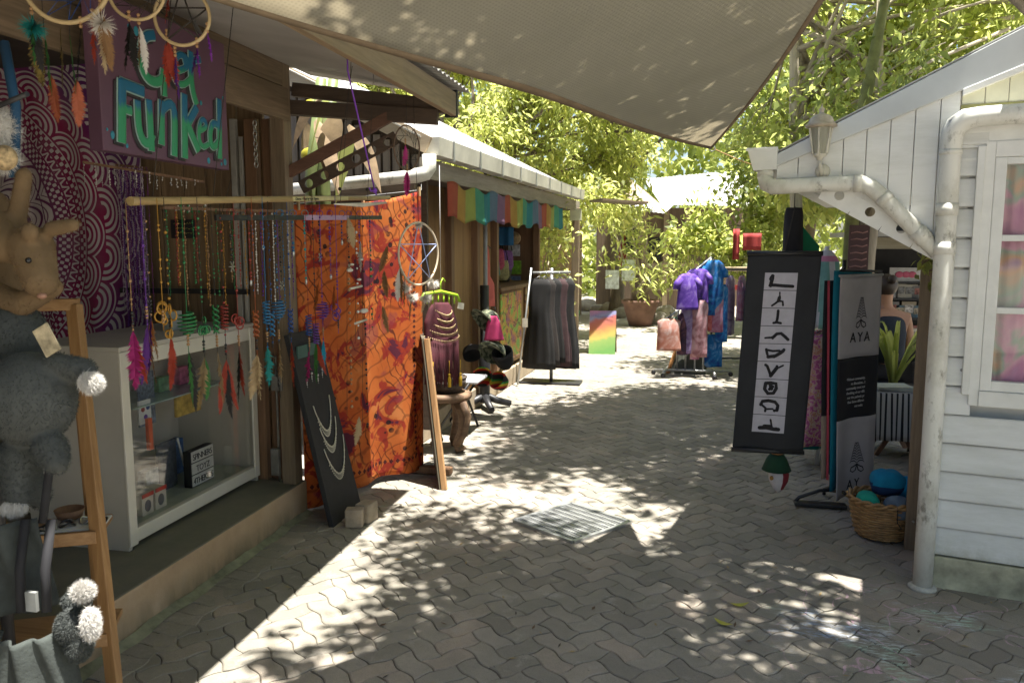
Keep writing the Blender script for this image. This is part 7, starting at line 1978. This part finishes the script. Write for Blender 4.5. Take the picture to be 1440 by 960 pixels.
def basket():
    p = P(1243, 768, Z=0) + V(.02, .16, 0); t = T('wicker_basket', 'round tan wicker basket filled with blue cushions by the brown post', 'basket', p)
    k = NT('tan_wicker'); x, y, z = k.xyz(); a = k.m_('ARCTAN2', y, x)
    wv = k.m_('MULTIPLY', k.m_('SINE', k.m_('MULTIPLY', z, 420)), k.m_('SINE', k.m_('ADD', k.m_('MULTIPLY', a, 22), k.m_('MULTIPLY', k.m_('FLOOR', k.m_('MULTIPLY', z, 67)), 3.14159))))
    n = k.noise(None, 30, 3); c = k.mix(k.ramp(wv, [(.3, .75), (.6, 0.0)]), k.ramp(n, [(.3, (.23, .12, .045)), (.7, (.42, .26, .11))]), (.06, .03, .012))
    wk = k.done(c, .6)
    b = B(); rows = 15
    for i in range(rows):
        z = .02 + i * .0132; r = .125 + .045 * (i / rows) ** .7
        pts = [p + V((r + .004 * math.sin(11 * q + (PI if i % 2 else 0))) * math.cos(q), (r + .004 * math.sin(11 * q + (PI if i % 2 else 0))) * math.sin(q), z) for q in np.linspace(0, 2 * PI, 89)[:-1]]
        b.tube(pts, .0068, 6, closed=True)
    for q in np.linspace(0, 2 * PI, 23)[:-1]: b.tube([p + V(.122 * math.cos(q), .122 * math.sin(q), .01), p + V(.17 * math.cos(q), .17 * math.sin(q), .215)], .005, 5)
    b.obj('weave', mat('tan_cane_weave', (.34, .2, .08), .55, .35, 25, .1), t)
    b = B()
    for ph in (0, PI): b.tube([p + V((.175 + .008 * math.cos(9 * q + ph)) * math.cos(q), (.175 + .008 * math.cos(9 * q + ph)) * math.sin(q), .218 + .01 * math.sin(9 * q + ph)) for q in np.linspace(0, 2 * PI, 97)[:-1]], .009, 6, closed=True)
    b.obj('braided_rim', mat('tan_cane_weave', (.34, .2, .08)), t)
    b = B(); b.lathe([(.12, .012), (.12, .02), (.002, .02)], p, 20); b.obj('bottom', WARMWOOD, t)
    def ball(c, r, cols, lab):
        o = T('cloth_ball', lab, 'cushion', c, 'cushions in the wicker basket')
        b = B(); b.ball(c, r, 24, 16)
        for v in b.bm.verts: v.co += Vector(noise.noise_vector(v.co * 13.0)) * r * .22; v.co.z = c.z + (v.co.z - c.z) * .88
        for f in b.bm.faces: f.material_index = 1 if f.calc_center_median().z < c.z - r * .05 else 0
        b.obj('cover', cols, o)
    TB = flat('turquoise_felt', (.0, .19, .34), .9); NB = flat('navy_felt', (.005, .03, .1), .9); GB = flat('sea_green_felt', (.01, .3, .22), .9)
    ball(p + V(.03, .06, .29), .092, [TB, NB], 'large turquoise and navy cushion on top of the wicker basket')
    ball(p + V(.14, .06, .27), .07, [flat('sky_felt', (.0, .22, .42), .9), TB], 'sky blue cushion at the right of the wicker basket')
    ball(p + V(-.09, -.06, .215), .06, [GB, GB], 'sea green cushion at the front left of the wicker basket')
    ball(p + V(.06, -.09, .19), .075, [flat('grey_blue_felt', (.12, .17, .22), .9)] * 2, 'grey-blue cushion at the front of the wicker basket')
    b = B(); q = p + V(.03, -.185, .225); b.tube([q, q + V(0, -.01, -.08), q + V(.02, -.012, -.11)], .003, 5); b.obj('black_strap', CORD, t)
basket()

def brown_post():
    p = P(1281, 772, Z=0); a = V(p.x, p.y, 0)
    t = T('door_post', 'weathered brown timber door post standing left of the white downpipe', 'post', a)
    b = B(); b.box(a + V(0, .03, .82), (.055, .09, 1.64), rz=WA); b.obj('post', WOODZ, t, bev=.003)
    b = B(); b.box(a + V(.045, .05, .82), (.03, .06, 1.62), rz=WA); b.obj('dark_stop', flat('dark_grey_green_paint', (.05, .06, .055), .7), t)
    b = B(); b.lathe([(.006, 0), (.006, .012), (.002, .016)], M=Matrix.Translation(a + V(-.005, -.02, .16)) @ Matrix.Rotation(R(90), 4, 'X'), seg=10); b.obj('hook', STEEL, t)
brown_post()

def lantern():
    s, z = WL(1155, 215); c = W(s, -.075, z); t = T('wall_lantern', 'old white carriage lantern fixed to the cottage eave boarding', 'lantern', c)
    wh = mat('aged_white_enamel', (.55, .53, .45), .5, .25, 12, .1)
    k = 1 / 280
    b = B(); b.lathe([(.0, -.045), (.012, -.042), (.014, -.03), (.03, -.02), (.034, -.012)], c, 6); b.obj('bottom_cup', wh, t)
    for i in range(6):
        q = i * PI / 3 + .2; b = B(); b.bar(c + V(.034 * math.cos(q), .034 * math.sin(q), -.012), c + V(.052 * math.cos(q), .052 * math.sin(q), .105), .007, .007); b.obj('glazing_bar', wh, t)
    gl = NT('frosted_lantern_glass'); gm = gl.done((.6, .6, .5), .25, transl=.6)
    b = B(); b.lathe([(.033, -.012), (.05, .105)], M=Matrix.Translation(c) @ Matrix.Rotation(.2, 4, 'Z'), seg=6, cap=False); b.obj('glass', gm, t)
    b = B(); b.lathe([(.052, .105), (.07, .11), (.072, .118), (.058, .128), (.05, .15), (.03, .165), (.012, .17), (.01, .182), (.015, .188), (.004, .2), (.001, .215)], c, 12); b.obj('cap', mat('rusty_white_enamel', (.36, .31, .24), .6, .4, 20, .2), t)
    b = B(); b.tube([W(s + .012, -.03, z - .10), W(s + .01, -.055, z - .105), W(s + .004, -.075, z - .075), c + V(0, 0, -.04)], .011, 8); b.lathe([(.034, 0), (.03, .012), (.01, .02)], M=Matrix.Translation(W(s + .012, -.032, z - .09)) @ Matrix.Rotation(WA, 4, 'Z') @ Matrix.Rotation(R(90), 4, 'X'), seg=14); b.obj('wall_bracket', wh, t)
    b = B(); b.lathe([(.01, -.01), (.014, .03), (.01, .05), (.002, .055)], c, 10); b.obj('bulb', flat('white_bulb', (.7, .7, .66), .3), t)
lantern()

# ------------------------------------------------------------------ gift shop behind, its person, table and plant
def gift_shop():
    Yg = 8.6
    def q(px, py, Y=Yg): return P(px, py, Y=Y)
    x0, x1 = q(1228, 400).x, q(1330, 400).x
    t = T('gift_shop', 'dim open gift shop with shelves behind the white cottage', 'shop', ((x0 + x1) / 2, Yg + .6, 0))
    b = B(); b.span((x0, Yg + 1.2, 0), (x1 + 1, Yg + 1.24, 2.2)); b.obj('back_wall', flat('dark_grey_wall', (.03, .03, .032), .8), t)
    b = B(); b.span((x0, Yg, q(1250, 350).z), (x1 + 1, Yg + .1, q(1250, 334).z)); b.obj('lintel', wood('pale_lintel', (.3, .27, .19), (.42, .38, .28), 'X'), t)
    b = B(); b.span((x0 - .2, Yg - .3, q(1250, 334).z + .01), (x1 + 1, Yg + 1.4, q(1250, 334).z + .06)); b.obj('roof', CORR, t)
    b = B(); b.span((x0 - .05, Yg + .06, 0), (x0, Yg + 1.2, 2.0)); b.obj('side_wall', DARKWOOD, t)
    tb = B(); zs = [q(1250, py, Yg + 1.0).z for py in (395, 418, 445, 475, 505)]
    for i, z in enumerate(zs):
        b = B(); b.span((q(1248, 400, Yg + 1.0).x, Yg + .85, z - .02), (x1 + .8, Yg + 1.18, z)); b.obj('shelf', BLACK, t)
    rr = random.Random(4); cols = [(.45, .42, .36), (.35, .3, .22), (.2, .2, .2), (.5, .48, .46), (.3, .12, .1), (.12, .2, .25)]
    names = ('cream', 'buff', 'grey', 'white', 'russet', 'blue'); rows = ('on the second shelf of the gift shop', 'on the third shelf of the gift shop', 'on the fourth shelf of the gift shop')
    posn = ('at the left end', 'second along', 'third along', 'at the right end')
    for r_ in range(1, 4):
        for j, px in enumerate((1254, 1266, 1278, 1290)):
            c = q(px, 400, Yg + .98); h = rr.uniform(.12, .19); w_ = rr.uniform(.1, .16); m = rr.randrange(6)
            o = T('gift_box', '%s boxed gift %s %s' % (names[m], posn[j], rows[r_ - 1]), 'box', V(c.x, c.y, zs[r_]), 'boxed gifts on the shop shelves')
            b = B(); b.span((c.x - w_ / 2, c.y - .06, zs[r_] + .001), (c.x + w_ / 2, c.y + .05, zs[r_] + h)); b.obj('carton', flat('gift_' + names[m], cols[m], .6), o)
            b = B(); b.span((c.x - w_ * .3, c.y - .064, zs[r_] + h * .3), (c.x + w_ * .3, c.y - .061, zs[r_] + h * .8)); b.obj('picture', flat('gift_print_' + names[(m + 2) % 6], cols[(m + 2) % 6], .6, var=.8, vs=40), o)
    c = q(1274, 386, Yg + .9); t2 = T('flower_picture', 'white panel with a pink flower picture on the top shelf', 'picture', c)
    b = B(); b.box(c, (.34, .02, .15)); b.obj('panel', flat('white_panel', (.5, .5, .5), .5), t2)
    for dx in (-.07, 0, .06): b = B(); b.ball(c + V(dx, -.012, 0), (.045, .004, .035), 10, 6); b.obj('flower', flat('pink_flower', (.5, .1, .18), .6), t2)
    # mossy trunk and dark lettered sign left of it
    mt = T('mossy_trunk', 'mossy tree trunk behind the dark sign and AYA banner', 'tree', V(q(1203, 400, 8).x, 8, 0))
    b = B(); a = q(1193, 400, 8); b.tube([V(a.x, 8, 0), V(a.x, 8, 1.2), V(a.x + .02, 8, 2.6), V(a.x + .3, 8.3, 4.2)], [.09, .07, .06, .04], 10); b.obj('trunk', mat('mossy_bark', (.16, .17, .06), .9, .4, 8, .5, 30), mt)
    b = B(); a2 = q(1221, 400, 8); b.tube([V(a2.x, 8, 0), V(a2.x - .02, 8, 1.4), V(a2.x + .06, 8, 2.8)], [.08, .065, .05], 10); b.obj('second_stem', BARK_PALE, mt)
    v, f = leaf_arrays([((a.x + random.Random(i).uniform(-.3, .9), 8.2 + random.Random(i + 50).uniform(-.4, .6), 2.3 + random.Random(i + 90).uniform(-.2, 1.2)), (.35, .35, .25), 130) for i in range(12)], .11, .5, np.random.default_rng(8)); fast_mesh('crown', v, f, LEAF_DARK, mt)
    c = P(1207, 350, Y=7.6); s = T('hanging_board', 'dark maroon hanging board of pale lettering below the perforated bracket', 'sign', c)
    b = B(); b.box(c + V(0, 0, -.04), (.17, .015, .5)); b.obj('board', flat('dark_maroon_board', (.06, .025, .025), .6), s)
    for i in range(6): b = B(); b.tube([c + V(-.07, -.011, .14 - i * .06), c + V(-.02, -.011, .15 - i * .06), c + V(.03, -.011, .14 - i * .06), c + V(.07, -.011, .155 - i * .06)], .006, 4); b.obj('lettering', flat('dull_pink_lettering', (.3, .16, .14), .7), s)
    b = B(); b.tube([c + V(0, 0, .2), c + V(.0, 0, .6)], .004, 4); b.obj('cord', CORD, s)
gift_shop()

def person():
    c = P(1247, 440, Y=7.4); px, py = c.x, c.y
    zh = P(1247, 407, Y=7.4).z
    t = T('person', 'person seen from behind, seated in the gift shop in a dark singlet', 'person', (px, py, 0))
    def chain(name, pts, edges, rad, m, sub=2):
        me = bpy.data.meshes.new(name); M = WM[t.name].inverted()
        me.from_pydata([tuple(M @ Vector(p)) for p in pts], edges, []); o = bpy.data.objects.new(name, me); COL.objects.link(o); o.parent = t; WM[o.name] = WM[t.name]
        me.materials.append(m); md = o.modifiers.new('k', 'SKIN'); md.use_smooth_shade = True
        for i, r in enumerate(rad):
            d = me.skin_vertices[0].data[i]; d.radius = r if isinstance(r, tuple) else (r, r); d.use_root = (i == 0)
        s = o.modifiers.new('s', 'SUBSURF'); s.levels = sub; s.render_levels = sub
        return o
    zp = zh - .68
    X = AXI; Fw = V(_fh.x, _fh.y, 0)     # faces away from the camera
    def q(a, f, z): return V(px, py, 0) + X * a + Fw * f + V(0, 0, z)
    pts = [q(0, 0, zp), q(0, .01, zp + .18), q(0, .0, zp + .38), q(0, .02, zp + .5), q(0, .03, zp + .58), q(0, .045, zh - .02), q(0, .05, zh + .06)]
    rad = [(.16, .12), (.13, .1), (.16, .1), (.06, .06), (.05, .055), (.075, .09), (.06, .075)]
    ed = [(i, i + 1) for i in range(6)]
    for s in (-1, 1):
        n = len(pts); pts += [q(s * .17, .0, zp + .44), q(s * .22, .02, zp + .18), q(s * .16, .22, zp + .06), q(s * .12, .30, zp + .06)]; rad += [.058, .045, .034, .03]
        ed += [(2, n), (n, n + 1), (n + 1, n + 2), (n + 2, n + 3)]
        h = n + 3
        for k in range(5):
            m = len(pts); a = q(s * (.13 - .018 * k), .36, zp + .06 - .004 * k); e = q(s * (.13 - .018 * k), .40 - .008 * abs(k - 2), zp + .04)
            pts += [a, e]; rad += [.009, .008]; ed += [(h, m), (m, m + 1)]
        n = len(pts); pts += [q(s * .1, .08, zp), q(s * .13, .42, zp + .02), q(s * .13, .44, .1), q(s * .13, .55, .05)]; rad += [.1, .065, .045, .035]
        ed += [(0, n), (n, n + 1), (n + 1, n + 2), (n + 2, n + 3)]
    skin = mat('tanned_skin', (.36, .19, .11), .55, .08, 8, .05)
    chain('body', pts, ed, rad, skin)
    chain('singlet', [q(0, 0, zp + .02), q(0, .01, zp + .18), q(0, .0, zp + .37), q(0, .01, zp + .47)], [(0, 1), (1, 2), (2, 3)], [(.19, .15), (.175, .14), (.20, .14), (.15, .1)], flat('navy_singlet', (.012, .018, .03), .85))
    chain('shorts', [q(0, 0, zp - .02), q(-.11, .1, zp), q(-.13, .32, zp + .02), q(.11, .1, zp), q(.13, .32, zp + .02)], [(0, 1), (1, 2), (0, 3), (3, 4)], [(.18, .14), .12, .085, .12, .085], BLACKCLOTH)
    hair = mat('dark_brown_hair', (.035, .022, .015), .5, .3, 20, .3, 90, stretch=(1, 1, .1))
    b = B(); b.ball(q(0, .03, zh + .035), (.092, .1, .1), 18, 12); b.ball(q(0, -.07, zh + .09), .04, 12, 8); b.obj('hair', hair, t)
    for s in (-1, 1): b = B(); b.ball(q(s * .088, .05, zh + .01), (.014, .02, .03), 10, 8); b.obj('ear', skin, t)
    f = q(0, .135, zh); b = B(); b.ball(f, (.014, .02, .02), 8, 6); b.obj('nose', skin, t)
    for s in (-1, 1): b = B(); b.ball(q(s * .03, .115, zh + .03), .011, 8, 6); b.obj('eye', EYEM, t)
    b = B(); b.ball(q(0, .118, zh - .045), (.026, .012, .008), 8, 6); b.obj('mouth', flat('lip_colour', (.3, .1, .08), .5), t)
    st = T('stool', 'dark round stool under the seated person in the gift shop', 'stool', (px, py, 0))
    b = B(); b.lathe([(.17, zp - .17), (.18, zp - .15), (.18, zp - .125), (.16, zp - .12)], (px, py, 0), 18); b.obj('seat', BLACK, st)
    for k in range(4): a = k * PI / 2 + .4; b = B(); b.tube([V(px + .12 * math.cos(a), py + .12 * math.sin(a), zp - .16), V(px + .17 * math.cos(a), py + .17 * math.sin(a), 0)], .014, 6); b.obj('leg', BLACK, st)
person()

def side_table():
    p = P(1258, 640, Z=0) + V(0, .1, 0)
    t = T('trestle_table', 'small folding trestle table draped in black and white striped cloth', 'table', p)
    zt = P(1255, 548, Y=p.y).z; w_, d_ = .17, .17
    k = NT('striped_cloth'); x, y, z = k.xyz(); f = k.m_('FRACT', k.m_('MULTIPLY', k.m_('ADD', x, y), 26.0))
    m = k.done(k.ramp(f, [(0, (.58, .57, .56)), (.62, (.025, .025, .03))], 'CONSTANT'), .85)
    b = B(); b.box(p + V(0, 0, zt - .012), (w_ * 2, d_ * 2, .02)); b.obj('top', WARMWOOD, t)
    per = [(-w_, -d_), (w_, -d_), (w_, d_), (-w_, d_), (-w_, -d_)]
    def ring(u):
        i = min(3, int(u * 4)); g = u * 4 - i; return V(per[i][0] + (per[i + 1][0] - per[i][0]) * g, per[i][1] + (per[i + 1][1] - per[i][1]) * g, 0)
    o = T('striped_tablecloth', 'black and white striped cloth hanging over the small trestle table', 'tablecloth', p + V(0, 0, zt))
    b = B(); b.grid(lambda u, v: p + ring(u) * (1.03 + .05 * (1 - v) * (1 + .6 * math.sin(u * 88))) + V(0, 0, zt + .004 - .36 * (1 - v)), 120, 6); b.poly([p + V(a * 1.03, c * 1.03, zt + .004) for a, c in per[:4]]); b.obj('drape', m, o, solid=.002)
    for s in (-1, 1):
        b = B(); b.bar(p + V(-.14, s * .12, 0), p + V(.14, s * .12, zt - .02), .03, .03); b.obj('leg', WARMWOOD, t)
        b = B(); b.bar(p + V(.14, s * .155, 0), p + V(-.14, s * .155, zt - .02), .03, .03); b.obj('leg', WARMWOOD, t)
    pa = T('paper_stack', 'stack of pale printed papers on the striped table', 'papers', p + V(0, 0, zt + .006))
    for i in range(4): b = B(); b.box(p + V(-.01 * i, -.02, zt + .012 + i * .008), (.26, .2, .007), rz=.1 * i - .15); b.obj('sheet', flat('pale_paper', (.5, .52, .46), .6), pa)
    b = B(); q = P(1279, 560, Y=p.y); b.grid(lambda u, v: q + V(.07 * u + .01 * math.sin(v * 9), .02 * math.sin(u * 9), -.42 * (1 - v)), 8, 12); b.obj('checked_scarf', m, None, 'striped scarf hanging at the right corner of the striped table', 'scarf', loc=q, solid=.002)
    # strappy plant
    c = P(1256, 535, Y=p.y + .7); base = V(c.x, c.y, 0); pl = T('strappy_plant', 'pot plant with long arching strap leaves behind the striped table', 'plant', base)
    b = B(); b.lathe([(.14, 0), (.18, .35), (.2, .36), (.17, .34), (.01, .33)], base, 18); b.obj('pot', mat('terracotta', (.27, .13, .08)), pl)
    rr = random.Random(3)
    for i in range(34):
        a = rr.uniform(0, 2 * PI); L = rr.uniform(.35, .6); d = V(math.cos(a), math.sin(a), 0); s = V(-d.y, d.x, 0) * rr.uniform(.014, .024); hgt = rr.uniform(.35, .62)
        b = B(); b.grid(lambda u, v: base + V(0, 0, .36) + d * L * u ** 1.2 * .8 + V(0, 0, hgt * math.sin(PI * u * .62) * 1.05) + s * (v - .5) * 2 * (1 - u ** 3) + V(0, 0, -.01 * (1 - abs(v - .5) * 2)), 10, 2); b.obj('leaf', LEAF_MANGO if i % 3 else LEAF_FINE, pl)
side_table()
def hanging_fern():
    c = W(.02, .35, 1.5); t = T('hanging_fern', 'small green fern hanging in the doorway beside the downpipe', 'plant', c)
    b = B(); b.lathe([(.02, -.05), (.05, .0), (.045, .0)], c, 12); b.obj('pot', DARKWOOD, t)
    v, f = leaf_arrays([((c.x, c.y, c.z), (.07, .07, .09), 120)], .06, .35, np.random.default_rng(2), .8); fast_mesh('foliage', v, f, LEAF_FINE, t)
hanging_fern()
def toadstool():
    pass
